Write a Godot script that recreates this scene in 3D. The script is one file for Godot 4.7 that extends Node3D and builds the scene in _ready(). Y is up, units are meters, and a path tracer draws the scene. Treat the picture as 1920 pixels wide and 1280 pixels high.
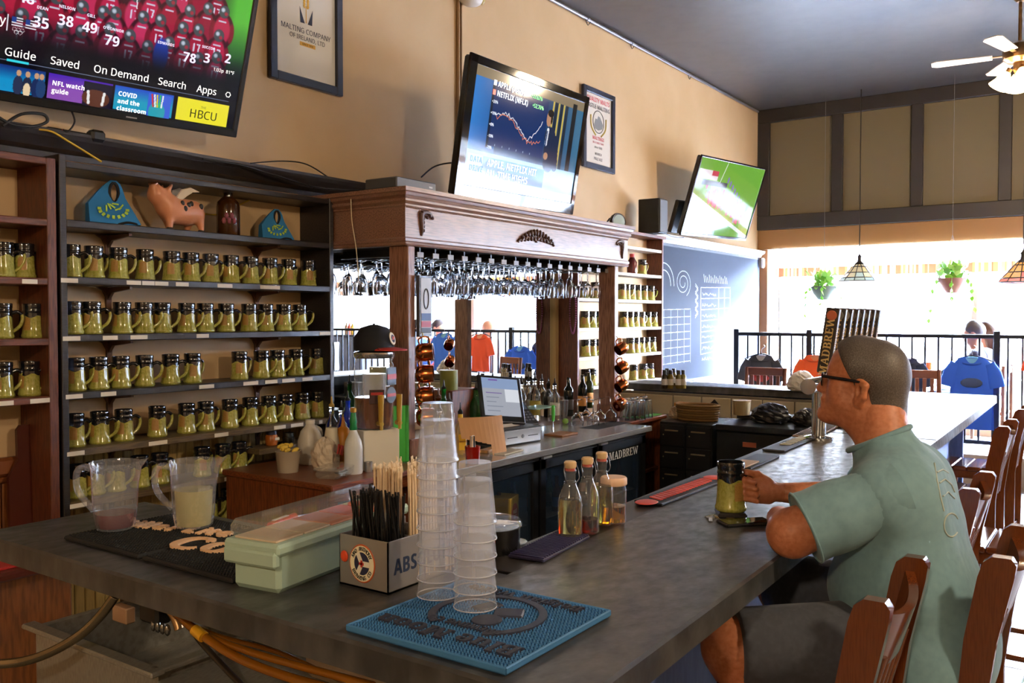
extends Node3D
# A brewpub: back bar with mug shelves along one wall, an L-shaped slate bar, a window wall at the far end.
# x runs along the back-bar wall towards the windows, z from that wall into the room, metres.

const EYE := Vector3(0, 1.67, 0)
const FOCAL := 1680.0      # in pixels of the 1920x1280 frame
const HORIZON := 594.0
const VANISH := 2130.0     # where lines along x meet
const BAR := 1.07          # bar top
const WZ := -4.05          # face of the back-bar wall
const FX := 11.5           # face of the window wall
const ROOF := 4.33

var c_fw: Vector3
var c_right: Vector3
var c_up: Vector3
var rng := RandomNumberGenerator.new()
var taken := {}
var mats := {}

func _ready() -> void:
	rng.seed = 7
	setup_camera()
	setup_light()
	build_room()
	build_window_side()
	build_wall_things()
	build_mug_racks()
	build_back_bar()
	build_counters()
	build_counter_things()
	build_far_corner()
	build_bar()
	build_bar_things()
	build_under_bar()
	build_chairs()
	build_people()

func setup_camera() -> void:
	var pitch := atan((640.0 - HORIZON) / FOCAL)
	var a := atan((VANISH - 960.0) / FOCAL * cos(pitch))
	var level := Vector3(cos(a), 0, -sin(a))
	c_right = Vector3(sin(a), 0, cos(a))
	c_fw = level * cos(pitch) + Vector3(0, -sin(pitch), 0)
	c_up = c_right.cross(c_fw)
	var cam := Camera3D.new()
	cam.name = "camera"
	cam.fov = rad_to_deg(2.0 * atan(640.0 / FOCAL))
	cam.near = 0.05
	cam.far = 200.0
	cam.transform = Transform3D(Basis(c_right, c_up, -c_fw), EYE)
	add_child(cam)
	cam.current = true

func setup_light() -> void:
	var we := WorldEnvironment.new()
	we.name = "world_environment"
	var e := Environment.new()
	e.background_mode = Environment.BG_SKY
	var sm := ProceduralSkyMaterial.new()
	sm.sky_top_color = Color(0.66, 0.77, 0.96)
	sm.sky_horizon_color = Color(0.92, 0.95, 1.0)
	sm.sky_curve = 0.25
	sm.ground_bottom_color = Color(0.5, 0.5, 0.5)
	sm.ground_horizon_color = Color(0.85, 0.87, 0.9)
	sm.sky_energy_multiplier = 19.0
	sm.ground_energy_multiplier = 11.0
	var sky := Sky.new()
	sky.sky_material = sm
	e.sky = sky
	e.tonemap_mode = Environment.TONE_MAPPER_LINEAR
	e.tonemap_exposure = 1.15
	e.sdfgi_enabled = true
	e.ssao_enabled = true
	e.ssil_enabled = true
	we.environment = e
	add_child(we)
	var sun := DirectionalLight3D.new()     # high behind the building: lights the street, not the room
	sun.name = "sun"
	sun.light_energy = 7.0
	sun.light_color = Color(1.0, 0.96, 0.9)
	sun.shadow_enabled = true
	sun.light_angular_distance = 0.5
	sun.transform = Transform3D(Basis.looking_at(Vector3(0.5, -1.0, 0.25)), Vector3(0, 8, 0))
	add_child(sun)

# ---- pixels of the photograph to points on a known plane
func ray(x: float, y: float) -> Vector3:
	return c_fw + c_right * ((x - 960.0) / FOCAL) - c_up * ((y - 640.0) / FOCAL)
func oy(x: float, y: float, h: float = BAR) -> Vector3:
	var d := ray(x, y)
	return EYE + d * ((h - EYE.y) / d.y)
func oz(x: float, y: float, z: float) -> Vector3:
	var d := ray(x, y)
	return EYE + d * (z / d.z)
func ox(x: float, y: float, wx: float) -> Vector3:
	var d := ray(x, y)
	return EYE + d * (wx / d.x)

# ---- naming
func numbered(n: String) -> String:
	if not taken.has(n):
		taken[n] = 0
		return n
	taken[n] += 1
	return "%s_%03d" % [n, taken[n]]
func thing(n: String, label: String, cat: String, at := Vector3.ZERO, turn := 0.0, group := "") -> Node3D:
	var o := Node3D.new()
	o.name = numbered(n)
	add_child(o)
	o.position = at
	o.rotation.y = turn
	tag(o, label, cat, group)
	return o
func tag(o: Node, label: String, cat: String, group := "") -> void:
	o.set_meta("label", label)
	o.set_meta("category", cat)
	if group != "":
		o.set_meta("group", group)
func part(n: String, m: Mesh, mt: Material, parent: Node, at := Vector3.ZERO) -> MeshInstance3D:
	var o := MeshInstance3D.new()
	o.name = n
	o.mesh = m
	o.material_override = mt
	o.position = at
	parent.add_child(o, true)
	return o
func one(n: String, label: String, cat: String, m: Mesh, mt: Material, at := Vector3.ZERO, turn := 0.0, group := "") -> MeshInstance3D:
	var o := MeshInstance3D.new()
	o.name = numbered(n)
	o.mesh = m
	o.material_override = mt
	add_child(o)
	o.position = at
	o.rotation.y = turn
	tag(o, label, cat, group)
	return o
func struct(n: String, m: Mesh, mt: Material, at := Vector3.ZERO) -> MeshInstance3D:
	var o := part(numbered(n), m, mt, self, at)
	o.set_meta("kind", "structure")
	return o
func dup(src: Node3D, at: Vector3, turn := 0.0, label := "", group := "") -> Node3D:
	var r: Node3D = src.duplicate()
	var base := String(src.name)
	var cut := RegEx.create_from_string("_\\d{3}$").sub(base, "")
	r.name = numbered(cut)
	add_child(r)
	r.position = at
	r.rotation.y = turn
	if label != "":
		r.set_meta("label", label)
	if group != "":
		r.set_meta("group", group)
	return r

# ---- materials (colours are sRGB)
func mat(c: Color, rough := 0.6, metal := 0.0, spec := 0.5) -> StandardMaterial3D:
	var key := "%s %s %s %s" % [c, rough, metal, spec]
	if mats.has(key):
		return mats[key]
	var m := StandardMaterial3D.new()
	m.albedo_color = c
	m.roughness = rough
	m.metallic = metal
	m.metallic_specular = spec
	mats[key] = m
	return m
func hexm(h: String, rough := 0.6, metal := 0.0, spec := 0.5) -> StandardMaterial3D:
	return mat(Color(h), rough, metal, spec)
func glass(c: Color, alpha := 0.12, rough := 0.03) -> StandardMaterial3D:
	var key := "glass %s %s %s" % [c, alpha, rough]
	if mats.has(key):
		return mats[key]
	var m := StandardMaterial3D.new()
	m.transparency = BaseMaterial3D.TRANSPARENCY_ALPHA
	m.albedo_color = Color(c.r, c.g, c.b, alpha)
	m.roughness = rough
	m.cull_mode = BaseMaterial3D.CULL_DISABLED
	mats[key] = m
	return m
func glow(c: Color, energy := 1.0) -> StandardMaterial3D:
	var key := "glow %s %s" % [c, energy]
	if mats.has(key):
		return mats[key]
	var m := StandardMaterial3D.new()
	m.albedo_color = c
	m.emission_enabled = true
	m.emission = c
	m.emission_energy_multiplier = energy
	m.roughness = 0.4
	mats[key] = m
	return m
func noise_tex(seed_n: int, freq: float, cols: Array, offs: Array, size := 512, octaves := 4, warp := 0.0) -> NoiseTexture2D:
	var n := FastNoiseLite.new()
	n.seed = seed_n
	n.noise_type = FastNoiseLite.TYPE_SIMPLEX_SMOOTH
	n.frequency = freq
	n.fractal_octaves = octaves
	if warp > 0.0:
		n.domain_warp_enabled = true
		n.domain_warp_amplitude = warp
		n.domain_warp_frequency = 0.01
	var g := Gradient.new()
	g.offsets = PackedFloat32Array(offs)
	g.colors = PackedColorArray(cols)
	var t := NoiseTexture2D.new()
	t.width = size
	t.height = size
	t.seamless = true
	t.noise = n
	t.color_ramp = g
	return t
func grain(name_: String, dark: Color, light: Color, scale: Vector3, rough := 0.45, freq := 0.02, seed_n := 3, world := false) -> StandardMaterial3D:
	if mats.has(name_):
		return mats[name_]
	var m := StandardMaterial3D.new()
	m.albedo_texture = noise_tex(seed_n, freq, [dark, dark.lerp(light, 0.65), light], [0.25, 0.5, 0.8])
	m.uv1_triplanar = true
	m.uv1_world_triplanar = world
	m.uv1_scale = scale
	m.roughness = rough
	mats[name_] = m
	return m
func crystal(c := Color(0.97, 0.98, 1.0)) -> StandardMaterial3D:
	var key := "crystal %s" % c
	if mats.has(key):
		return mats[key]
	var m := StandardMaterial3D.new()
	mats[key] = m
	m.albedo_color = Color(c.r, c.g, c.b, 0.0)
	m.refraction_enabled = true
	m.refraction_scale = 0.045
	m.roughness = 0.0
	return m

# ---- mesh builder; faces run clockwise seen from outside
class MB:
	var st := SurfaceTool.new()
	var sg := 0
	func _init() -> void:
		st.begin(Mesh.PRIMITIVE_TRIANGLES)
	func tri(a: Vector3, b: Vector3, c: Vector3, g := -1) -> void:
		st.set_smooth_group(g)
		st.add_vertex(a)
		st.add_vertex(b)
		st.add_vertex(c)
	func quad(a: Vector3, b: Vector3, c: Vector3, d: Vector3, g := -1) -> void:
		tri(a, b, c, g)
		tri(a, c, d, g)
	func face(p: Array, out: Vector3, g := -1) -> void:
		var n: Vector3 = (p[2] - p[0]).cross(p[1] - p[0])
		if n.dot(out) < 0.0:
			p = p.duplicate()
			p.reverse()
		for i in range(1, p.size() - 1):
			tri(p[0], p[i], p[i + 1], g)
	func box(c: Vector3, s: Vector3, ch := 0.0, b := Basis.IDENTITY) -> MB:
		var h := s * 0.5
		var k := minf(ch, minf(h.x, minf(h.y, h.z)) * 0.9)
		var ax := [Vector3.RIGHT, Vector3.UP, Vector3.BACK]
		for i in 3:
			var j := (i + 1) % 3
			var l := (i + 2) % 3
			for sn in [-1.0, 1.0]:
				var p := []
				for q in [[-1, -1], [1, -1], [1, 1], [-1, 1]]:
					p.append(c + b * (ax[i] * h[i] * sn + ax[j] * (h[j] - k) * q[0] + ax[l] * (h[l] - k) * q[1]))
				face(p, b * (ax[i] * sn))
				if k > 0.0:
					for sj in [-1.0, 1.0]:
						var e := []
						for q in [-1.0, 1.0]:
							e.append(c + b * (ax[i] * h[i] * sn + ax[j] * (h[j] - k) * sj + ax[l] * (h[l] - k) * q))
						for q in [1.0, -1.0]:
							e.append(c + b * (ax[i] * (h[i] - k) * sn + ax[j] * h[j] * sj + ax[l] * (h[l] - k) * q))
						face(e, b * (ax[i] * sn + ax[j] * sj))
		if k > 0.0:
			for sx in [-1.0, 1.0]:
				for sy in [-1.0, 1.0]:
					for sz in [-1.0, 1.0]:
						var u := Vector3(sx, sy, sz)
						face([c + b * (u * Vector3(h.x, h.y - k, h.z - k)), c + b * (u * Vector3(h.x - k, h.y, h.z - k)), c + b * (u * Vector3(h.x - k, h.y - k, h.z))], b * u)
		return self
	func lathe(prof: Array, seg := 24, xf := Transform3D.IDENTITY, sharp := 0.75) -> MB:
		sg += 1
		for i in prof.size() - 1:
			if i > 0:
				var d0: Vector2 = (prof[i] - prof[i - 1]).normalized()
				var d1: Vector2 = (prof[i + 1] - prof[i]).normalized()
				if d0.dot(d1) < sharp:
					sg += 1
			for j in seg:
				var t0 := TAU * j / seg
				var t1 := TAU * (j + 1) / seg
				var a: Vector3 = xf * Vector3(prof[i].x * cos(t0), prof[i].y, prof[i].x * sin(t0))
				var b: Vector3 = xf * Vector3(prof[i].x * cos(t1), prof[i].y, prof[i].x * sin(t1))
				var c: Vector3 = xf * Vector3(prof[i + 1].x * cos(t1), prof[i + 1].y, prof[i + 1].x * sin(t1))
				var d: Vector3 = xf * Vector3(prof[i + 1].x * cos(t0), prof[i + 1].y, prof[i + 1].x * sin(t0))
				if prof[i].x < 1e-5:
					tri(a, c, d, sg)
				elif prof[i + 1].x < 1e-5:
					tri(a, b, c, sg)
				else:
					quad(a, b, c, d, sg)
		return self
	func tube(pts: Array, r, sides := 8, closed := false) -> MB:
		sg += 1
		var n := pts.size()
		var rings := []
		var nrm := Vector3.ZERO
		for i in n:
			var d: Vector3
			if closed:
				d = pts[(i + 1) % n] - pts[(i - 1 + n) % n]
			else:
				d = pts[mini(i + 1, n - 1)] - pts[maxi(i - 1, 0)]
			d = d.normalized()
			if nrm == Vector3.ZERO:
				nrm = d.cross(Vector3.UP if absf(d.y) < 0.9 else Vector3.RIGHT).normalized()
			else:
				nrm = (nrm - d * nrm.dot(d)).normalized()
			var bn := d.cross(nrm)
			var rr: float = r[i] if r is Array else r
			var ring := []
			for j in sides:
				var t := TAU * j / sides
				ring.append(pts[i] + (nrm * cos(t) + bn * sin(t)) * rr)
			rings.append(ring)
		var last := n if closed else n - 1
		for i in last:
			var p: Array = rings[i]
			var q: Array = rings[(i + 1) % n]
			for j in sides:
				var k := (j + 1) % sides
				quad(p[j], q[j], q[k], p[k], sg)
		if not closed:
			var c0: Array = rings[0].duplicate()
			face(c0, pts[0] - pts[1])
			face(rings[n - 1].duplicate(), pts[n - 1] - pts[n - 2])
		return self
	func extrude(poly: PackedVector2Array, depth: float, xf := Transform3D.IDENTITY) -> MB:
		# polygon in x, y; runs from z = 0 to z = depth
		var idx := Geometry2D.triangulate_polygon(poly)
		var zb: Vector3 = xf.basis.z
		for i in range(0, idx.size(), 3):
			var t := [poly[idx[i]], poly[idx[i + 1]], poly[idx[i + 2]]]
			face([xf * Vector3(t[0].x, t[0].y, depth), xf * Vector3(t[1].x, t[1].y, depth), xf * Vector3(t[2].x, t[2].y, depth)], zb * signf(depth))
			face([xf * Vector3(t[0].x, t[0].y, 0), xf * Vector3(t[1].x, t[1].y, 0), xf * Vector3(t[2].x, t[2].y, 0)], -zb * signf(depth))
		var cw := Geometry2D.is_polygon_clockwise(poly)
		for i in poly.size():
			var a := poly[i]
			var b := poly[(i + 1) % poly.size()]
			var nn := Vector2(b.y - a.y, a.x - b.x) * (-1.0 if cw else 1.0)
			face([xf * Vector3(a.x, a.y, 0), xf * Vector3(b.x, b.y, 0), xf * Vector3(b.x, b.y, depth), xf * Vector3(a.x, a.y, depth)], xf.basis * Vector3(nn.x, nn.y, 0))
		return self
	func ball(c: Vector3, r: Vector3, seg := 12, b := Basis.IDENTITY) -> MB:
		var prof := []
		var k := maxi(4, seg / 2)
		for i in k + 1:
			var t := -PI / 2 + PI * i / k
			prof.append(Vector2(maxf(cos(t), 0.0), sin(t)))
		prof[0].x = 0.0
		prof[k].x = 0.0
		return lathe(prof, seg, Transform3D(b * Basis.from_scale(r), c), -2.0)
	func done() -> ArrayMesh:
		st.generate_normals()
		st.index()
		return st.commit()

func boxm(s: Vector3, ch := 0.004, c := Vector3.ZERO) -> ArrayMesh:
	return MB.new().box(c, s, ch).done()
func between(a: Vector3, b: Vector3, ch := 0.004) -> ArrayMesh:
	return MB.new().box((a + b) * 0.5, (b - a).abs(), ch).done()
func lathem(prof: Array, seg := 24) -> ArrayMesh:
	return MB.new().lathe(prof, seg).done()
func tubem(pts: Array, r, sides := 8, closed := false) -> ArrayMesh:
	return MB.new().tube(pts, r, sides, closed).done()
func curve(pts: Array, per := 6) -> Array:
	# Catmull-Rom through the points
	var out := []
	for i in pts.size() - 1:
		var p0: Vector3 = pts[maxi(i - 1, 0)]
		var p1: Vector3 = pts[i]
		var p2: Vector3 = pts[i + 1]
		var p3: Vector3 = pts[mini(i + 2, pts.size() - 1)]
		for k in per:
			out.append(p1.cubic_interpolate(p2, p0, p3, float(k) / per))
	out.append(pts[-1])
	return out
func V(x: float, y: float) -> Vector2:
	return Vector2(x, y)
const NTH := ["first", "second", "third", "fourth", "fifth", "sixth", "seventh", "eighth", "ninth", "tenth", "eleventh", "twelfth"]
func words(s: String, em: float, mt: Material, parent: Node, at: Vector3, b := Basis.IDENTITY, style := "", depth := 0.001) -> MeshInstance3D:
	var f := SystemFont.new()
	f.font_names = PackedStringArray(["Droid Serif" if style.contains("serif") else "Droid Sans"])
	if style.contains("bold"):
		f.font_weight = 700
	var t := TextMesh.new()
	t.text = s
	t.font = f
	t.font_size = 48
	t.pixel_size = em / 48.0
	t.depth = depth
	t.curve_step = 2.0
	if style.contains("left"):
		t.horizontal_alignment = HORIZONTAL_ALIGNMENT_LEFT
	elif style.contains("right"):
		t.horizontal_alignment = HORIZONTAL_ALIGNMENT_RIGHT
	var o := part("lettering", t, mt, parent, at)
	o.transform = Transform3D(b, at)
	return o

# ================= the room =================
func wall_paint() -> StandardMaterial3D:
	if mats.has("wallpaint"):
		return mats["wallpaint"]
	var m := StandardMaterial3D.new()
	m.albedo_texture = noise_tex(11, 0.006, [Color("c8a97e"), Color("cbac82"), Color("ceb086")], [0.2, 0.5, 0.85])
	m.uv1_triplanar = true
	m.uv1_world_triplanar = true
	m.uv1_scale = Vector3(0.5, 0.5, 0.5)
	m.roughness = 0.6
	mats["wallpaint"] = m
	return m

func build_room() -> void:
	var paint := wall_paint()
	struct("wall_left", between(Vector3(-4.2, -0.1, WZ - 0.2), Vector3(FX + 0.2, ROOF, WZ), 0.0), paint)
	struct("wall_right", between(Vector3(-4.2, -0.1, 5.0), Vector3(FX + 0.2, ROOF, 5.2), 0.0), paint)
	struct("wall_back", between(Vector3(-4.2, -0.1, WZ), Vector3(-4.0, ROOF, 5.0), 0.0), paint)
	var ceil_m := grain("ceiling", Color("3f3c3a"), Color("454240"), Vector3(0.8, 0.8, 0.8), 0.42, 0.01, 5, true)
	struct("ceiling", between(Vector3(-4.2, ROOF, WZ - 0.2), Vector3(FX + 0.2, ROOF + 0.2, 5.2), 0.0), ceil_m)
	# floor: grout bed with square tiles where they can be told apart
	var fl := struct("floor", between(Vector3(-4.2, -0.1, WZ - 0.2), Vector3(FX + 0.2, 0.0, 5.2), 0.0), hexm("77736c", 0.6))
	var tile := boxm(Vector3(0.394, 0.012, 0.394), 0.003)
	var tile_mats := [grain("tile_a", Color("8f8578"), Color("a59a8c"), Vector3(2, 2, 2), 0.35, 0.02, 21), grain("tile_b", Color("988d80"), Color("aca293"), Vector3(2, 2, 2), 0.35, 0.02, 22)]
	for i in 20:
		for k in 9:
			part("tile", tile, tile_mats[(i * 7 + k * 3) % 5 % 2], fl, Vector3(1.4 + i * 0.4, 0.004, -0.6 + k * 0.4))
	# window wall: posts, sill and header round one wide opening
	var far := MB.new()
	far.box(Vector3(FX + 0.1, 0.2, 0.475), Vector3(0.2, 0.6, 9.05))
	far.box(Vector3(FX + 0.1, 3.445, 0.475), Vector3(0.2, 1.77, 9.05))
	far.box(Vector3(FX + 0.1, 1.53, -3.99), Vector3(0.2, 2.06, 0.12))
	far.box(Vector3(FX + 0.1, 1.53, 4.85), Vector3(0.2, 2.06, 0.3))
	struct("wall_far", far.done(), paint)
	var beam := hexm("8a6236", 0.55)
	struct("trim_1", between(Vector3(FX - 0.1, 2.54, WZ), Vector3(FX, 2.79, 5.0), 0.005), beam)
	# dark framed panels over the window
	var dark := hexm("231b15", 0.55)
	var olive := hexm("655a40", 0.65)
	var tr := struct("trim_2", between(Vector3(FX - 0.06, 2.79, WZ), Vector3(FX, ROOF, 5.0), 0.0), dark)
	var rails := MB.new()
	rails.box(Vector3(FX - 0.09, 2.88, 0.475), Vector3(0.08, 0.18, 9.05), 0.006)
	rails.box(Vector3(FX - 0.09, 4.245, 0.475), Vector3(0.08, 0.17, 9.05), 0.006)
	part("rail", rails.done(), dark, tr)
	var edges := []
	for p in [[1445, 1563], [1582, 1710], [1732, 1868]]:
		edges.append([ox(p[0], 320, FX - 0.06).z, ox(p[1], 320, FX - 0.06).z])
	var pitch: float = (edges[2][0] - edges[0][0]) / 2.0
	var wide: float = edges[1][1] - edges[1][0]
	part("stile", between(Vector3(FX - 0.13, 2.97, WZ), Vector3(FX - 0.05, 4.16, edges[0][0]), 0.005), dark, tr)
	var k := 0
	while edges[0][0] + k * pitch < 4.2:
		var z0: float = edges[0][0] + k * pitch
		part("panel", between(Vector3(FX - 0.075, 2.95, z0 - 0.01), Vector3(FX - 0.06, 4.18, z0 + wide + 0.01), 0.0), olive, tr)
		part("stile", between(Vector3(FX - 0.13, 2.97, z0 + wide), Vector3(FX - 0.05, 4.16, minf(z0 + pitch, 4.99)), 0.005), dark, tr)
		k += 1
	# panes and mullions
	var cuts := [-3.93, ox(1464, 560, FX + 0.1).z, ox(1831, 560, FX + 0.1).z]
	var step: float = cuts[2] - cuts[1]
	cuts.append(cuts[2] + step)
	cuts.append(4.7)
	var alu := hexm("b9b2a8", 0.4)
	for i in cuts.size() - 1:
		var w := struct("window_%d" % (i + 1), between(Vector3(FX + 0.09, 0.53, cuts[i] + 0.02), Vector3(FX + 0.1, 2.53, cuts[i + 1] - 0.02), 0.0), glass(Color(0.95, 1, 1), 0.05, 0.0))
		var wide_m := 0.05 if i > 0 else 0.02
		part("frame", between(Vector3(FX + 0.05, 0.5, cuts[i + 1] - wide_m), Vector3(FX + 0.14, 2.56, cuts[i + 1] + wide_m * 0.4), 0.004), alu, w)
		part("sill", between(Vector3(FX + 0.03, 0.5, cuts[i]), Vector3(FX + 0.15, 0.54, cuts[i + 1]), 0.004), alu, w)
	struct("trim_3", between(Vector3(FX - 0.05, 0.3, -4.04), Vector3(FX + 0.0, 2.54, -3.93), 0.004), hexm("8a5f3a", 0.5))
	# raised floor by the window
	struct("floor_platform", between(Vector3(9.92, 0.0, WZ), Vector3(FX, 0.3, 5.0), 0.004), hexm("a49a8e", 0.45))
	# street
	struct("sidewalk_outside", between(Vector3(FX + 0.2, -0.4, -14), Vector3(60, -0.1, 26), 0.0), hexm("c9c7c1", 0.8))
	var house := one("building", "pale storefront building across the street beyond the windows", "building", between(Vector3(27, -0.1, -13), Vector3(31, 7.0, 24), 0.0), hexm("e6e2da", 0.8))
	for i in 7:
		part("window", between(Vector3(26.93, 0.8, -11.0 + i * 5.0), Vector3(27.0, 3.2, -8.0 + i * 5.0), 0.01), hexm("c2ccd4", 0.3), house)
	# wainscot below the shelves, board by board
	var wain := struct("trim_4", between(Vector3(-3.9, 0.98, WZ), Vector3(2.0, 1.06, WZ + 0.05), 0.012), hexm("7c4522", 0.4))
	part("rail_moulding", between(Vector3(-3.9, 0.95, WZ), Vector3(2.0, 0.978, WZ + 0.035), 0.008), hexm("7c4522", 0.4), wain)
	var bl := boxm(Vector3(0.074, 0.95, 0.02), 0.006)
	var bm := boxm(Vector3(0.047, 1.02, 0.014), 0.005)
	var brown := grain("wainscot_brown", Color("6b3a17"), Color("8a5023"), Vector3(6, 0.7, 6), 0.4, 0.02, 41)
	var tan_ := grain("wainscot_tan", Color("9c8550"), Color("b0975c"), Vector3(6, 0.7, 6), 0.5, 0.02, 42)
	for i in 14:
		part("board", bl, brown, wain, Vector3(0.95 + i * 0.077, 0.475, WZ + 0.011))
	for i in 32:
		part("board", bm, tan_, wain, Vector3(2.11 + i * 0.05, 0.53, WZ + 0.008))

func lamp_shade_fan(at: Vector3, label: String) -> void:
	var t := thing("ceiling_fan", label, "ceiling fan", at)
	var brass := hexm("8a6a45", 0.3, 0.9)
	var up := ROOF - at.y
	part("downrod", tubem([Vector3(0, 0.12, 0), Vector3(0, up, 0)], 0.014, 10), brass, t)
	part("canopy", lathem([V(0.0, up - 0.075), V(0.03, up - 0.07), V(0.07, up - 0.02), V(0.075, up), V(0, up)], 24), brass, t)
	part("motor_housing", lathem([V(0, -0.04), V(0.09, -0.04), V(0.125, -0.01), V(0.13, 0.05), V(0.11, 0.1), V(0.05, 0.13), V(0, 0.13)], 28), brass, t)
	part("light_hub", lathem([V(0, -0.14), V(0.035, -0.13), V(0.05, -0.1), V(0.045, -0.04), V(0, -0.04)], 20), brass, t)
	var wood := hexm("d9cdbf", 0.35)
	for i in 5:
		var b := Basis(Vector3.UP, TAU * i / 5.0 + 0.42)
		var tilt := Basis(Vector3.RIGHT, 0.1)
		var m := MB.new()
		m.extrude(PackedVector2Array([V(0.2, -0.05), V(0.62, -0.07), V(0.66, -0.045), V(0.66, 0.045), V(0.62, 0.07), V(0.2, 0.05)]), 0.008, Transform3D(b * tilt * Basis(Vector3.RIGHT, PI / 2), Vector3(0, 0.03, 0)))
		var bl := part("blade", m.done(), wood, t)
		part("blade_iron", MB.new().box(b * Vector3(0.16, 0.025, 0), Vector3(0.12, 0.008, 0.04), 0.003, b).done(), brass, bl)
	for i in 4:
		var b := Basis(Vector3.UP, TAU * i / 4.0 + 0.3)
		var o := b * Vector3(0.115, -0.16, 0)
		var lean := Transform3D(b * Basis(Vector3.BACK, 0.55), o)
		var sh := part("lamp_shade", MB.new().lathe([V(0.028, 0.05), V(0.045, 0.02), V(0.055, -0.03), V(0.08, -0.085), V(0.077, -0.085), V(0.05, -0.03), V(0.0, 0.04)], 18, lean).done(), glow(Color(1.0, 0.88, 0.68), 4.0), t)
		part("bulb_holder", MB.new().tube([lean * Vector3(0, 0.05, 0), lean * Vector3(0, 0.085, 0)], 0.022, 10).done(), brass, sh)
	var l := OmniLight3D.new()
	l.name = "fan_lamp"
	l.light_color = Color(1.0, 0.9, 0.76)
	l.light_energy = LAMP
	l.light_size = 0.12
	l.omni_range = 20.0
	l.omni_attenuation = 2.0
	l.shadow_enabled = true
	l.position = Vector3(0, -0.36, 0)
	t.add_child(l)

const LAMP := 4.6

func tshirt(n: String, label: String, c: Color, at: Vector3, neck: Color, w := 0.27, h := 0.7, print_c := "") -> void:
	var t := thing(n, label, "t-shirt", at, -PI / 2)
	var m := MB.new()
	var rows := 14
	var cols := 16
	for side in [1.0, -1.0]:
		var g := []
		for i in rows + 1:
			var v := float(i) / rows
			var y := -v * h
			var hw: float = w * (1.0 - 0.06 * sin(v * PI)) if v > 0.12 else w * lerpf(0.62, 1.0, v / 0.12)
			var row := []
			for j in cols + 1:
				var u := -1.0 + 2.0 * j / cols
				var dip: float = (0.085 if side > 0 else 0.02) * maxf(0.0, 1.0 - pow(u * w / 0.1, 2.0)) * maxf(0.0, 1.0 - v * 4.0)
				var z: float = side * (0.035 * (1.0 - u * u) + 0.008 * sin(u * 7.0 + v * 5.0) * v)
				row.append(Vector3(u * hw, y - dip + 0.04 * (1.0 - absf(u)) * maxf(0.0, 1.0 - v * 6.0), z))
			g.append(row)
		for i in rows:
			for j in cols:
				m.face([g[i][j], g[i][j + 1], g[i + 1][j + 1], g[i + 1][j]], Vector3(0, 0, side), 3)
	var body := part("shirt_body", m.done(), mat(c, 0.9), t)
	for s in [-1.0, 1.0]:
		var sl := MB.new()
		sl.tube([Vector3(s * w * 0.72, -0.05, 0), Vector3(s * (w - 0.01), -0.14, 0), Vector3(s * (w + 0.025), -0.28, 0)], [0.055, 0.07, 0.075], 12)
		var sp := part("sleeve", sl.done(), mat(c, 0.9), t)
		sp.scale = Vector3(1, 1, 0.4)
	var nk := []
	for i in 18:
		var a := TAU * i / 18.0
		nk.append(Vector3(cos(a) * 0.1, -0.02 - 0.055 * (0.5 + 0.5 * sin(a)) + 0.02, 0.036 * sin(a)))
	part("collar", tubem(nk, 0.009, 6, true), mat(c.darkened(0.15), 0.9), t)
	part("neck_lining", MB.new().ball(Vector3(0, -0.03, -0.02), Vector3(0.09, 0.05, 0.008), 12).done(), mat(neck, 0.9), body)
	part("hanger", tubem(curve([Vector3(-0.2, -0.03, 0), Vector3(0, 0.03, 0), Vector3(0.2, -0.03, 0)], 5) , 0.006, 6), hexm("20242c", 0.4), t)
	part("hanger_hook", tubem(curve([Vector3(0, 0.03, 0), Vector3(0, 0.08, 0), Vector3(0.03, 0.11, -0.02), Vector3(0.01, 0.13, -0.04)], 5), 0.003, 6), hexm("9a9a9a", 0.3, 0.8), t)
	if print_c != "":
		part("chest_print", MB.new().ball(Vector3(0, -0.24, 0.034), Vector3(0.1, 0.05, 0.012), 14).done(), hexm(print_c, 0.9), body)

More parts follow.
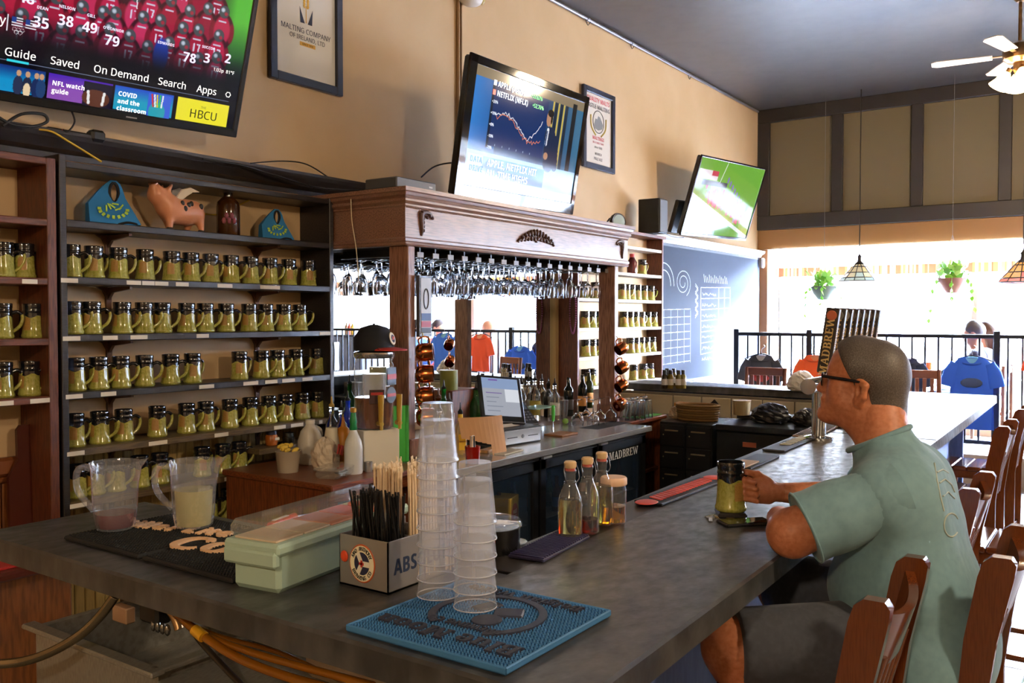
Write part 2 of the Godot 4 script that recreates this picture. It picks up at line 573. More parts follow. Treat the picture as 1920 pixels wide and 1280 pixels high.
func hanging_plant(at: Vector3, label: String, bowl: bool) -> void:
	var t := thing("hanging_plant", label, "plant", at)
	part("pot", lathem([V(0, -0.15), V(0.07, -0.14), V(0.13, -0.06), V(0.15, 0.0), V(0.16, 0.02), V(0.145, 0.02), V(0.12, -0.04), V(0, -0.05)], 22), hexm("6b3f2a" if bowl else "3d463a", 0.7), t)
	for i in 3:
		var a := TAU * i / 3.0
		part("hanger_wire", tubem([Vector3(cos(a) * 0.15, 0.01, sin(a) * 0.15), Vector3(0, 0.5, 0)], 0.002, 4), hexm("777777", 0.5), t)
	part("hook_wire", tubem([Vector3(0, 0.5, 0), Vector3(0, ROOF - at.y, 0)], 0.002, 4), hexm("777777", 0.5), t)
	var greens := [hexm("79b03c", 0.5), hexm("5f9a33", 0.5), hexm("a4c25a", 0.5)]
	for g in greens:
		g.backlight_enabled = true
		g.backlight = Color(0.35, 0.5, 0.1)
	var leaf := MB.new()
	leaf.extrude(PackedVector2Array([V(0, 0), V(0.025, 0.02), V(0.03, 0.05), V(0.0, 0.1), V(-0.03, 0.05), V(-0.025, 0.02)]), 0.0015)
	var lm := leaf.done()
	for i in 60:
		var a := rng.randf() * TAU
		var el := rng.randf_range(-0.5, 1.3)
		var r := rng.randf_range(0.06, 0.19)
		var o := part("leaf", lm, greens[i % 3], t, Vector3(cos(a) * r, 0.02 + sin(el) * 0.11 + rng.randf() * 0.05, sin(a) * r))
		o.rotation = Vector3(rng.randf_range(-1, 1), -a + PI / 2, rng.randf_range(-1.2, 1.2))
	for k in 3:
		var a := 1.9 + k * 1.1
		var p := [Vector3(cos(a) * 0.14, 0.03, sin(a) * 0.14), Vector3(cos(a) * 0.21, -0.03, sin(a) * 0.21), Vector3(cos(a) * 0.22, -0.18, sin(a) * 0.22), Vector3(cos(a) * 0.25, -0.3 - 0.06 * k, sin(a) * 0.25)]
		var v := part("trailing_vine", tubem(curve(p, 4), 0.003, 4), greens[1], t)
		for q in curve(p, 2):
			var o := part("leaf", lm, greens[0], v, q)
			o.scale = Vector3.ONE * 0.7
			o.rotation = Vector3(rng.randf_range(2, 4), rng.randf() * TAU, 0)

func tiffany(at: Vector3, label: String, warm: bool) -> void:
	var t := thing("pendant_lamp", label, "lamp", at)
	var lead := hexm("2d2a26", 0.5, 0.6)
	var prof := [V(0.05, 0.2), V(0.08, 0.17), V(0.14, 0.1), V(0.2, 0.04), V(0.235, 0.0)]
	var cols: Array = [Color("b8ac86"), Color("b09a5c"), Color("a58f56"), Color("5f8590")] if not warm else [Color("c8922c"), Color("bd8424"), Color("b57f22"), Color("a82a1c")]
	for i in 4:
		for k in 12:
			var a0 := TAU * k / 12.0 + 0.01
			var a1 := TAU * (k + 1) / 12.0 - 0.01
			var m := MB.new()
			var p: Vector2 = prof[i]
			var q: Vector2 = prof[i + 1]
			m.face([Vector3(p.x * cos(a0), p.y, p.x * sin(a0)), Vector3(p.x * cos(a1), p.y, p.x * sin(a1)), Vector3(q.x * cos(a1), q.y, q.x * sin(a1)), Vector3(q.x * cos(a0), q.y, q.x * sin(a0))], Vector3(cos(a0), 0.5, sin(a0)))
			var gm := mat(cols[(i + (k % 3) / 2) % 4] if i < 3 else cols[3], 0.25)
			gm.backlight_enabled = true
			gm.backlight = Color(0.4, 0.37, 0.3)
			part("glass_pane", m.done(), gm, t)
	for i in 5:
		var ring := []
		for k in 24:
			ring.append(Vector3(prof[i].x * cos(TAU * k / 24.0), prof[i].y, prof[i].x * sin(TAU * k / 24.0)))
		part("lead_came", tubem(ring, 0.006, 5, true), lead, t)
	for k in 12:
		var rib := []
		for q in prof:
			rib.append(Vector3(q.x * cos(TAU * k / 12.0), q.y, q.x * sin(TAU * k / 12.0)))
		part("lead_came", tubem(rib, 0.005, 5), lead, t)
	part("cap", lathem([V(0.055, 0.2), V(0.05, 0.215), V(0.03, 0.23), V(0.022, 0.27), V(0.03, 0.29), V(0.012, 0.31), V(0, 0.33)], 16), lead, t)
	part("hanging_rod", tubem([Vector3(0, 0.32, 0), Vector3(0, ROOF - at.y, 0)], 0.006, 6), lead, t)

func build_window_side() -> void:
	lamp_shade_fan(oz(1912, 108, -0.82), "ceiling fan with lit glass lamp shades before the framed panels")
	lamp_shade_fan(Vector3(2.2, 3.45, 1.6), "ceiling fan hanging over the floor behind the bar stools")
	lamp_shade_fan(Vector3(-2.2, 3.45, 0.2), "ceiling fan at the end of the room behind the bar")
	# railing between bar and window seats
	var rx := 9.98
	var z0 := ox(1382, 640, rx).z
	var steel := hexm("1f252c", 0.4, 0.4)
	var r := thing("railing", "black steel railing with thin balusters hung with t-shirts", "railing", Vector3(rx, 0, 0))
	part("top_rail", between(Vector3(-0.025, 1.455, z0), Vector3(0.025, 1.495, 4.6), 0.006), steel, r)
	part("bottom_rail", between(Vector3(-0.02, 0.4, z0), Vector3(0.02, 0.44, 4.6), 0.005), steel, r)
	for z in [z0, -2.95, -1.12, 0.7, 2.5, 4.55]:
		part("post", between(Vector3(-0.03, 0.3, z - 0.03), Vector3(0.03, 1.53, z + 0.03), 0.004), steel, r)
	var bal := boxm(Vector3(0.02, 1.03, 0.02), 0.0)
	var z := z0 + 0.13
	while z < 4.5:
		part("baluster", bal, steel, r, Vector3(0, 0.95, z))
		z += 0.125
	part("finial", MB.new().ball(Vector3(0, 1.53, ox(1634, 635, rx).z), Vector3.ONE * 0.045, 14).done(), steel, r)
	# t-shirts on the railing
	tshirt("t_shirt", "dark charcoal t-shirt with a red print on the railing", Color("3a3a3c"), ox(1428, 668, 9.89), Color("cfcfd2"), 0.19, 0.7, "8a2a24")
	tshirt("t_shirt", "bright orange t-shirt hung on the railing behind tap handles", Color("e8591c"), ox(1530, 668, 9.89), Color("f0a070"), 0.18)
	tshirt("t_shirt", "navy t-shirt on the railing between the orange and royal blue ones", Color("28324a"), ox(1697, 674, 9.89), Color("8892a8"), 0.18)
	tshirt("t_shirt", "royal blue t-shirt with a dark print on the railing", Color("2f63d8"), ox(1823, 672, 9.89), Color("7fc4f0"), 0.2, 0.7, "3a4a6a")
	tshirt("t_shirt", "royal blue plain t-shirt far along the railing past the bar stools", Color("3f74dc"), Vector3(9.89, 1.42, -0.02), Color("8fd0f0"), 0.2)
	tshirt("t_shirt", "orange red t-shirt on the railing past the bar end", Color("d8502c"), Vector3(9.89, 1.42, -0.66), Color("e0a080"), 0.15, 0.5)
	hanging_plant(ox(1545, 540, 11.1), "trailing green plant in a dark hanging pot by the window", false)
	hanging_plant(ox(1785, 525, 10.9), "leafy plant in a brown hanging bowl by the window", true)
	tiffany(ox(1611, 527, 11.0), "pendant lamp of cream leaded glass panes with blue edge", false)
	tiffany(ox(1918, 529, 10.2), "pendant lamp of amber leaded glass with red edge", true)
	# valance with a striped border
	var im := Image.create(512, 16, false, Image.FORMAT_RGB8)
	var cols := [Color("f1e6d2"), Color("e8c79a"), Color("c9935c"), Color("b5604a"), Color("f4efe6"), Color("d9b27a")]
	var x := 0
	while x < 512:
		var w := rng.randi_range(3, 12)
		im.fill_rect(Rect2i(x, 0, w, 16), cols[rng.randi_range(0, 5)])
		x += w
	var sm := StandardMaterial3D.new()
	sm.albedo_texture = ImageTexture.create_from_image(im)
	sm.uv1_scale = Vector3(6, 1, 1)
	sm.backlight_enabled = true
	sm.backlight = Color(0.3, 0.25, 0.2)
	var va := thing("valance", "white window valance with a striped brown border", "valance", Vector3(FX - 0.13, 0, 0))
	part("cloth", between(Vector3(0, 2.29, -3.85), Vector3(0.006, 2.55, 4.6), 0.0), glass(Color(1, 1, 0.98), 0.25, 0.6), va)
	var q := QuadMesh.new()
	q.size = Vector2(8.4, 0.115)
	var qb := part("striped_border", q, sm, va, Vector3(-0.004, 2.235, 0.4))
	qb.rotation.y = -PI / 2
	# tables and chairs on the raised floor
	for zz in [-1.95, 0.4]:
		var t := thing("cafe_table", "wooden table by the window behind the royal blue t-shirt" if zz < 0 else "wooden table by the window at the far end of the railing", "table", Vector3(10.75, 0.3, zz))
		part("tabletop", boxm(Vector3(1.0, 0.035, 0.5), 0.006), hexm("7a5a40", 0.4), t, Vector3(0, 0.73, 0))
		part("pedestal", boxm(Vector3(0.08, 0.7, 0.08), 0.005), hexm("33302c", 0.5), t, Vector3(0, 0.36, 0))
		part("foot", boxm(Vector3(0.5, 0.03, 0.5), 0.01), hexm("33302c", 0.5), t, Vector3(0, 0.016, 0))
	one("drink_glass", "glass of amber drink on the window table", "glass", lathem([V(0, 0), V(0.03, 0), V(0.036, 0.13), V(0, 0.13)], 16), hexm("b8662a", 0.2), Vector3(10.6, 1.048, -1.85))
	one("napkin_dispenser", "pale napkin holder on the window table behind orange t-shirt", "napkin holder", boxm(Vector3(0.1, 0.12, 0.08), 0.01), hexm("d8d4cc", 0.5), Vector3(10.85, 1.108, -1.95))
	# service stand with condiment bottles, seen in the mirror
	var ss := thing("service_cabinet", "grey ribbed service cabinet with sauce bottles on top", "cabinet", Vector3(10.6, 0.3, 2.5), -PI / 2)
	part("carcass", boxm(Vector3(0.8, 1.05, 0.4), 0.008), hexm("8d93a0", 0.5), ss, Vector3(0, 0.525, 0))
	part("worktop", boxm(Vector3(0.86, 0.03, 0.46), 0.006), hexm("3c3a38", 0.4), ss, Vector3(0, 1.065, 0))
	for i in 9:
		part("batten", boxm(Vector3(0.03, 0.95, 0.015), 0.004), hexm("9aa0ac", 0.5), ss, Vector3(-0.34 + i * 0.085, 0.52, 0.206))
	for i in 3:
		one("sauce_bottle", ["yellow squeeze bottle on the service cabinet", "red squeeze bottle on the service cabinet", "tall brown sauce bottle on the service cabinet"][i], "bottle", lathem([V(0, 0), V(0.03, 0), V(0.03, 0.13), V(0.012, 0.17), V(0.006, 0.2), V(0, 0.2)], 14), hexm(["d8a52c", "b23a26", "6a5030"][i], 0.4), Vector3(10.45 + i * 0.03, 1.381, 2.35 + i * 0.1))

# ================= things on the back-bar wall =================
func dot_(im: Image, cx: float, cy: float, rx: float, ry: float, c: Color, soft := 0.0) -> void:
	for y in range(maxi(0, int(cy - ry)), mini(im.get_height(), int(cy + ry) + 1)):
		for x in range(maxi(0, int(cx - rx)), mini(im.get_width(), int(cx + rx) + 1)):
			var d := pow((x - cx) / rx, 2.0) + pow((y - cy) / ry, 2.0)
			if d <= 1.0:
				im.set_pixel(x, y, c if soft == 0.0 else im.get_pixel(x, y).lerp(c, clampf((1.0 - d) / soft, 0.0, 1.0)))
func stroke(im: Image, pts: Array, w: float, c: Color) -> void:
	for i in pts.size() - 1:
		var a: Vector2 = pts[i]
		var b: Vector2 = pts[i + 1]
		var n := maxi(1, int(a.distance_to(b) / maxf(1.0, w * 0.5)))
		for k in n + 1:
			var p := a.lerp(b, float(k) / n)
			if w <= 1.5:
				if p.x >= 0 and p.y >= 0 and p.x < im.get_width() and p.y < im.get_height():
					im.set_pixel(int(p.x), int(p.y), c)
			else:
				dot_(im, p.x, p.y, w * 0.5, w * 0.5, c)
func screen_mat(im: Image, energy: float) -> StandardMaterial3D:
	var m := StandardMaterial3D.new()
	m.albedo_color = Color(0.02, 0.02, 0.02)
	m.emission_enabled = true
	m.emission_texture = ImageTexture.create_from_image(im)
	m.emission = Color.BLACK
	m.emission_operator = BaseMaterial3D.EMISSION_OP_ADD
	m.emission_energy_multiplier = energy
	m.roughness = 0.08
	return m
const SCREEN := 0.85

func tv(n: String, label: String, at: Vector3, yaw: float, tilt: float, roll: float, w: float, h: float, inset: Array, im: Image, gloss: Material, off := Vector2.ZERO) -> Node3D:
	# off: where the given point lies from the middle, in halves of width and height; inset: left, right, bottom, top
	var nrm := Vector3(sin(yaw) * cos(tilt), -sin(tilt), cos(yaw) * cos(tilt))
	var r := Vector3(cos(yaw), 0, -sin(yaw))
	var u := nrm.cross(r)
	var r2 := r * cos(roll) + u * sin(roll)
	var u2 := u * cos(roll) - r * sin(roll)
	var t := thing(n, label, "tv")
	t.transform = Transform3D(Basis(r2, u2, nrm), at - r2 * off.x * w / 2 - u2 * off.y * h / 2)
	part("casing", boxm(Vector3(w - 0.02, h - 0.02, 0.05), 0.012), hexm("121214", 0.35), t, Vector3(0, 0, -0.036))
	part("back_hump", boxm(Vector3(w * 0.55, h * 0.5, 0.05), 0.015), hexm("121214", 0.5), t, Vector3(0, -h * 0.08, -0.08))
	var bz := MB.new()
	bz.box(Vector3(-w / 2 + inset[0] / 2, 0, -0.005), Vector3(inset[0], h, 0.02), 0.004)
	bz.box(Vector3(w / 2 - inset[1] / 2, 0, -0.005), Vector3(inset[1], h, 0.02), 0.004)
	bz.box(Vector3(0, -h / 2 + inset[2] / 2, -0.005), Vector3(w, inset[2], 0.02), 0.004)
	bz.box(Vector3(0, h / 2 - inset[3] / 2, -0.005), Vector3(w, inset[3], 0.02), 0.004)
	part("bezel", bz.done(), gloss, t)
	var q := QuadMesh.new()
	q.size = Vector2(w - inset[0] - inset[1], h - inset[2] - inset[3])
	part("screen", q, screen_mat(im, SCREEN), t, Vector3((inset[0] - inset[1]) / 2, (inset[2] - inset[3]) / 2, -0.003))
	part("wall_arm", MB.new().tube([Vector3(0, 0, -0.09), Vector3(0, 0.05, -0.2)], 0.03, 8).done(), hexm("1a1a1c", 0.5), t)
	return t

func build_wall_things() -> void:
	var white := glow(Color(1, 1, 1), SCREEN)
	var black := hexm("141416", 0.5)
	# --- large television over the mug shelves
	var im := Image.create(560, 300, false, Image.FORMAT_RGB8)
	im.fill(Color("0b0f22"))
	var red := Color("b3163c")
	for y in 300:
		for x in range(450, 560):
			im.set_pixel(x, y, Color("0b0f22").lerp(Color("52b838"), clampf((x - 470.0) / 60.0, 0, 1) * clampf((220.0 - y) / 120.0, 0, 1)))
	for row in 5:
		for k in 16:
			var px := 8.0 + k * 36.0 + (row % 2) * 18.0 + rng.randf_range(-9, 9)
			var py := 14.0 + row * 40.0 + rng.randf_range(-10, 10)
			if px > 515:
				continue
			dot_(im, px, py + 33, 25, 35, Color("3c0a1e"), 0.15)
			dot_(im, px - 19, py + 34, 7, 20, red.darkened(0.3), 0.4)
			dot_(im, px + 19, py + 34, 7, 20, red.darkened(0.3), 0.4)
			dot_(im, px, py + 32, 18, 30, red.lerp(Color("d84f90") if rng.randf() < 0.4 else Color("6a0f30"), rng.randf() * 0.45), 0.35)
			im.fill_rect(Rect2i(int(px) - 8, int(py) + 15, 16, 3), Color("c0b8cc"))
			if rng.randf() < 0.6:
				stroke(im, [V(px - 5, py + 24), V(px - 5, py + 36)], 3.5, Color("cfcbe0"))
				stroke(im, [V(px + 1, py + 24), V(px + 6, py + 24), V(px + 4, py + 36)], 3.0, Color("cfcbe0"))
			dot_(im, px, py - 2, 11, 12, Color("44484f"), 0.2)
			dot_(im, px - 3, py - 5, 5, 5, Color("b8c4d4"), 0.8)
			dot_(im, px + 4, py + 1, 4, 4, Color("a03040"), 0.5)
	dot_(im, 395, 190, 16, 34, Color("1f3fb0"), 0.4)
	stroke(im, [V(330, 0), V(342, 120)], 2, Color("e8e8f0"))
	for y in range(165, 300):
		var f := clampf((y - 165.0) / 50.0, 0.0, 1.0)
		for x in 560:
			im.set_pixel(x, y, im.get_pixel(x, y).lerp(Color("070814"), f * 0.97))
	var sx := 560.0 / 1.398
	var X := func(r: float) -> int: return int((r + 1.425) * sx)
	var Y := func(u: float) -> int: return int((0.805 - u) * 300.0 / 0.768)
	for tile in [[-1.13, -0.914, "1590c8", "13307a"], [-0.903, -0.63, "8a4fb0", "4a1fb0"], [-0.62, -0.345, "1d9cc0", "2050c8"], [-0.325, -0.06, "eee432", "eee432"]]:
		for y in range(Y.call(0.148), mini(300, Y.call(0.04))):
			var f := float(y - Y.call(0.148)) / 44.0
			for x in range(X.call(tile[0]), mini(559, X.call(tile[1]))):
				im.set_pixel(x, y, Color(tile[3]).lerp(Color(tile[2]), clampf(f * 2.0, 0, 1)))
	for p in [[-1.02, "2a3350"], [-0.985, "252c44"], [-0.95, "1d2c58"], [-0.93, "24406e"]]:
		dot_(im, X.call(p[0]), Y.call(0.075), 8, 16, Color(p[1]))
		dot_(im, X.call(p[0]), Y.call(0.125), 4, 5, Color("c89a78"))
	dot_(im, X.call(-0.985), Y.call(0.06), 6, 12, Color("e8cfa8"))
	im.fill_rect(Rect2i(X.call(-0.755), Y.call(0.14), 50, 42), Color("14122a"))
	dot_(im, X.call(-0.7), Y.call(0.075), 24, 15, Color("5b3226"))
	stroke(im, [V(X.call(-0.735), Y.call(0.1)), V(X.call(-0.73), Y.call(0.05))], 5, Color("e8e8e8"))
	stroke(im, [V(X.call(-0.665), Y.call(0.1)), V(X.call(-0.67), Y.call(0.05))], 5, Color("e8e8e8"))
	im.fill_rect(Rect2i(X.call(-0.465), Y.call(0.14), 44, 42), Color("3f62d8"))
	dot_(im, X.call(-0.42), Y.call(0.06), 16, 18, Color("2aa0b4"))
	for i in 5:
		stroke(im, [V(X.call(-0.45 + i * 0.013), Y.call(0.135)), V(X.call(-0.44 + i * 0.01), Y.call(0.085))], 3, [Color("d83a3a"), Color("f0f0f0"), Color("e8c83a"), Color("30c060"), Color("f0f0f0")][i])
	for i in 8:
		im.fill_rect(Rect2i(X.call(-1.065 + (i % 2) * 0.052), Y.call(0.345) + (i / 2) * 4, 17, 2), Color("e8e8f0"))
	im.fill_rect(Rect2i(X.call(-1.065), Y.call(0.345), 7, 8), Color("24408a"))
	im.fill_rect(Rect2i(X.call(-1.013), Y.call(0.345), 7, 8), Color("24408a"))
	for i in 5:
		var cc := V(X.call(-1.06) + 3 + (i % 3) * 6 + (i / 3) * 3, Y.call(0.298) + (i / 3) * 4)
		var ring := []
		for k in 13:
			ring.append(cc + V(cos(TAU * k / 12.0), sin(TAU * k / 12.0)) * 3.0)
		stroke(im, ring, 1, Color("f0f0f0"))
	im.fill_rect(Rect2i(X.call(-1.082), Y.call(0.35), 2, 26), Color("e8e8f0"))
	im.fill_rect(Rect2i(X.call(-1.425), Y.call(0.168), int(1.358 * sx), 1), Color("8090b0"))
	im.fill_rect(Rect2i(X.call(-1.07), Y.call(0.174), 34, 4), Color("38d8e8"))
	var t1 := tv("wall_television", "large wall television showing a menu over the mug shelves", Vector3(2.945, 2.576, -3.75), deg_to_rad(-9), deg_to_rad(19.5), 0, 1.45, 0.83, [0.025, 0.027, 0.037, 0.025], im, hexm("101013", 0.3), Vector2(1, -1))
	var put := func(s: String, r: float, u: float, em: float, m: Material, style := "left") -> void:
		words(s, em, m, t1, Vector3(r + 0.725, u - 0.415, 0.0), Basis.IDENTITY, style, 0.0006)
	for w in [["Guide", -1.083, 0.203], ["Saved", -0.905, 0.203], ["On Demand", -0.725, 0.203], ["Search", -0.434, 0.203], ["Apps", -0.243, 0.203]]:
		put.call(w[0], w[1], w[2], 0.046, white)
	put.call("1:02p  81°F", -0.176, 0.308, 0.022, white)
	put.call("NFL watch", -0.888, 0.11, 0.027, white, "left bold")
	put.call("guide", -0.888, 0.078, 0.027, white, "left bold")
	put.call("COVID", -0.606, 0.115, 0.028, white, "left bold")
	put.call("and the", -0.606, 0.082, 0.028, white, "left bold")
	put.call("classroom", -0.606, 0.05, 0.028, white, "left bold")
	put.call("THE", -0.195, 0.118, 0.016, glow(Color("6a6420"), SCREEN), "")
	put.call("HBCU", -0.19, 0.083, 0.056, glow(Color("151505"), SCREEN), "")
	put.call("y", -1.112, 0.325, 0.05, white)
	var nums := [["48", -1.02, 0.43], ["35", -0.955, 0.345], ["38", -0.86, 0.375], ["49", -0.76, 0.37], ["79", -0.66, 0.335], ["78", -0.3, 0.335], ["3", -0.215, 0.35], ["2", -0.11, 0.37]]
	var dim := glow(Color(0.82, 0.82, 0.92), SCREEN)
	for q in nums:
		put.call(q[0], q[1], q[2], 0.06, dim, "bold")
	for q in [["COCKRELL", -1.0, 0.485], ["DEAN", -0.955, 0.405], ["NELSON", -0.86, 0.43], ["GILL", -0.76, 0.42], ["O'CONNOR", -0.66, 0.385], ["EDWARDS", -0.42, 0.375], ["SUCCOP", -0.215, 0.4]]:
		put.call(q[0], q[1], q[2], 0.017, dim, "bold")
	var gear := []
	for i in 13:
		gear.append(Vector3(0.645, -0.213, 0.001) + Vector3(cos(TAU * i / 12.0), sin(TAU * i / 12.0), 0) * (0.013 if i % 2 == 0 else 0.0105))
	part("gear_icon", tubem(gear.slice(0, 12), 0.0018, 4, true), white, t1)
	part("maker_mark", boxm(Vector3(0.05, 0.006, 0.001), 0.0), hexm("b8b8bc", 0.3), t1, Vector3(0.19, -0.398, 0.006))
	# --- television on the back-bar canopy
	im = Image.create(420, 230, false, Image.FORMAT_RGB8)
	for y in 230:
		for x in 420:
			im.set_pixel(x, y, Color("2f7fd0").lerp(Color("12305e"), clampf(x / 200.0, 0, 1)) if x < 90 else Color("173a66").lerp(Color("3c6f92"), clampf((x - 250) / 150.0, 0, 1)))
	im.fill_rect(Rect2i(60, 0, 8, 150), Color("0c2038"))
	im.fill_rect(Rect2i(68, 24, 202, 122), Color("0d2f66"))
	im.fill_rect(Rect2i(0, 0, 420, 20), Color("8a7a62"))
	for i in 3:
		im.fill_rect(Rect2i(288 + i * 22, 20, 7, 140), Color("c9b254"))
		im.fill_rect(Rect2i(297 + i * 22, 20, 12, 140), Color("16283a"))
	im.fill_rect(Rect2i(372, 10, 18, 160), Color("0e1822"))
	for line in [[Color("e8e6ec"), 0], [Color("d8775a"), 5]]:
		var pts := []
		for i in 42:
			var u := i / 41.0
			pts.append(V(84 + u * 170, 98 - 24 * sin(u * 5.0 + 0.6) * (1.0 - u * 0.4) + line[1] + rng.randf_range(-5, 5) - (30.0 * maxf(0.0, u - 0.72) * 4.0 if line[1] == 0 else 0.0)))
		stroke(im, pts, 2.2, line[0])
	for i in 6:
		im.fill_rect(Rect2i(90 + i * 26, 140, 2, 4), Color("a8c0e0"))
	im.fill_rect(Rect2i(0, 160, 420, 70), Color("9cc0e6"))
	im.fill_rect(Rect2i(8, 168, 46, 32), Color("dbe9f4"))
	im.fill_rect(Rect2i(58, 168, 230, 40), Color("5d92cc"))
	im.fill_rect(Rect2i(0, 212, 420, 18), Color("e8eef6"))
	stroke(im, [V(292, 96), V(298, 150)], 44, Color("1c2a48"))
	stroke(im, [V(318, 100), V(326, 156)], 22, Color("1c2a48"))
	stroke(im, [V(281, 82), V(279, 112)], 9, Color("e6e9f0"))
	stroke(im, [V(279, 86), V(277, 116)], 4, Color("28406e"))
	dot_(im, 280, 58, 11, 17, Color("b98a6c"))
	dot_(im, 284, 46, 12, 8, Color("1b1a1c"))
	dot_(im, 290, 56, 4, 12, Color("1b1a1c"))
	dot_(im, 284, 138, 9, 8, Color("b98a6c"))
	var t2 := tv("wall_television", "television on the back bar canopy showing a stock chart and presenter", Vector3(4.963, 2.827, -3.33), 0.022, 0.176, 0.017, 1.442, 0.848, [0.075, 0.05, 0.08, 0.05], im, hexm("0c0c0e", 0.06), Vector2.ZERO)
	for s in [["APPLE (AAPL)", -0.41, 0.3, 0.048, "e8eef4"], ["NETFLIX (NFLX)", -0.41, 0.243, 0.048, "e8eef4"], ["+33.62%", -0.03, 0.3, 0.036, "5fd06a"], ["+52.76%", -0.0, 0.243, 0.036, "5fd06a"], ["APPLE, NETFLIX HIT", -0.42, -0.185, 0.062, "f4f8fc"], ["ALL-TIME HIGHS", -0.42, -0.25, 0.062, "f4f8fc"], ["DATA", -0.6, -0.18, 0.05, "6a98c8"], ["DRIVE", -0.6, -0.235, 0.05, "6a98c8"]]:
		words(s[0], s[3], glow(Color(s[4]), SCREEN), t2, Vector3(s[1], s[2], -0.001), Basis.IDENTITY, "left bold", 0.0006)
	for i in 5:
		words(["+20%", "+10%", "+0%", "-10%", "-20%"][i], 0.026, glow(Color("d8e4f0"), SCREEN), t2, Vector3(-0.45, 0.19 - i * 0.07, -0.001), Basis.IDENTITY, "left", 0.0006)
	part("swatch", boxm(Vector3(0.03, 0.032, 0.001), 0.0), glow(Color("e8eef4"), SCREEN), t2, Vector3(-0.44, 0.302, -0.001))
	part("swatch", boxm(Vector3(0.03, 0.032, 0.001), 0.0), glow(Color("d8543a"), SCREEN), t2, Vector3(-0.44, 0.245, -0.001))
	# --- television by the chalkboard
	im = Image.create(320, 180, false, Image.FORMAT_RGB8)
	im.fill(Color("6fae3c"))
	for i in 60:
		var u := rng.randf()
		dot_(im, 60 + u * 220 + rng.randf_range(-10, 10), 70 + u * 55 + rng.randf_range(-16, 24), 6, 10, [Color("d4486c"), Color("c83a5a"), Color("8a8ab8"), Color("e07a8c")][i % 4], 0.4)
	for i in 10:
		dot_(im, 150 + i * 15, 42 + i * 8, 5, 9, Color("7a76b0"), 0.4)
	stroke(im, [V(0, 88), V(320, 178)], 10, Color("e8f0f0"))
	im.fill_rect(Rect2i(6, 26, 90, 22), Color("e8dce0"))
	im.fill_rect(Rect2i(66, 26, 30, 12), Color("c8344a"))
	im.fill_rect(Rect2i(30, 50, 120, 12), Color("28303c"))
	stroke(im, [V(128, 0), V(112, 50)], 3, Color("d8e8d0"))
	im.fill_rect(Rect2i(0, 140, 150, 40), Color("9cc4dc"))
	var t3 := tv("wall_television", "television on a wall arm above the chalkboard showing a football field", Vector3(9.136, 2.907, -3.6), -0.119, 0.32, 0.023, 1.4, 0.823, [0.02, 0.02, 0.03, 0.02], im, hexm("101013", 0.15))
	part("arm_plate", boxm(Vector3(0.16, 0.34, 0.05), 0.01), hexm("161618", 0.5), t3, Vector3(-0.62, -0.25, -0.14))
	# --- framed posters
	var f1 := thing("framed_poster", "black framed malting company poster with a golden barley emblem", "poster", Vector3(3.672, 3.43, WZ + 0.015))
	frame(f1, 0.56, 0.82, 0.05)
	part("paper", boxm(Vector3(0.47, 0.73, 0.004), 0.0), hexm("eceae6", 0.35), f1, Vector3(0, 0, 0.002))
	var navy := hexm("2b3350", 0.6)
	words("MALTING COMPANY", 0.042, navy, f1, Vector3(0, -0.085, 0.005), Basis.IDENTITY, "", 0.0005)
	words("OF IRELAND, LTD", 0.036, navy, f1, Vector3(0.01, -0.127, 0.005), Basis.IDENTITY, "", 0.0005)
	part("gold_bar", boxm(Vector3(0.12, 0.022, 0.001), 0.0), hexm("d9a53c", 0.5), f1, Vector3(0.01, -0.162, 0.005))
	words("SINCE 1858", 0.016, hexm("6a5020", 0.6), f1, Vector3(0.01, -0.162, 0.0055), Basis.IDENTITY, "bold", 0.0005)
	var wh := MB.new()
	for i in 7:
		for s in [-1.0, 1.0]:
			wh.ball(Vector3(s * 0.014, 0.06 + i * 0.017, 0.005), Vector3(0.009, 0.013, 0.001), 8, Basis(Vector3.BACK, s * -0.5))
	wh.box(Vector3(0, 0.015, 0.005), Vector3(0.005, 0.1, 0.001))
	part("barley_emblem", wh.done(), hexm("d6a63e", 0.5), f1)
	var tri := MB.new()
	tri.extrude(PackedVector2Array([V(-0.05, 0.05), V(-0.012, -0.04), V(-0.045, -0.04)]), 0.001, Transform3D(Basis.IDENTITY, Vector3(0, 0, 0.005)))
	tri.extrude(PackedVector2Array([V(0.05, 0.05), V(0.012, -0.04), V(0.045, -0.04)]), 0.001, Transform3D(Basis.IDENTITY, Vector3(0, 0, 0.005)))
	part("navy_wedges", tri.done(), navy, f1)
	var f2 := thing("framed_poster", "black framed malts poster with red lettering and round emblem", "poster", Vector3(7.16, 3.36, WZ + 0.015))
	frame(f2, 0.58, 0.72, 0.05)
	part("paper", boxm(Vector3(0.49, 0.63, 0.004), 0.0), hexm("e6e4e0", 0.35), f2, Vector3(0, 0, 0.002))
	var rd := hexm("b8343a", 0.6)
	var gy := hexm("4a4c52", 0.6)
	words("QUALITY MALTS", 0.055, rd, f2, Vector3(0, 0.265, 0.005), Basis.IDENTITY, "bold", 0.0005)
	words("CASTLE MALTING", 0.052, gy, f2, Vector3(0, 0.205, 0.005), Basis.IDENTITY, "bold", 0.0005)
	var rg := []
	for i in 28:
		rg.append(Vector3(cos(TAU * i / 28.0) * 0.1, 0.075 + sin(TAU * i / 28.0) * 0.1, 0.005))
	part("emblem_ring", tubem(rg, 0.004, 4, true), gy, f2)
	part("castle_hill", MB.new().extrude(PackedVector2Array([V(-0.08, 0.03), V(-0.05, 0.09), V(-0.02, 0.085), V(0, 0.12), V(0.03, 0.11), V(0.06, 0.08), V(0.085, 0.05), V(0.07, 0.01), V(0, -0.01), V(-0.06, 0.0)]), 0.001, Transform3D(Basis.IDENTITY, Vector3(0, 0.01, 0.005))).done(), hexm("7d7f80", 0.6), f2)
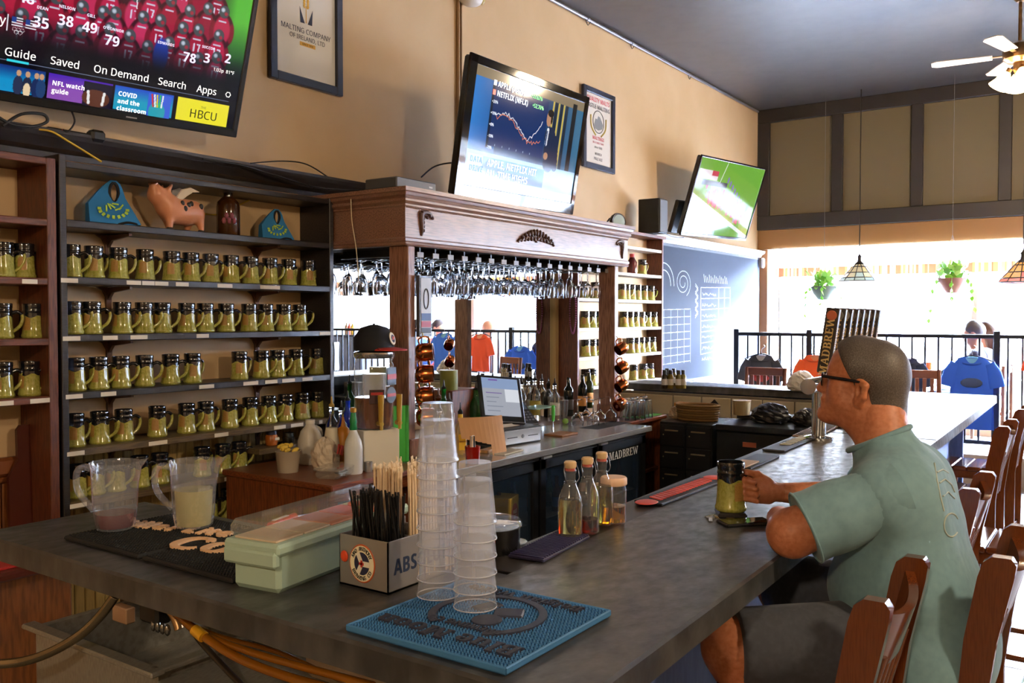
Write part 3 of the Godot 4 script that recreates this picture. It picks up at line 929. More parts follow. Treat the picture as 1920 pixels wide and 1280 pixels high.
	for s in [-1.0, 1.0]:
		part("wheat_sprig", tubem(curve([Vector3(s * 0.05, -0.05, 0.005), Vector3(s * 0.13, 0.02, 0.005), Vector3(s * 0.14, 0.12, 0.005)], 5), 0.008, 5), hexm("b9a24a", 0.6), f2)
	words("MALTINGS", 0.042, rd, f2, Vector3(0, -0.075, 0.005), Basis.IDENTITY, "bold", 0.0005)
	words("IN A FAMILY WAY", 0.026, rd, f2, Vector3(0, -0.115, 0.005), Basis.IDENTITY, "", 0.0005)
	words("since 1868", 0.03, gy, f2, Vector3(0, -0.155, 0.005), Basis.IDENTITY, "", 0.0005)
	words("MUNICH", 0.03, gy, f2, Vector3(0, -0.215, 0.005), Basis.IDENTITY, "bold", 0.0005)
	words("PALE ALE", 0.036, gy, f2, Vector3(0, -0.26, 0.005), Basis.IDENTITY, "bold", 0.0005)
	# --- conduit, detector
	var steel := hexm("9a9aa4", 0.35, 0.7)
	var cd := thing("ceiling_conduit", "steel conduit along the top of the tan wall", "conduit", Vector3(0, ROOF - 0.03, WZ + 0.03))
	part("pipe", tubem([Vector3(4.5, 0, 0), Vector3(11.3, 0, 0)], 0.014, 10), steel, cd)
	for x in [6.95, 7.8, 9.15]:
		part("clamp", tubem([Vector3(x - 0.02, 0, 0), Vector3(x + 0.02, 0, 0)], 0.019, 10), steel, cd)
		part("clip", tubem(curve([Vector3(x - 0.04, -0.012, 0), Vector3(x, -0.05, 0.0), Vector3(x + 0.04, -0.012, 0)], 4), 0.004, 5), hexm("3a3630", 0.5), cd)
	var vc := thing("wall_conduit", "tan painted vertical conduit beside the canopy television", "conduit", Vector3(5.12, 0, WZ + 0.012))
	part("pipe", tubem([Vector3(0, 2.4, 0), Vector3(0, 4.25, 0)], 0.012, 10), hexm("8f6f45", 0.5), vc)
	part("pipe", tubem([Vector3(0.035, 2.4, 0), Vector3(0.035, 4.25, 0)], 0.008, 8), hexm("6a4f2c", 0.5), vc)
	var det := oz(882, -4, WZ + 0.08)
	var dt := thing("wall_sensor", "white plastic wall sensor at the top of the conduit", "sensor", det)
	part("body", MB.new().ball(Vector3.ZERO, Vector3(0.11, 0.06, 0.08), 18).done(), hexm("e6e4de", 0.35), dt)
	part("lens", MB.new().ball(Vector3(0.09, 0.0, 0.03), Vector3(0.03, 0.03, 0.03), 12).done(), hexm("c8b068", 0.2), dt)
	# --- moulding ledge with cables
	var lg := thing("wall_ledge", "dark painted moulding ledge above the mug shelves carrying cables", "ledge", Vector3(0.9, 2.385, WZ))
	part("moulding", MB.new().extrude(PackedVector2Array([V(0, 0), V(0.03, 0), V(0.035, 0.025), V(0.075, 0.04), V(0.11, 0.08), V(0.12, 0.1), V(0.12, 0.115), V(0, 0.115)]), 3.5, Transform3D(Basis(Vector3.BACK, Vector3.UP, Vector3.RIGHT), Vector3.ZERO)).done(), hexm("2f2a2a", 0.4), lg)
	part("backing", MB.new().box(Vector3(1.35, -0.02, 0.012), Vector3(2.7, 0.04, 0.024), 0.002).done(), hexm("b98a5e", 0.5), lg)
	var L := func(px: float, py: float, z := -3.9) -> Vector3: return oz(px, py, z)
	one("cable", "yellow network cable hanging over the dark ledge", "cable", tubem(curve([L.call(60, 242, -3.95), L.call(95, 246, -3.91), L.call(125, 263, -3.9), L.call(190, 303, -3.9)], 6), 0.005, 6), hexm("c8a428", 0.5))
	one("cable", "yellow cable tail trailing behind the amber bottle", "cable", tubem(curve([L.call(378, 400, -4.03), L.call(408, 402, -4.03), L.call(440, 388, -4.03), L.call(478, 370, -4.03)], 6), 0.004, 6), hexm("c8a428", 0.5))
	one("cable", "black cable loop drooping below the large television", "cable", tubem(curve([L.call(-10, 215), L.call(20, 232), L.call(60, 237), L.call(88, 228), L.call(80, 214), L.call(40, 214), L.call(5, 236)], 6), 0.007, 6), black)
	one("cable", "thin black cable dropping from the large television to power strip", "cable", tubem(curve([L.call(133, 205), L.call(140, 228), L.call(128, 246), L.call(118, 243)], 6), 0.004, 6), black)
	one("cable", "long black cable lying along the dark ledge towards the canopy", "cable", tubem(curve([L.call(380, 298), L.call(450, 309), L.call(520, 330), L.call(600, 352), L.call(690, 356, -3.85), L.call(735, 346, -3.8)], 6), 0.006, 6), black)
	one("cable", "black cable arching above the dark ledge near the canopy", "cable", tubem(curve([L.call(470, 306), L.call(530, 302, -3.98), L.call(575, 308, -3.98), L.call(618, 334, -3.95)], 6), 0.004, 6), black)
	one("cable", "black cable from the set top box to the canopy television", "cable", tubem(curve([oz(790, 332, -3.6), oz(815, 312, -3.6), oz(850, 305, -3.5), oz(880, 310, -3.45)], 6), 0.005, 6), black)
	var ps := thing("power_strip", "black power strip with a red light on the ledge", "power strip", L.call(125, 252, -3.97))
	part("body", boxm(Vector3(0.2, 0.035, 0.05), 0.008), black, ps)
	part("pilot_light", MB.new().ball(Vector3(-0.03, 0.006, 0.026), Vector3(0.008, 0.008, 0.004), 8).done(), glow(Color(1, 0.1, 0.05), 1.5), ps)
	one("power_adapter", "black plug-in power adapter on the ledge", "adapter", boxm(Vector3(0.07, 0.055, 0.06), 0.012), black, L.call(180, 256, -3.95))
	# --- boxes on top
	var sb := thing("set_top_box", "grey set top box on the back bar canopy", "media box", Vector3(3.86, 2.413, -3.46))
	part("case", boxm(Vector3(0.34, 0.06, 0.24), 0.006), hexm("48494c", 0.4), sb)
	part("base_plate", boxm(Vector3(0.35, 0.012, 0.25), 0.002), hexm("2a2b2d", 0.5), sb, Vector3(0, -0.033, 0))
	part("logo", boxm(Vector3(0.03, 0.01, 0.001), 0.0), hexm("b8babd", 0.4), sb, Vector3(0.12, 0.0, 0.1205))
	var sp := thing("loudspeaker", "black box loudspeaker on top of the small mug shelf", "speaker", Vector3(7.89, 2.47, -3.84))
	part("cabinet", boxm(Vector3(0.18, 0.33, 0.22), 0.006), hexm("141414", 0.6), sp, Vector3(0, 0.165, 0))
	part("grille", boxm(Vector3(0.165, 0.31, 0.01), 0.003), hexm("5a5c60", 0.7), sp, Vector3(0, 0.165, 0.114))
	one("speaker_wire", "thin black wire looping from the loudspeaker to the television", "wire", tubem(curve([Vector3(7.98, 2.72, -3.9), Vector3(8.1, 2.66, -3.9), Vector3(8.15, 2.55, -3.86), Vector3(8.2, 2.49, -3.84), Vector3(8.5, 2.48, -3.86), Vector3(8.75, 2.5, -3.9)], 6), 0.005, 6), black)
	var ck := thing("desk_clock", "small round clock on top of the back bar", "clock", Vector3(oz(1158, 424, -3.5).x, 2.372, -3.5), -0.4)
	part("case", MB.new().lathe([V(0, -0.02), V(0.07, -0.02), V(0.075, 0), V(0.07, 0.02), V(0.062, 0.018), V(0, 0.018)], 22, Transform3D(Basis(Vector3.RIGHT, PI / 2), Vector3(0, 0.075, 0))).done(), hexm("3a3634", 0.4, 0.5), ck)
	part("dial", MB.new().lathe([V(0.06, 0.019), V(0, 0.0195)], 20, Transform3D(Basis(Vector3.RIGHT, PI / 2), Vector3(0, 0.075, 0))).done(), hexm("b9d2d2", 0.3), ck)
	part("stand", tubem(curve([Vector3(-0.1, 0.0, 0), Vector3(-0.11, 0.06, 0), Vector3(-0.08, 0.1, 0)], 5), 0.008, 6), hexm("3a3634", 0.4, 0.5), ck)
	# --- chalkboard
	im = Image.create(768, 384, false, Image.FORMAT_RGB8)
	im.fill(Color("30353f"))
	var ch := Color("b4bac4")
	for i in 7:
		stroke(im, [V(300, 110 + i * 34), V(520, 104 + i * 33)], 2, ch)
	for x in [300, 430, 475, 520]:
		stroke(im, [V(x, 110), V(x, 310)], 2, ch)
	for i in 8:
		stroke(im, [V(20, 180 + i * 22), V(230, 176 + i * 22)], 1.6, ch)
	for i in 6:
		stroke(im, [V(20 + i * 42, 180), V(20 + i * 42, 335)], 1.6, ch)
	for i in 7:
		var pts := []
		for k in 26:
			pts.append(V(310 + k * 4, 130 + i * 33 + rng.randf_range(-5, 5)))
		stroke(im, pts, 1.6, ch)
	for i in 2:
		var arc := []
		for k in 20:
			var a := PI + PI * k / 19.0
			arc.append(V(60 + cos(a) * (62 - i * 20), 110 + sin(a) * (62 - i * 20)))
		stroke(im, arc, 3, ch)
	for i in 2:
		var zig := []
		for k in 9:
			zig.append(V(262 + (k % 2) * 18, 100 + k * 12 + i * 6))
		stroke(im, zig, 2, ch)
	var swirl := []
	for k in 40:
		var a := k * 0.35
		swirl.append(V(180 + cos(a) * (12 + k), 100 + sin(a) * (10 + k * 0.8)))
	stroke(im, swirl, 2, ch)
	for k in 14:
		stroke(im, [V(320 + k * 13, 70 + (k % 3) * 4), V(326 + k * 13, 92)], 3, ch)
	var cb := thing("chalkboard", "grey wall chalkboard menu with chalk grids under white trim", "chalkboard", Vector3(9.85, 1.7, WZ))
	part("backing_board", boxm(Vector3(3.16, 1.48, 0.02), 0.003), hexm("30353f", 0.5), cb, Vector3(0, 0, 0.01))
	var q := QuadMesh.new()
	q.size = Vector2(3.1, 1.42)
	var cm := StandardMaterial3D.new()
	cm.albedo_texture = ImageTexture.create_from_image(im)
	cm.roughness = 0.65
	cm.metallic_specular = 0.12
	part("writing_surface", q, cm, cb, Vector3(0, 0, 0.0215))
	part("crown_trim", MB.new().extrude(PackedVector2Array([V(0, 0), V(0.03, 0), V(0.045, 0.03), V(0.08, 0.05), V(0.09, 0.08), V(0, 0.08)]), 3.2, Transform3D(Basis(Vector3.BACK, Vector3.UP, Vector3.RIGHT), Vector3(-1.6, 0.74, 0))).done(), hexm("dcdad6", 0.4), cb)
	part("ledge_trim", boxm(Vector3(3.2, 0.04, 0.06), 0.006), hexm("8a7a6c", 0.4), cb, Vector3(0, -0.76, 0.03))
	one("window_sensor", "small white sensor box at the corner of the window wall", "sensor", boxm(Vector3(0.05, 0.13, 0.05), 0.015), hexm("e4e2de", 0.4), ox(1430, 493, FX - 0.1))

func frame(t: Node3D, w: float, h: float, b: float) -> void:
	var m := MB.new()
	m.box(Vector3(-w / 2 + b / 2, 0, 0.01), Vector3(b, h, 0.03), 0.004)
	m.box(Vector3(w / 2 - b / 2, 0, 0.01), Vector3(b, h, 0.03), 0.004)
	m.box(Vector3(0, -h / 2 + b / 2, 0.01), Vector3(w - 2 * b, b, 0.03), 0.004)
	m.box(Vector3(0, h / 2 - b / 2, 0.01), Vector3(w - 2 * b, b, 0.03), 0.004)
	part("frame", m.done(), hexm("1d2130", 0.4), t)

# ================= mug shelves =================
var mug0: Node3D
func glaze(c: Color, rough := 0.12) -> StandardMaterial3D:
	var m := mat(c, rough)
	m.clearcoat_enabled = true
	m.clearcoat = 0.6
	m.clearcoat_roughness = 0.05
	return m
func make_mug(n: String, label: String, group: String, seg := 24) -> Node3D:
	var t := thing(n, label, "mug", Vector3.ZERO, 0, group)
	var green := grain("mug_green", Color("8a8c34"), Color("b0ac58"), Vector3(9, 5, 9), 0.14, 0.02, 61)
	green.clearcoat_enabled = true
	green.clearcoat = 0.6
	green.clearcoat_roughness = 0.05
	var blk := glaze(Color("14161c"))
	var clay := grain("mug_clay", Color("96702c"), Color("ad8540"), Vector3(12, 12, 12), 0.5, 0.03, 62)
	part("body", lathem([V(0, 0), V(0.044, 0), V(0.0475, 0.004), V(0.0475, 0.012), V(0.0445, 0.018), V(0.0415, 0.05), V(0.0395, 0.1)], seg), green, t)
	part("rim_band", lathem([V(0.0398, 0.097), V(0.0405, 0.103), V(0.0392, 0.108), V(0.0412, 0.112), V(0.0412, 0.118), V(0.0395, 0.122), V(0.0408, 0.128), V(0.0415, 0.143), V(0.0405, 0.147), V(0.0375, 0.146), V(0.036, 0.12), V(0.036, 0.03), V(0, 0.025)], seg), blk, t)
	var drip := MB.new()
	for i in seg:
		var a := TAU * i / seg
		var b := TAU * (i + 1) / seg
		var y0 := 0.091 - 0.006 * sin(i * 1.3)
		var y1 := 0.091 - 0.006 * sin((i + 1) % seg * 1.3)
		drip.quad(Vector3(cos(a) * 0.0407, y0, sin(a) * 0.0407), Vector3(cos(b) * 0.0407, y1, sin(b) * 0.0407), Vector3(cos(b) * 0.0402, 0.101, sin(b) * 0.0402), Vector3(cos(a) * 0.0402, 0.101, sin(a) * 0.0402), 1)
	part("glaze_drip", drip.done(), blk, t)
	var hp := curve([Vector3(0.038, 0.105, 0), Vector3(0.058, 0.112, 0), Vector3(0.076, 0.1, 0), Vector3(0.079, 0.078, 0), Vector3(0.068, 0.05, 0), Vector3(0.042, 0.028, 0)], 4)
	var k := hp.size() * 2 / 5
	part("handle", tubem(hp.slice(k - 1), 0.0072, 8), green, t)
	part("handle_top", tubem(hp.slice(0, k + 1), 0.0074, 8), blk, t)
	var bd := MB.new()
	for i in 8:
		for j in 6:
			var a0 := 1.95 + i * 0.1
			var a1 := a0 + 0.1
			var top0 := 0.082 + 0.008 * sin(PI * (i + 0.0) / 8.0)
			var top1 := 0.082 + 0.008 * sin(PI * (i + 1.0) / 8.0)
			var r := func(y: float) -> float: return lerpf(0.0445, 0.0395, clampf((y - 0.018) / 0.082, 0, 1)) + 0.0012
			var ya0 := lerpf(0.034, top0, j / 6.0)
			var yb0 := lerpf(0.034, top0, (j + 1) / 6.0)
			var ya1 := lerpf(0.034, top1, j / 6.0)
			var yb1 := lerpf(0.034, top1, (j + 1) / 6.0)
			bd.quad(Vector3(cos(a0) * r.call(ya0), ya0, sin(a0) * r.call(ya0)), Vector3(cos(a1) * r.call(ya1), ya1, sin(a1) * r.call(ya1)), Vector3(cos(a1) * r.call(yb1), yb1, sin(a1) * r.call(yb1)), Vector3(cos(a0) * r.call(yb0), yb0, sin(a0) * r.call(yb0)), 1)
	part("clay_badge", bd.done(), clay, t)
	return t

var shelf_m: Array
func mug_row(pxs: Array, py: float, y: float, z: float, where: String, group: String, from := "", back := false) -> void:
	for n in pxs.size():
		var px: float = pxs[n]
		var label: String = "%s green mug from the %s, on %s" % [NTH[pxs.size() - 1 - n if back else n], from, where]
		var at := oz(px, py, z)
		at.y = y
		var turn := rng.randf_range(-0.75, 0.3)
		if mug0 == null:
			mug0 = make_mug("beer_mug", label, group, 20)
			mug0.position = at
			mug0.rotation.y = turn
		else:
			var o := dup(mug0, at, turn, label, group)
			o.scale = Vector3.ONE

func label_strips(parent: Node, spots: Array, y: float, z: float, strips: Array, origin: Vector3) -> void:
	for s in spots:
		var a := oz(s[0], 600, z).x
		var b := oz(s[1], 600, z).x
		part("name_label", boxm(Vector3(b - a, 0.019, 0.001), 0.0), hexm("ded9cd", 0.5), parent, Vector3((a + b) / 2, y - 0.017, z + 0.0015) - origin)

func build_mug_racks() -> void:
	var blackw := grain("black_wood", Color("1e1a1c"), Color("2d282a"), Vector3(0.8, 8, 8), 0.35, 0.02, 51)
	var brownw := grain("brown_wood", Color("4a2213"), Color("6b371f"), Vector3(0.8, 8, 8), 0.4, 0.02, 52)
	var brownv := grain("brown_wood_v", Color("4a2213"), Color("6b371f"), Vector3(8, 0.8, 8), 0.4, 0.02, 53)
	var tanw := grain("worn_shelf", Color("4d3f2c"), Color("6b5a3c"), Vector3(0.8, 8, 8), 0.45, 0.02, 54)
	var iron := hexm("5b3a22", 0.45)
	# black rack
	var o := Vector3(2.06, 0, WZ)
	var r := thing("mug_rack", "tall black wooden mug rack with seven shelves of mugs", "shelf unit", o)
	part("side_panel", between(Vector3(0, 0.0, 0.0), Vector3(0.03, 2.37, 0.25), 0.003), blackw, r)
	part("side_panel", between(Vector3(1.57, 0.0, 0.0), Vector3(1.6, 2.37, 0.25), 0.003), blackw, r)
	part("top_board", between(Vector3(0.03, 2.315, 0.0), Vector3(1.57, 2.343, 0.25), 0.003), blackw, r)
	var ys := [2.092, 1.845, 1.593, 1.34, 1.09, 0.86, 0.62]
	var spots := [[], [[115, 147], [238, 265], [267, 290], [291, 316], [330, 354], [408, 436], [488, 525]], [[117, 150], [192, 220], [244, 276], [368, 391], [599, 619]], [[121, 153], [187, 216], [372, 400], [455, 483], [496, 519], [528, 552], [566, 585]], [[122, 155], [276, 311], [400, 426], [512, 534], [544, 567], [597, 603]], [[126, 158], [418, 441]], []]
	for i in 7:
		var s := part("shelf_board", between(Vector3(0.03, ys[i] - 0.032, 0.0), Vector3(1.57, ys[i], 0.25), 0.003), blackw if i < 4 else tanw, r)
		label_strips(s, spots[i], ys[i], -3.8, [], o)
		for x in [0.36, 1.24]:
			var br := MB.new()
			br.extrude(PackedVector2Array([V(-0.012, -0.16), V(0.012, -0.16), V(0.014, -0.08), V(0.03, -0.05), V(0.06, -0.034), V(-0.06, -0.034), V(-0.03, -0.05), V(-0.014, -0.08)]), 0.012, Transform3D(Basis.IDENTITY, Vector3(x, ys[i], 0.004)))
			br.extrude(PackedVector2Array([V(0.01, -0.034), V(0.2, -0.034), V(0.2, -0.045), V(0.05, -0.06), V(0.01, -0.1)]), 0.014, Transform3D(Basis(Vector3.BACK, Vector3.UP, Vector3.LEFT), Vector3(x + 0.007, ys[i], 0.0)))
			part("bracket", br.done(), iron, r)
	var g := "mugs on the black rack"
	mug_row([133, 176, 222, 272, 322, 358, 395, 433, 470, 506, 541, 578], 500, ys[1], -3.9, "the shelf below the winged pig", g, "brown rack")
	mug_row([136, 172, 229, 270, 304, 350, 385, 424, 467, 498, 532, 562], 600, ys[2], -3.9, "second mug shelf below the pig", g, "brown rack")
	mug_row([141, 185, 226, 271, 320, 361, 449, 490, 520, 555, 594], 700, ys[3], -3.9, "third mug shelf below the pig", g, "brown rack")
	mug_row([140, 187, 232, 295, 350, 386, 431, 469, 504, 535, 567, 595], 800, ys[4], -3.9, "fourth mug shelf below the pig", g, "brown rack")
	mug_row([143, 178, 217, 262, 300, 379, 418, 449], 890, ys[5], -3.9, "fifth mug shelf below the pig", g, "brown rack")
	mug_row([393, 429, 462], 950, ys[6], -3.9, "lowest shelf of black rack", g, "brown rack")
	# brown rack beside it
	o = Vector3(1.0, 0, WZ)
	r = thing("mug_rack", "reddish brown wooden mug rack beside the black rack", "shelf unit", o)
	part("side_panel", between(Vector3(1.005, 0.0, 0.0), Vector3(1.045, 2.345, 0.25), 0.003), brownv, r)
	part("side_panel", between(Vector3(0.0, 1.3, 0.0), Vector3(0.03, 2.345, 0.25), 0.003), brownv, r)
	part("top_board", between(Vector3(0.03, 2.315, 0.0), Vector3(1.005, 2.345, 0.25), 0.003), brownw, r)
	var ly := [2.085, 1.835, 1.58, 1.333]
	var lsp := [[], [[42, 71]], [], [[-5, 23], [54, 91]]]
	for i in 4:
		var s := part("shelf_board", between(Vector3(0.03, ly[i] - 0.03, 0.0), Vector3(1.005, ly[i], 0.25), 0.003), brownw, r)
		label_strips(s, lsp[i], ly[i], -3.8, [], o)
	g = "mugs on the brown rack"
	mug_row([-42, 6, 45], 500, ly[1], -3.9, "top mug shelf of the brown rack", g, "black rack", true)
	mug_row([-40, 3, 62], 600, ly[2], -3.9, "middle mug shelf of the brown rack", g, "black rack", true)
	mug_row([-44, 4, 55], 700, ly[3], -3.9, "bottom mug shelf of the brown rack", g, "black rack", true)
	one("cutting_board", "long dark wooden paddle board leaning on the wainscot", "cutting board", MB.new().extrude(PackedVector2Array([V(-0.085, 0), V(0.085, 0), V(0.085, 0.76), V(0.06, 0.8), V(0.045, 0.83), V(0.045, 0.96), V(0.03, 0.98), V(-0.03, 0.98), V(-0.045, 0.96), V(-0.045, 0.83), V(-0.06, 0.8), V(-0.085, 0.76)]), 0.02, Transform3D(Basis(Vector3.RIGHT, -0.03), Vector3.ZERO)).done(), hexm("4a1c10", 0.35), Vector3(oz(57, 880, -3.95).x, 0.22, -3.96))
	# small rack with white shelf edges past the back bar
	o = Vector3(6.46, 0, WZ)
	r = thing("mug_rack", "narrow brown rack with white edged shelves beside the chalkboard", "shelf unit", o)
	var redb := grain("rack_brown", Color("4a2213"), Color("6b371f"), Vector3(8, 0.8, 8), 0.4, 0.02, 55)
	var whitew := hexm("cfc9c2", 0.45)
	part("side_panel", between(Vector3(0, 0.2, 0), Vector3(0.03, 2.45, 0.22), 0.003), redb, r)
	part("side_panel", between(Vector3(1.73, 0.2, 0), Vector3(1.76, 2.47, 0.17), 0.003), redb, r)
	part("top_board", between(Vector3(0.0, 2.44, 0), Vector3(1.76, 2.468, 0.2), 0.003), redb, r)
	var sy := []
	for py in [469.0, 516.5, 563.4, 612.0, 659.0, 708.0, 757.0]:
		sy.append(oz(1240, py, -3.88).y)
	for i in 7:
		part("shelf_board", between(Vector3(0.03, sy[i] - 0.028, 0), Vector3(1.73, sy[i], 0.165), 0.002), whitew if i < 6 else redb, r)
		part("upright_rail", between(Vector3(1.0, sy[i] + 0.001, 0.0), Vector3(1.012, sy[i] + 0.2, 0.006), 0.0), hexm("a8a49c", 0.4), r)
	g = "mugs on the narrow rack"
	mug_row([1095, 1116, 1166, 1174, 1184, 1195, 1207, 1220], 560, sy[2], -3.96, "topmost full shelf of narrow rack", g, "chalkboard", true)
	mug_row([1097, 1110, 1122, 1170, 1181, 1191, 1202, 1214, 1226], 600, sy[3], -3.96, "second full shelf of narrow rack", g, "chalkboard", true)
	mug_row([1098, 1110, 1121, 1182, 1192, 1202, 1212, 1223], 650, sy[4], -3.96, "third full shelf of narrow rack", g, "chalkboard", true)
	mug_row([1098, 1110, 1188, 1206, 1219], 700, sy[5], -3.96, "fourth full shelf of narrow rack", g, "chalkboard", true)
	mug_row([1183, 1194, 1205, 1216, 1227], 740, sy[6], -3.96, "fifth full shelf of narrow rack", g, "chalkboard", true)
	var mm := dup(mug0, Vector3(oz(1204, 500, -3.95).x, sy[1], -3.95), -0.3, "single green mug beside the red bottle on narrow rack", "")
	mm.set_meta("group", "mugs on the narrow rack")
	var rb := thing("sauce_bottle", "dark bottle with red cap on the narrow rack", "bottle", Vector3(oz(1185, 500, -3.95).x, sy[1], -3.95))
	part("body", lathem([V(0, 0), V(0.045, 0), V(0.048, 0.01), V(0.048, 0.11), V(0.03, 0.14), V(0.022, 0.16), V(0, 0.16)], 18), hexm("4a1512", 0.2), rb)
	part("cap", lathem([V(0.024, 0.155), V(0.024, 0.19), V(0, 0.192)], 14), hexm("b0302a", 0.4), rb)
	# figures on the shelf over the mugs
	tote(oz(213, 410, -3.9), "blue neoprene tote with lime print beside the winged pig", 1.0, 2.092)
	tote(oz(520, 435, -3.9), "blue neoprene tote with lime print beside the amber bottle", 0.82, 2.092)
	pig(Vector3(oz(335, 425, -3.9).x, 2.092, -3.9))
	var bp := Vector3(oz(428, 430, -3.9).x, 2.092, -3.9)
	var gr := thing("growler_bottle", "amber glass growler with a pink print on the top shelf", "bottle", bp)
	part("body", lathem([V(0, 0), V(0.056, 0), V(0.06, 0.006), V(0.06, 0.15), V(0.055, 0.175), V(0.03, 0.2), V(0.022, 0.205), V(0.022, 0.225)], 26), hexm("3a1f0c", 0.06), gr)
	part("cap", lathem([V(0.026, 0.222), V(0.026, 0.245), V(0.0, 0.247)], 18), hexm("15120f", 0.5), gr)
	var pr := MB.new()
	for a in 5:
		pr.ball(Vector3(cos(2.0 + a * 0.22) * 0.06, 0.075 + (a % 2) * 0.025, sin(2.0 + a * 0.22) * 0.06), Vector3(0.012, 0.018, 0.012), 8)
	part("printed_emblem", pr.done(), hexm("8a4a58", 0.6), gr)
	gr.rotation.y = 0.3
	one("bottle_opener", "steel bar blade bottle opener hanging on the black rack", "bottle opener", MB.new().extrude(PackedVector2Array([V(-0.018, 0.0), V(0.018, 0.0), V(0.02, 0.02), V(0.016, 0.05), V(0.016, 0.12), V(0.021, 0.15), V(0.021, 0.165), V(-0.021, 0.165), V(-0.021, 0.15), V(-0.016, 0.12), V(-0.016, 0.05), V(-0.02, 0.02)]), 0.003).done(), hexm("b8bcc2", 0.25, 0.9), Vector3(3.675, 1.36, -3.797))
	# jars on the shelf end by the cabinet
	var jr := thing("spice_jar", "small jar of orange spice with blue lid under the mugs", "jar", Vector3(oz(509, 830, -3.86).x, 0.972, -3.86))
	part("body", lathem([V(0, 0), V(0.03, 0), V(0.033, 0.01), V(0.033, 0.05), V(0.026, 0.06), V(0, 0.06)], 16), hexm("a35a1e", 0.3), jr)
	part("lid", lathem([V(0.03, 0.058), V(0.03, 0.08), V(0, 0.081)], 16), hexm("2a3050", 0.4), jr)
	part("tag", boxm(Vector3(0.03, 0.014, 0.002), 0.0), hexm("d8d4c8", 0.6), jr, Vector3(0.012, 0.035, 0.033))
	one("spice_jar", "small black lidded jar under the mugs beside spice jar", "jar", lathem([V(0, 0), V(0.032, 0), V(0.034, 0.03), V(0.03, 0.034), V(0.03, 0.055), V(0, 0.056)], 16), hexm("1a1816", 0.3), Vector3(oz(541, 830, -3.86).x, 0.972, -3.86))
	one("jar_ledge", "narrow wooden ledge carrying two spice jars beside cabinet", "ledge", between(Vector3(oz(473, 840, -3.85).x, 0.94, -3.94), Vector3(3.63, 0.97, -3.79), 0.003), mats["worn_shelf"])

func tote(at: Vector3, label: String, s: float, y: float) -> void:
	var t := thing("neoprene_tote", label, "tote bag", Vector3(at.x, y, -3.92))
	var outline := [V(-0.10, 0.0), V(0.12, 0.0), V(0.125, 0.012), V(0.09, 0.05), V(0.065, 0.11), V(0.045, 0.19), V(0.02, 0.215), V(0.0, 0.215), V(-0.03, 0.19), V(-0.075, 0.14), V(-0.105, 0.1), V(-0.115, 0.06)]
	var hole := []
	var m := MB.new()
	# a ring of panels round the handle slot
	for i in 14:
		hole.append(V(0.01 + 0.02 * cos(TAU * i / 14.0), 0.155 + 0.045 * sin(TAU * i / 14.0)))
	var out2 := []
	for i in 14:
		var d := V(cos(TAU * i / 14.0), sin(TAU * i / 14.0))
		var best := 0.0
		for k in outline.size():
			var p: Variant = Geometry2D.segment_intersects_segment(V(0.01, 0.155), V(0.01, 0.155) + d * 0.5, outline[k], outline[(k + 1) % outline.size()])
			if p != null:
				best = maxf(best, V(0.01, 0.155).distance_to(p))
		out2.append(V(0.01, 0.155) + d * best)
	for sd in [1.0, -1.0]:
		for i in 14:
			var j := (i + 1) % 14
			var z := func(v: Vector2) -> float: return sd * (0.008 + 0.03 * clampf(1.0 - v.y / 0.2, 0.0, 1.0))
			var a: Vector2 = hole[i]
			var b: Vector2 = hole[j]
			var c: Vector2 = out2[j]
			var d: Vector2 = out2[i]
			m.face([Vector3(a.x, a.y, z.call(a)), Vector3(b.x, b.y, z.call(b)), Vector3(c.x, c.y, z.call(c)), Vector3(d.x, d.y, z.call(d))], Vector3(0, 0, sd), 2)
	for i in 14:
		var j := (i + 1) % 14
		var zz := func(v: Vector2) -> float: return 0.008 + 0.03 * clampf(1.0 - v.y / 0.2, 0.0, 1.0)
		var c: Vector2 = out2[i]
		var d: Vector2 = out2[j]
		m.face([Vector3(c.x, c.y, zz.call(c)), Vector3(d.x, d.y, zz.call(d)), Vector3(d.x, d.y, -zz.call(d)), Vector3(c.x, c.y, -zz.call(c))], Vector3(c.x + d.x, c.y + d.y - 0.3, 0), -1)
	part("pouch", m.done(), hexm("2878b0", 0.85), t)
	var pts := []
	for h in hole:
		pts.append(Vector3(h.x, h.y, 0.012))
	part("handle_trim", tubem(pts, 0.007, 6, true), hexm("14151a", 0.8), t)
	part("base_trim", tubem(curve([Vector3(0.02, 0.006, 0.036), Vector3(0.06, 0.018, 0.036), Vector3(0.1, 0.014, 0.034), Vector3(0.122, 0.005, 0.02)], 4), 0.006, 6), hexm("14151a", 0.8), t)
	var e := MB.new()
	for i in 9:
		var a := PI + PI * i / 8.0
		e.box(Vector3(0.0 + cos(a) * 0.062, 0.075 + sin(a) * 0.036, 0.036), Vector3(0.016, 0.012, 0.002), 0.0, Basis(Vector3.BACK, a))
	for i in 6:
		e.box(Vector3(-0.03 + i * 0.013, 0.078 + (i % 2) * 0.01 + (0.012 if i in [2, 3] else 0.0), 0.033), Vector3(0.007, 0.03, 0.002), 0.0, Basis(Vector3.BACK, i * 0.5))
	part("printed_emblem", e.done(), hexm("a8c83a", 0.7), t)
	t.scale = Vector3.ONE * s
	t.rotation.y = -0.25

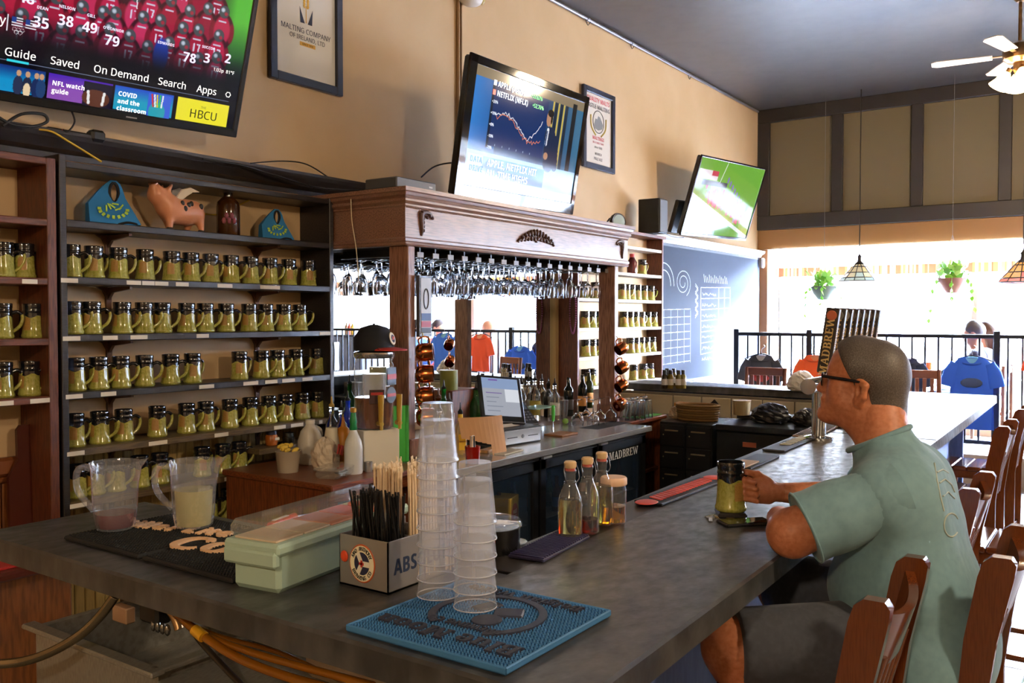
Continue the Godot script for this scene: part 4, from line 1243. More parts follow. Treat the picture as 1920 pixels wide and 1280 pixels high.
func pig(at: Vector3) -> void:
	var t := thing("pig_figurine", "pink winged pig figurine with black spots on the shelf", "figurine", at, 0.0)
	var pink := hexm("cf8a62", 0.35)
	var field := [
		[Vector3(-0.055, 0.1, 0), Vector3(0.07, 0.095, 0), 0.05, 0.05],
		[Vector3(-0.06, 0.12, 0), Vector3(-0.105, 0.15, 0), 0.047, 0.04],
		[Vector3(-0.105, 0.15, 0), Vector3(-0.125, 0.185, 0.01), 0.03, 0.02],
		[Vector3(-0.06, 0.075, 0.022), Vector3(-0.062, 0.016, 0.026), 0.022, 0.013], [Vector3(-0.05, 0.075, -0.022), Vector3(-0.03, 0.016, -0.026), 0.022, 0.013],
		[Vector3(0.085, 0.075, 0.022), Vector3(0.1, 0.016, 0.024), 0.026, 0.013], [Vector3(0.075, 0.075, -0.022), Vector3(0.06, 0.016, -0.024), 0.024, 0.013],
		[Vector3(-0.07, 0.165, 0.02), Vector3(-0.055, 0.195, 0.03), 0.012, 0.007], [Vector3(-0.075, 0.165, -0.02), Vector3(-0.06, 0.195, -0.03), 0.012, 0.007],
		[Vector3(-0.02, 0.08, 0), Vector3(0.03, 0.078, 0), 0.05, 0.05],
	]
	part("body", nets(field, 0.006, 0.02), pink, t)
	part("snout", MB.new().tube([Vector3(-0.122, 0.178, 0.008), Vector3(-0.132, 0.198, 0.012)], [0.019, 0.02], 14).done(), hexm("d99a78", 0.35), t)
	var wing := MB.new()
	wing.extrude(PackedVector2Array([V(0, 0), V(0.02, 0.045), V(0.06, 0.06), V(0.11, 0.045), V(0.075, 0.04), V(0.05, 0.02), V(0.03, 0.0)]), 0.008)
	for s in [-1.0, 1.0]:
		var w := part("wing", wing.done(), hexm("e0d2b8", 0.4), t, Vector3(-0.03, 0.14, s * 0.02))
		w.rotation.x = s * 0.35
	for p in [[-0.01, 0.12, 0.044], [0.02, 0.115, 0.046], [0.035, 0.122, 0.044], [0.085, 0.115, 0.044], [0.0, 0.098, 0.05]]:
		part("spot", MB.new().ball(Vector3(p[0], p[1], p[2]), Vector3(0.011, 0.014, 0.008), 10).done(), hexm("26211f", 0.4), t)
	for p in [[-0.062, 0.026], [-0.03, -0.026], [0.1, 0.024], [0.06, -0.024]]:
		part("hoof", MB.new().ball(Vector3(p[0], 0.008, p[1]), Vector3(0.016, 0.009, 0.015), 10).done(), hexm("2a2422", 0.4), t)
	for s in [-1.0, 1.0]:
		part("eye", MB.new().ball(Vector3(-0.118, 0.165, s * 0.026), Vector3.ONE * 0.004, 8).done(), hexm("141210", 0.2), t)
	t.scale = Vector3.ONE * 1.12

# ================= blobs: smooth union of tapered capsules, meshed as surface nets =================
func nets(bones: Array, cell: float, k: float, cuts: Array = [], holes: Array = []) -> ArrayMesh:
	# bone: [a, b, ra, rb]; cut: [point, normal] keeps the side against the normal; hole: a bone taken away
	var lo := Vector3.ONE * 1e9
	var hi := -lo
	for b in bones:
		var m: float = maxf(b[2], b[3]) + cell * 2
		lo = lo.min((b[0] as Vector3).min(b[1]) - Vector3.ONE * m)
		hi = hi.max((b[0] as Vector3).max(b[1]) + Vector3.ONE * m)
	var nx := int((hi.x - lo.x) / cell) + 2
	var ny := int((hi.y - lo.y) / cell) + 2
	var nz := int((hi.z - lo.z) / cell) + 2
	var f := PackedFloat32Array()
	f.resize(nx * ny * nz)
	f.fill(10.0)
	for b in bones:
		var a: Vector3 = b[0]
		var e: Vector3 = b[1]
		var ra: float = b[2]
		var rb: float = b[3]
		var kk: float = b[4] if b.size() > 4 else k
		var ab := e - a
		var l2 := maxf(ab.length_squared(), 1e-9)
		var m := maxf(ra, rb) + maxf(kk, cell * 2)
		var l := (a.min(e) - Vector3.ONE * m - lo) / cell
		var h := (a.max(e) + Vector3.ONE * m - lo) / cell
		for z in range(maxi(0, int(l.z)), mini(nz, int(h.z) + 2)):
			for y in range(maxi(0, int(l.y)), mini(ny, int(h.y) + 2)):
				var at := (z * ny + y) * nx
				for x in range(maxi(0, int(l.x)), mini(nx, int(h.x) + 2)):
					var p := lo + Vector3(x, y, z) * cell
					var t := clampf((p - a).dot(ab) / l2, 0.0, 1.0)
					var d := p.distance_to(a + ab * t) - lerpf(ra, rb, t)
					var o := f[at + x]
					if kk > 0.0 and absf(d - o) < kk:
						var hh := kk - absf(d - o)
						f[at + x] = minf(d, o) - hh * hh / (4.0 * kk)
					elif d < o:
						f[at + x] = d
	for b in holes:
		var a: Vector3 = b[0]
		var ab: Vector3 = b[1] - b[0]
		var m: float = maxf(b[2], b[3]) + cell * 2
		var l := (a.min(b[1]) - Vector3.ONE * m - lo) / cell
		var h := (a.max(b[1]) + Vector3.ONE * m - lo) / cell
		for z in range(maxi(0, int(l.z)), mini(nz, int(h.z) + 2)):
			for y in range(maxi(0, int(l.y)), mini(ny, int(h.y) + 2)):
				for x in range(maxi(0, int(l.x)), mini(nx, int(h.x) + 2)):
					var p := lo + Vector3(x, y, z) * cell
					var t := clampf((p - a).dot(ab) / maxf(ab.length_squared(), 1e-9), 0.0, 1.0)
					var i := (z * ny + y) * nx + x
					f[i] = maxf(f[i], lerpf(b[2], b[3], t) - p.distance_to(a + ab * t))
	if not cuts.is_empty():
		for z in nz:
			for y in ny:
				for x in nx:
					var i := (z * ny + y) * nx + x
					if f[i] < 2.0 * cell:
						var p := lo + Vector3(x, y, z) * cell
						for c in cuts:
							f[i] = maxf(f[i], (p - c[0]).dot(c[1]))
	var ids := {}
	var vs := PackedVector3Array()
	var off := [0, 1, nx, nx + 1, nx * ny, nx * ny + 1, nx * ny + nx, nx * ny + nx + 1]
	var cor := [Vector3(0, 0, 0), Vector3(1, 0, 0), Vector3(0, 1, 0), Vector3(1, 1, 0), Vector3(0, 0, 1), Vector3(1, 0, 1), Vector3(0, 1, 1), Vector3(1, 1, 1)]
	var eds := [[0, 1], [2, 3], [4, 5], [6, 7], [0, 2], [1, 3], [4, 6], [5, 7], [0, 4], [1, 5], [2, 6], [3, 7]]
	var far := cell * 1.8
	for z in nz - 1:
		for y in ny - 1:
			var row := (z * ny + y) * nx
			for x in nx - 1:
				var i := row + x
				if absf(f[i]) > far:
					continue
				var mask := 0
				for c in 8:
					if f[i + off[c]] < 0.0:
						mask |= 1 << c
				if mask == 0 or mask == 255:
					continue
				var sum := Vector3.ZERO
				var n := 0
				for e in eds:
					var a := f[i + off[e[0]]]
					var b := f[i + off[e[1]]]
					if (a < 0.0) != (b < 0.0):
						sum += (cor[e[0]] as Vector3).lerp(cor[e[1]], a / (a - b))
						n += 1
				ids[i] = vs.size()
				vs.append(lo + (Vector3(x, y, z) + sum / n) * cell)
	var tris := PackedInt32Array()
	var steps := [1, nx, nx * ny]
	for i in ids:
		for ax in 3:
			var s: int = steps[ax]
			var u: int = steps[(ax + 1) % 3]
			var w: int = steps[(ax + 2) % 3]
			if i + s >= f.size() or not (ids.has(i - u) and ids.has(i - w) and ids.has(i - u - w)):
				continue
			var inside := f[i] < 0.0
			if inside == (f[i + s] < 0.0):
				continue
			var q := [ids[i], ids[i - u], ids[i - u - w], ids[i - w]]
			if inside:
				q.reverse()
			# clockwise seen from outside
			tris.append_array(PackedInt32Array([q[0], q[1], q[2], q[0], q[2], q[3]]))
	var ns := PackedVector3Array()
	ns.resize(vs.size())
	for i in range(0, tris.size(), 3):
		var n := (vs[tris[i + 2]] - vs[tris[i]]).cross(vs[tris[i + 1]] - vs[tris[i]])
		for c in 3:
			ns[tris[i + c]] += n
	for i in ns.size():
		ns[i] = ns[i].normalized()
	var arr := []
	arr.resize(Mesh.ARRAY_MAX)
	arr[Mesh.ARRAY_VERTEX] = vs
	arr[Mesh.ARRAY_NORMAL] = ns
	arr[Mesh.ARRAY_INDEX] = tris
	var am := ArrayMesh.new()
	am.add_surface_from_arrays(Mesh.PRIMITIVE_TRIANGLES, arr)
	return am

# ================= back bar: canopy, posts, mirror, hanging glasses =================
const CX0 := 3.67
const CX1 := 6.26
const CZ := -3.26

func cornice(prof: Array, x0: float, x1: float, zf: float, zb: float) -> ArrayMesh:
	# prof: [out, y] from bottom to top, mitred round three sides
	var m := MB.new()
	for i in prof.size() - 1:
		var a: Vector2 = prof[i]
		var b: Vector2 = prof[i + 1]
		var pa := [Vector3(x0 - a.x, a.y, zb), Vector3(x0 - a.x, a.y, zf + a.x), Vector3(x1 + a.x, a.y, zf + a.x), Vector3(x1 + a.x, a.y, zb)]
		var pb := [Vector3(x0 - b.x, b.y, zb), Vector3(x0 - b.x, b.y, zf + b.x), Vector3(x1 + b.x, b.y, zf + b.x), Vector3(x1 + b.x, b.y, zb)]
		var outs := [Vector3(-1, 0, 0), Vector3(0, 0, 1), Vector3(1, 0, 0)]
		var up := Vector3.UP * (0.5 if b.x < a.x else -0.5 if b.x > a.x else 0.0)
		if absf(b.y - a.y) < 1e-4:
			up = Vector3.UP * (-20.0 if b.x > a.x else 20.0)
		for s in 3:
			m.face([pa[s], pa[s + 1], pb[s + 1], pb[s]], outs[s] + up)
	return m.done()

func build_back_bar() -> void:
	var oak := grain("oak", Color("6b4636"), Color("9c715a"), Vector3(0.7, 9, 9), 0.3, 0.018, 71)
	var oakv := grain("oak_upright", Color("6b4636"), Color("9c715a"), Vector3(9, 0.7, 9), 0.35, 0.018, 72)
	oak.clearcoat_enabled = true
	oak.clearcoat = 1.0
	oak.clearcoat_roughness = 0.3
	oak.metallic_specular = 0.8
	var carved := hexm("4a2a18", 0.45)
	var c := thing("back_bar", "carved oak back bar canopy on two posts over a mirror", "back bar", Vector3.ZERO)
	part("frieze", cornice([V(0, 2.105), V(0, 2.275)], CX0, CX1, CZ, WZ), oak, c)
	part("crown_moulding", cornice([V(0, 2.272), V(0.006, 2.275), V(0.006, 2.285), V(0.012, 2.29), V(0.02, 2.3), V(0.02, 2.312), V(0.012, 2.318), V(0.03, 2.33), V(0.036, 2.345), V(0.045, 2.35), V(0.045, 2.372), V(-0.2, 2.372)], CX0, CX1, CZ, WZ), oak, c)
	part("base_moulding", cornice([V(-0.05, 2.06), V(0.004, 2.06), V(0.008, 2.068), V(0.004, 2.078), V(0.01, 2.084), V(0.01, 2.098), V(0, 2.106)], CX0, CX1, CZ, WZ), oak, c)
	part("top_board", between(Vector3(CX0, 2.35, WZ), Vector3(CX1, 2.37, CZ), 0.0), oak, c)
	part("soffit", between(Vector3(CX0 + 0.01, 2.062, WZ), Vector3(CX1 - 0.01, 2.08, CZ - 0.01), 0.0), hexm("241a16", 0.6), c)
	var beads := MB.new()
	var bx := CX0 + 0.012
	while bx < CX1:
		beads.box(Vector3(bx, 2.268, CZ + 0.003), Vector3(0.009, 0.009, 0.009), 0.003)
		bx += 0.0135
	part("bead_row", beads.done(), oak, c)
	# carved appliques
	for e in [[3.80, 1.0], [6.17, -1.0]]:
		var m := MB.new()
		var s: float = e[1]
		m.tube(curve([Vector3(0, 0, 0), Vector3(0.0, -0.05, 0), Vector3(s * 0.006, -0.1, 0), Vector3(0, -0.125, 0)], 4), [0.016, 0.016, 0.015, 0.015, 0.014, 0.013, 0.012, 0.011, 0.01, 0.009, 0.008, 0.007, 0.005], 8)
		m.tube(curve([Vector3(0, 0, 0), Vector3(s * 0.05, 0.006, 0), Vector3(s * 0.1, -0.012, 0)], 4), [0.016, 0.015, 0.014, 0.013, 0.012, 0.01, 0.009, 0.007, 0.005], 8)
		for i in 4:
			m.ball(Vector3(s * (0.025 + i * 0.022), -0.012 - (i % 2) * 0.01, 0.004), Vector3(0.012, 0.009, 0.009), 8)
			m.ball(Vector3(s * 0.014, -0.03 - i * 0.022, 0.004), Vector3(0.008, 0.012, 0.009), 8)
		part("corner_carving", m.done(), carved, c, Vector3(e[0], 2.245, CZ + 0.004))
	var cv := MB.new()
	for i in 11:
		var u := (i - 5) / 5.0
		cv.ball(Vector3(u * 0.17, 0.05 * cos(u * 1.4) - 0.02, 0.006), Vector3(0.014, 0.026 - 0.01 * absf(u), 0.014), 8, Basis(Vector3.BACK, -u * 0.9))
		cv.ball(Vector3(u * 0.185 + 0.01, 0.02 * cos(u * 1.5) - 0.03, 0.004), Vector3(0.012, 0.018, 0.01), 8, Basis(Vector3.BACK, u * 0.8))
	for s in [-1.0, 1.0]:
		cv.tube(curve([Vector3(0, -0.03, 0), Vector3(s * 0.07, 0.015, 0), Vector3(s * 0.13, -0.02, 0), Vector3(s * 0.2, -0.03, 0), Vector3(s * 0.215, -0.045, 0)], 5), 0.009, 6)
	part("centre_carving", cv.done(), carved, c, Vector3(oz(1005, 455, CZ).x, 2.195, CZ + 0.004))
	# posts and mirror
	part("post", between(Vector3(3.69, 0.92, CZ - 0.14), Vector3(3.75, 2.06, CZ), 0.005), oakv, c)
	part("post", between(Vector3(6.05, 0.92, CZ - 0.14), Vector3(6.11, 2.06, CZ), 0.005), oakv, c)
	part("post_plinth", between(Vector3(3.68, 0.9, CZ - 0.15), Vector3(3.78, 1.0, CZ + 0.03), 0.008), oakv, c)
	part("post_plinth", between(Vector3(6.04, 0.9, CZ - 0.15), Vector3(6.13, 1.0, CZ + 0.03), 0.008), oakv, c)
	part("mirror", between(Vector3(3.69, 0.95, WZ), Vector3(6.44, 2.06, WZ + 0.012), 0.0), mat(Color(0.93, 0.95, 0.95), 0.0, 1.0), c)
	part("mirror_stile", between(Vector3(6.4, 0.92, WZ), Vector3(6.455, 2.06, WZ + 0.04), 0.004), hexm("a58a58", 0.5), c)
	# glass rack
	var rk := thing("glass_rack", "dark stemware rails under the back bar canopy", "glass rack", Vector3.ZERO)
	var railm := MB.new()
	railm.box(Vector3(0, 0, 0), Vector3(0.012, 0.04, 0.6), 0.0)
	railm.box(Vector3(0, -0.022, 0), Vector3(0.05, 0.006, 0.6), 0.0)
	var rm := railm.done()
	var endm := boxm(Vector3(0.055, 0.03, 0.006), 0.001)
	for i in 17:
		var rl := part("rail", rm, hexm("1d1917", 0.5), rk, Vector3(3.86 + i * 0.136, 2.04, -3.62))
		part("rail_end", endm, hexm("8a8684", 0.35), rl, Vector3(0, -0.02, 0.302))
	var wine := make_glass("wine_glass", "clear wine glass hanging upside down in canopy rack", [V(0, 0.191), V(0.004, 0.19), V(0.004, 0.18), V(0.004, 0.11), V(0.012, 0.1), V(0.03, 0.085), V(0.038, 0.06), V(0.037, 0.03), V(0.031, 0.0), V(0.0295, 0.0), V(0.0352, 0.03), V(0.0362, 0.06), V(0.028, 0.082), V(0, 0.1)])
	var flute := make_glass("wine_glass", "clear narrow wine glass hanging upside down in canopy rack", [V(0, 0.201), V(0.004, 0.2), V(0.004, 0.19), V(0.004, 0.15), V(0.018, 0.13), V(0.027, 0.09), V(0.027, 0.04), V(0.023, 0.0), V(0.0216, 0.0), V(0.0254, 0.04), V(0.0254, 0.088), V(0.016, 0.127), V(0, 0.145)])
	var rows := [-3.38, -3.52, -3.68, -3.84]
	var first := [true, true]
	for i in 16:
		for k in rows.size():
			var narrow := i in [1, 2, 3, 12, 13]
			if (i > 14 and k > 1) or (i == 13 and k == 0):
				continue
			var src := flute if narrow else wine
			var at := Vector3(3.928 + i * 0.136, 2.018 - (0.21 if narrow else 0.2), rows[k] + rng.randf_range(-0.015, 0.015))
			if first[int(narrow)]:
				first[int(narrow)] = false
				src.position = at
			else:
				dup(src, at, 0.0, "", "glasses in the canopy rack")
	# string hanging at the canopy side, beads
	one("hanging_string", "pale string hanging down the side of the canopy", "string", tubem(curve([Vector3(CX0 - 0.05, 2.33, -3.62), Vector3(CX0 - 0.052, 2.2, -3.61), Vector3(CX0 - 0.03, 2.05, -3.6), Vector3(CX0 - 0.02, 1.86, -3.59)], 5), 0.003, 5), hexm("d8c8a8", 0.7))
	var nb := MB.new()
	for i in 60:
		var a := TAU * i / 60.0
		nb.ball(Vector3(6.45, 1.72 + 0.19 * sin(a) , -3.87 + 0.03 * cos(a)), Vector3.ONE * 0.007, 6)
	one("bead_necklace", "pink and purple bead necklace hung on the narrow rack", "necklace", nb.done(), hexm("a85a8a", 0.3))
	var hk := MB.new()
	for i in 5:
		hk.tube(curve([Vector3(0, 0, 0), Vector3(0.0, 0.02, 0.03), Vector3(0, 0.04, 0.02)], 4), 0.004, 5)
	# framed sign on the post
	var sg := thing("framed_sign", "small framed beer sign on the front of the post", "sign", Vector3(3.80, 1.73, CZ + 0.02))
	part("frame", boxm(Vector3(0.11, 0.34, 0.025), 0.004), hexm("3a3d44", 0.3), sg)
	part("face", boxm(Vector3(0.085, 0.31, 0.004), 0.0), hexm("b4b6b8", 0.3), sg, Vector3(0, 0, 0.0135))
	part("flag_red", boxm(Vector3(0.08, 0.035, 0.001), 0.0), hexm("a8384a", 0.5), sg, Vector3(0, -0.1, 0.016))
	part("flag_blue", boxm(Vector3(0.08, 0.04, 0.001), 0.0), hexm("3a5a98", 0.5), sg, Vector3(0, -0.06, 0.016))
	part("flag_navy", boxm(Vector3(0.08, 0.03, 0.001), 0.0), hexm("3a4058", 0.5), sg, Vector3(0, -0.135, 0.016))
	var ring := []
	for i in 20:
		ring.append(Vector3(cos(TAU * i / 20.0) * 0.02, 0.04 + sin(TAU * i / 20.0) * 0.055, 0.0165))
	part("emblem", tubem(ring, 0.004, 5, true), hexm("3a3d44", 0.4), sg)
	# copper mugs on hooks
	var cop := StandardMaterial3D.new()
	cop.albedo_color = Color("c9743f")
	cop.metallic = 1.0
	cop.roughness = 0.18
	var made: Node3D = null
	var nc := 0
	for e in [[796, 660, -3.16, 1.0, 0.5], [796, 701, -3.16, 1.0, 0.55], [796, 742, -3.16, 1.0, 0.6], [797, 782, -3.16, 1.0, 0.6], [1166, 652, -3.2, 1.0, -0.5], [1167, 688, -3.2, 1.0, -0.5], [1166, 722, -3.2, 1.0, -0.5], [1164, 757, -3.2, 1.0, -0.7]]:
		var at := oz(e[0], e[1], e[2])
		var nth: String = ["topmost", "second", "third", "lowest"][nc % 4]
		nc += 1
		var lbl: String = "%s copper mug hanging on the post %s" % [nth, "beside the drink dispenser" if e[0] < 1000 else "beside the narrow rack"]
		var grp := "copper mugs on the near post" if e[0] < 1000 else "copper mugs on the far post"
		if made == null:
			made = thing("copper_mug", lbl, "mug", Vector3.ZERO, 0, grp)
			part("body", lathem([V(0, -0.042), V(0.03, -0.042), V(0.042, -0.03), V(0.047, 0.0), V(0.044, 0.03), V(0.042, 0.045), V(0.039, 0.045), V(0.041, 0.02), V(0.035, -0.032), V(0, -0.035)], 22), cop, made)
			part("handle", tubem(curve([Vector3(0.042, 0.03, 0), Vector3(0.07, 0.028, 0), Vector3(0.078, 0.0, 0), Vector3(0.066, -0.024, 0), Vector3(0.044, -0.022, 0)], 4), 0.005, 6), cop, made)
			part("hook", tubem(curve([Vector3(0.076, 0.0, -0.004), Vector3(0.09, 0.0, 0.004), Vector3(0.1, 0.0, -0.01)], 4), 0.003, 5), hexm("b8a060", 0.3, 0.9), made)
		var o: Node3D = made
		if e[1] != 660:
			o = dup(made, at, 0, lbl, grp)
		o.position = at
		# handle up on the hook, open end leaning away along the wall
		if e[4] > 0:
			o.basis = Basis(Vector3.BACK, 0.15) * Basis(Vector3(0, 1, 0), Vector3(0.57, 0, 0.82), Vector3(0.82, 0, -0.57)).scaled(Vector3.ONE * 1.08)
		else:
			o.basis = Basis(Vector3.UP, -0.4) * Basis(Vector3.BACK, PI / 2 + 0.5)

func make_glass(n: String, label: String, prof: Array) -> Node3D:
	var t := thing(n, label, "glass", Vector3.ZERO, 0, "glasses in the canopy rack")
	var p := prof.duplicate()
	p.reverse()
	part("bowl", lathem(p, 18), crystal(), t)
	var top: float = prof[0].y
	part("foot", lathem([V(0, top - 0.009), V(0.006, top - 0.009), V(0.033, top - 0.001), V(0.034, top + 0.001), V(0, top + 0.001)], 18), crystal(), t)
	return t

# ================= counters, coolers and what stands on them =================
const TOP := 0.9
func build_counters() -> void:
	var cherry := grain("cherry", Color("5b2a14"), Color("83441f"), Vector3(0.8, 8, 8), 0.35, 0.018, 81)
	var cherryv := grain("cherry_v", Color("5b2a14"), Color("83441f"), Vector3(8, 0.8, 8), 0.4, 0.018, 82)
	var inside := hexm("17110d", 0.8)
	# wooden cabinet under the dispenser
	var c := thing("wooden_cabinet", "reddish wooden cabinet with open front below the drink dispenser", "cabinet", Vector3.ZERO)
	part("side_panel", between(Vector3(2.88, 0.0, -3.77), Vector3(2.91, 0.87, -3.04), 0.003), cherryv, c)
	part("side_panel", between(Vector3(3.48, 0.0, -3.77), Vector3(3.51, 0.87, -3.04), 0.003), cherryv, c)
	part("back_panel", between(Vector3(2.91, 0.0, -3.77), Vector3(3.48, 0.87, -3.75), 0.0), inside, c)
	part("shelf_board", between(Vector3(2.91, 0.55, -3.75), Vector3(3.48, 0.57, -3.08), 0.002), cherry, c)
	part("shelf_board", between(Vector3(2.91, 0.1, -3.75), Vector3(3.48, 0.12, -3.08), 0.002), cherry, c)
	part("face_rail", between(Vector3(2.88, 0.81, -3.04), Vector3(3.51, 0.866, -3.02), 0.003), cherry, c)
	part("face_stile", between(Vector3(2.88, 0.0, -3.04), Vector3(2.93, 0.81, -3.02), 0.003), cherryv, c)
	part("face_stile", between(Vector3(3.46, 0.0, -3.04), Vector3(3.51, 0.81, -3.02), 0.003), cherryv, c)
	part("worktop", between(Vector3(2.86, 0.87, -3.78), Vector3(3.68, TOP, -2.99), 0.006), cherry, c)
	one("storage_box", "teal plastic box inside the open wooden cabinet", "box", boxm(Vector3(0.34, 0.2, 0.3), 0.02), hexm("4a6a68", 0.5), Vector3(3.24, 0.67, -3.4))
	one("storage_tin", "dark round tin inside the open wooden cabinet", "tin", lathem([V(0, 0), V(0.07, 0), V(0.07, 0.09), V(0.06, 0.11), V(0, 0.11)], 18), hexm("2a2a1c", 0.4), Vector3(3.06, 0.57, -3.2))
	# three-door cooler
	var k := thing("back_bar_cooler", "black three door glass cooler with stainless steel top", "cooler", Vector3.ZERO)
	var steel := grain("steel", Color("a9aaab"), Color("c6c7c8"), Vector3(1, 30, 30), 0.22, 0.02, 83)
	steel.metallic = 0.6
	var blk := hexm("121316", 0.3)
	var cz := -2.83
	part("steel_top", between(Vector3(3.53, 0.862, -3.42), Vector3(5.76, TOP, cz + 0.03), 0.004), steel, k)
	part("top_shelf", between(Vector3(3.68, TOP - 0.03, WZ + 0.012), Vector3(6.2, TOP - 0.002, -3.42), 0.003), hexm("6a4a34", 0.4), k)
	part("carcass_end", between(Vector3(3.55, 0.05, -3.42), Vector3(3.58, 0.862, cz - 0.05), 0.002), blk, k)
	part("carcass_end", between(Vector3(5.71, 0.05, -3.42), Vector3(5.74, 0.862, cz - 0.05), 0.002), blk, k)
	part("carcass_back", between(Vector3(3.58, 0.05, -3.42), Vector3(5.71, 0.862, -3.4), 0.0), hexm("1c222a", 0.5), k)
	part("carcass_floor", between(Vector3(3.58, 0.05, -3.4), Vector3(5.71, 0.1, cz - 0.05), 0.0), blk, k)
	var xs := [3.6, 4.34, 5.02, 5.72]
	for i in 3:
		var x0: float = xs[i] + 0.01
		var x1: float = xs[i + 1] - 0.01
		part("wire_shelf", between(Vector3(x0, 0.45, -3.38), Vector3(x1, 0.458, cz - 0.08), 0.0), hexm("8a8f94", 0.4, 0.6), k)
		var fr := MB.new()
		fr.box(Vector3(x0 + 0.03, 0.45, cz - 0.015), Vector3(0.06, 0.78, 0.04), 0.004)
		fr.box(Vector3(x1 - 0.03, 0.45, cz - 0.015), Vector3(0.06, 0.78, 0.04), 0.004)
		fr.box(Vector3((x0 + x1) / 2, 0.81, cz - 0.015), Vector3(x1 - x0, 0.06, 0.04), 0.004)
		fr.box(Vector3((x0 + x1) / 2, 0.09, cz - 0.015), Vector3(x1 - x0, 0.06, 0.04), 0.004)
		var d := part("door", fr.done(), blk, k)
		part("door_glass", between(Vector3(x0 + 0.055, 0.12, cz - 0.02), Vector3(x1 - 0.055, 0.785, cz - 0.012), 0.0), glass(Color(0.2, 0.27, 0.36), 0.3, 0.03), d)
		part("handle_lip", between(Vector3(x0 + 0.03, 0.842, cz - 0.01), Vector3(x1 - 0.02, 0.856, cz + 0.02), 0.003), blk, d)
		part("hinge_plate", between(Vector3(x0 + 0.01, 0.843, cz), Vector3(x0 + 0.1, 0.858, cz + 0.022), 0.002), hexm("c8cacc", 0.3, 0.8), d)
		if i == 2:
			words("MADBREW", 0.075, hexm("cfd2d4", 0.5), d, Vector3((x0 + x1) / 2 + 0.01, 0.75, cz + 0.006), Basis.IDENTITY, "bold serif", 0.001)
	var tags := ["c8a43c", "a8502c", "3a5a98", "8a8a8a", "5a7a3a", "b8702c"]
	for i in 15:
		var bt := thing("beer_bottle", ("brown" if i % 3 else "green") + " beer bottle with a paper label behind the cooler glass doors", "bottle", Vector3(3.72 + (i % 5) * 0.1 + (i / 5) * 0.72, 0.458, -2.96 - (i % 2) * 0.12), 0, "beer bottles in the cooler")
		part("body", lathem([V(0, 0), V(0.03, 0), V(0.03, 0.12), V(0.013, 0.17), V(0.013, 0.22), V(0, 0.22)], 14), hexm("3a2010" if i % 3 else "20361c", 0.1), bt)
		part("paper_label", lathem([V(0.0305, 0.03), V(0.0305, 0.09)], 14), hexm(tags[i % 6], 0.6), bt)
	var bx := thing("beer_carton", "beer carton with red and yellow round emblem behind cooler door", "carton", Vector3(4.12, 0.458, -2.92), 0.3)
	part("carton_body", boxm(Vector3(0.16, 0.2, 0.12), 0.004), hexm("c8a838", 0.6), bx, Vector3(0, 0.1, 0))
	part("emblem", MB.new().lathe([V(0.062, 0), V(0, 0.001)], 20, Transform3D(Basis(Vector3.RIGHT, PI / 2), Vector3(0, 0.1, 0.061))).done(), hexm("b0502c", 0.6), bx)
	words("PALE", 0.03, hexm("e8d8b8", 0.6), bx, Vector3(0, 0.115, 0.063), Basis.IDENTITY, "bold", 0.0006)
	words("ALE", 0.03, hexm("e8d8b8", 0.6), bx, Vector3(0, 0.085, 0.063), Basis.IDENTITY, "bold", 0.0006)
	# open end cabinet past the cooler
	var e := thing("wooden_cabinet", "open reddish shelf cabinet past the glass cooler holding glassware", "cabinet", Vector3.ZERO)
	part("side_panel", between(Vector3(5.77, 0.0, -3.41), Vector3(5.8, 0.87, -3.06), 0.003), cherryv, e)
	part("side_panel", between(Vector3(6.43, 0.0, -3.41), Vector3(6.46, 0.87, -3.06), 0.003), cherryv, e)
	part("back_panel", between(Vector3(5.8, 0.0, -3.41), Vector3(6.43, 0.87, -3.4), 0.0), cherryv, e)
	part("worktop", between(Vector3(5.765, 0.87, -3.41), Vector3(6.5, TOP, -3.03), 0.006), cherry, e)
	part("shelf_board", between(Vector3(5.8, 0.47, -3.4), Vector3(6.43, 0.5, -3.07), 0.003), cherry, e)
	part("shelf_board", between(Vector3(5.8, 0.05, -3.4), Vector3(6.43, 0.08, -3.07), 0.003), cherry, e)
	one("bar_mat", "green rubber mat on the worktop past the pint glasses", "mat", boxm(Vector3(0.3, 0.006, 0.2), 0.002), hexm("4a9a3a", 0.7), Vector3(6.32, TOP + 0.003, -3.16))
	for i in 3:
		one("goblet", "stemmed glass on the open cabinet shelf past cooler", "glass", lathem([V(0.03, 0), V(0.004, 0.01), V(0.004, 0.08), V(0.03, 0.1), V(0.034, 0.15), V(0.03, 0.19)], 16), glass(Color(0.85, 0.9, 0.92), 0.1, 0.02), Vector3(5.9 + i * 0.09, 0.5, -3.15 - i * 0.03), 0, "goblets in the open cabinet")
	for i in 3:
		one("wine_bottle", "dark wine bottle on the bottom of the open cabinet", "bottle", lathem([V(0, 0), V(0.037, 0), V(0.037, 0.17), V(0.015, 0.23), V(0.015, 0.29), V(0, 0.29)], 16), hexm("10140c", 0.1), Vector3(5.88 + i * 0.1, 0.08, -3.16 - i * 0.04), 0, "wine bottles in the open cabinet")

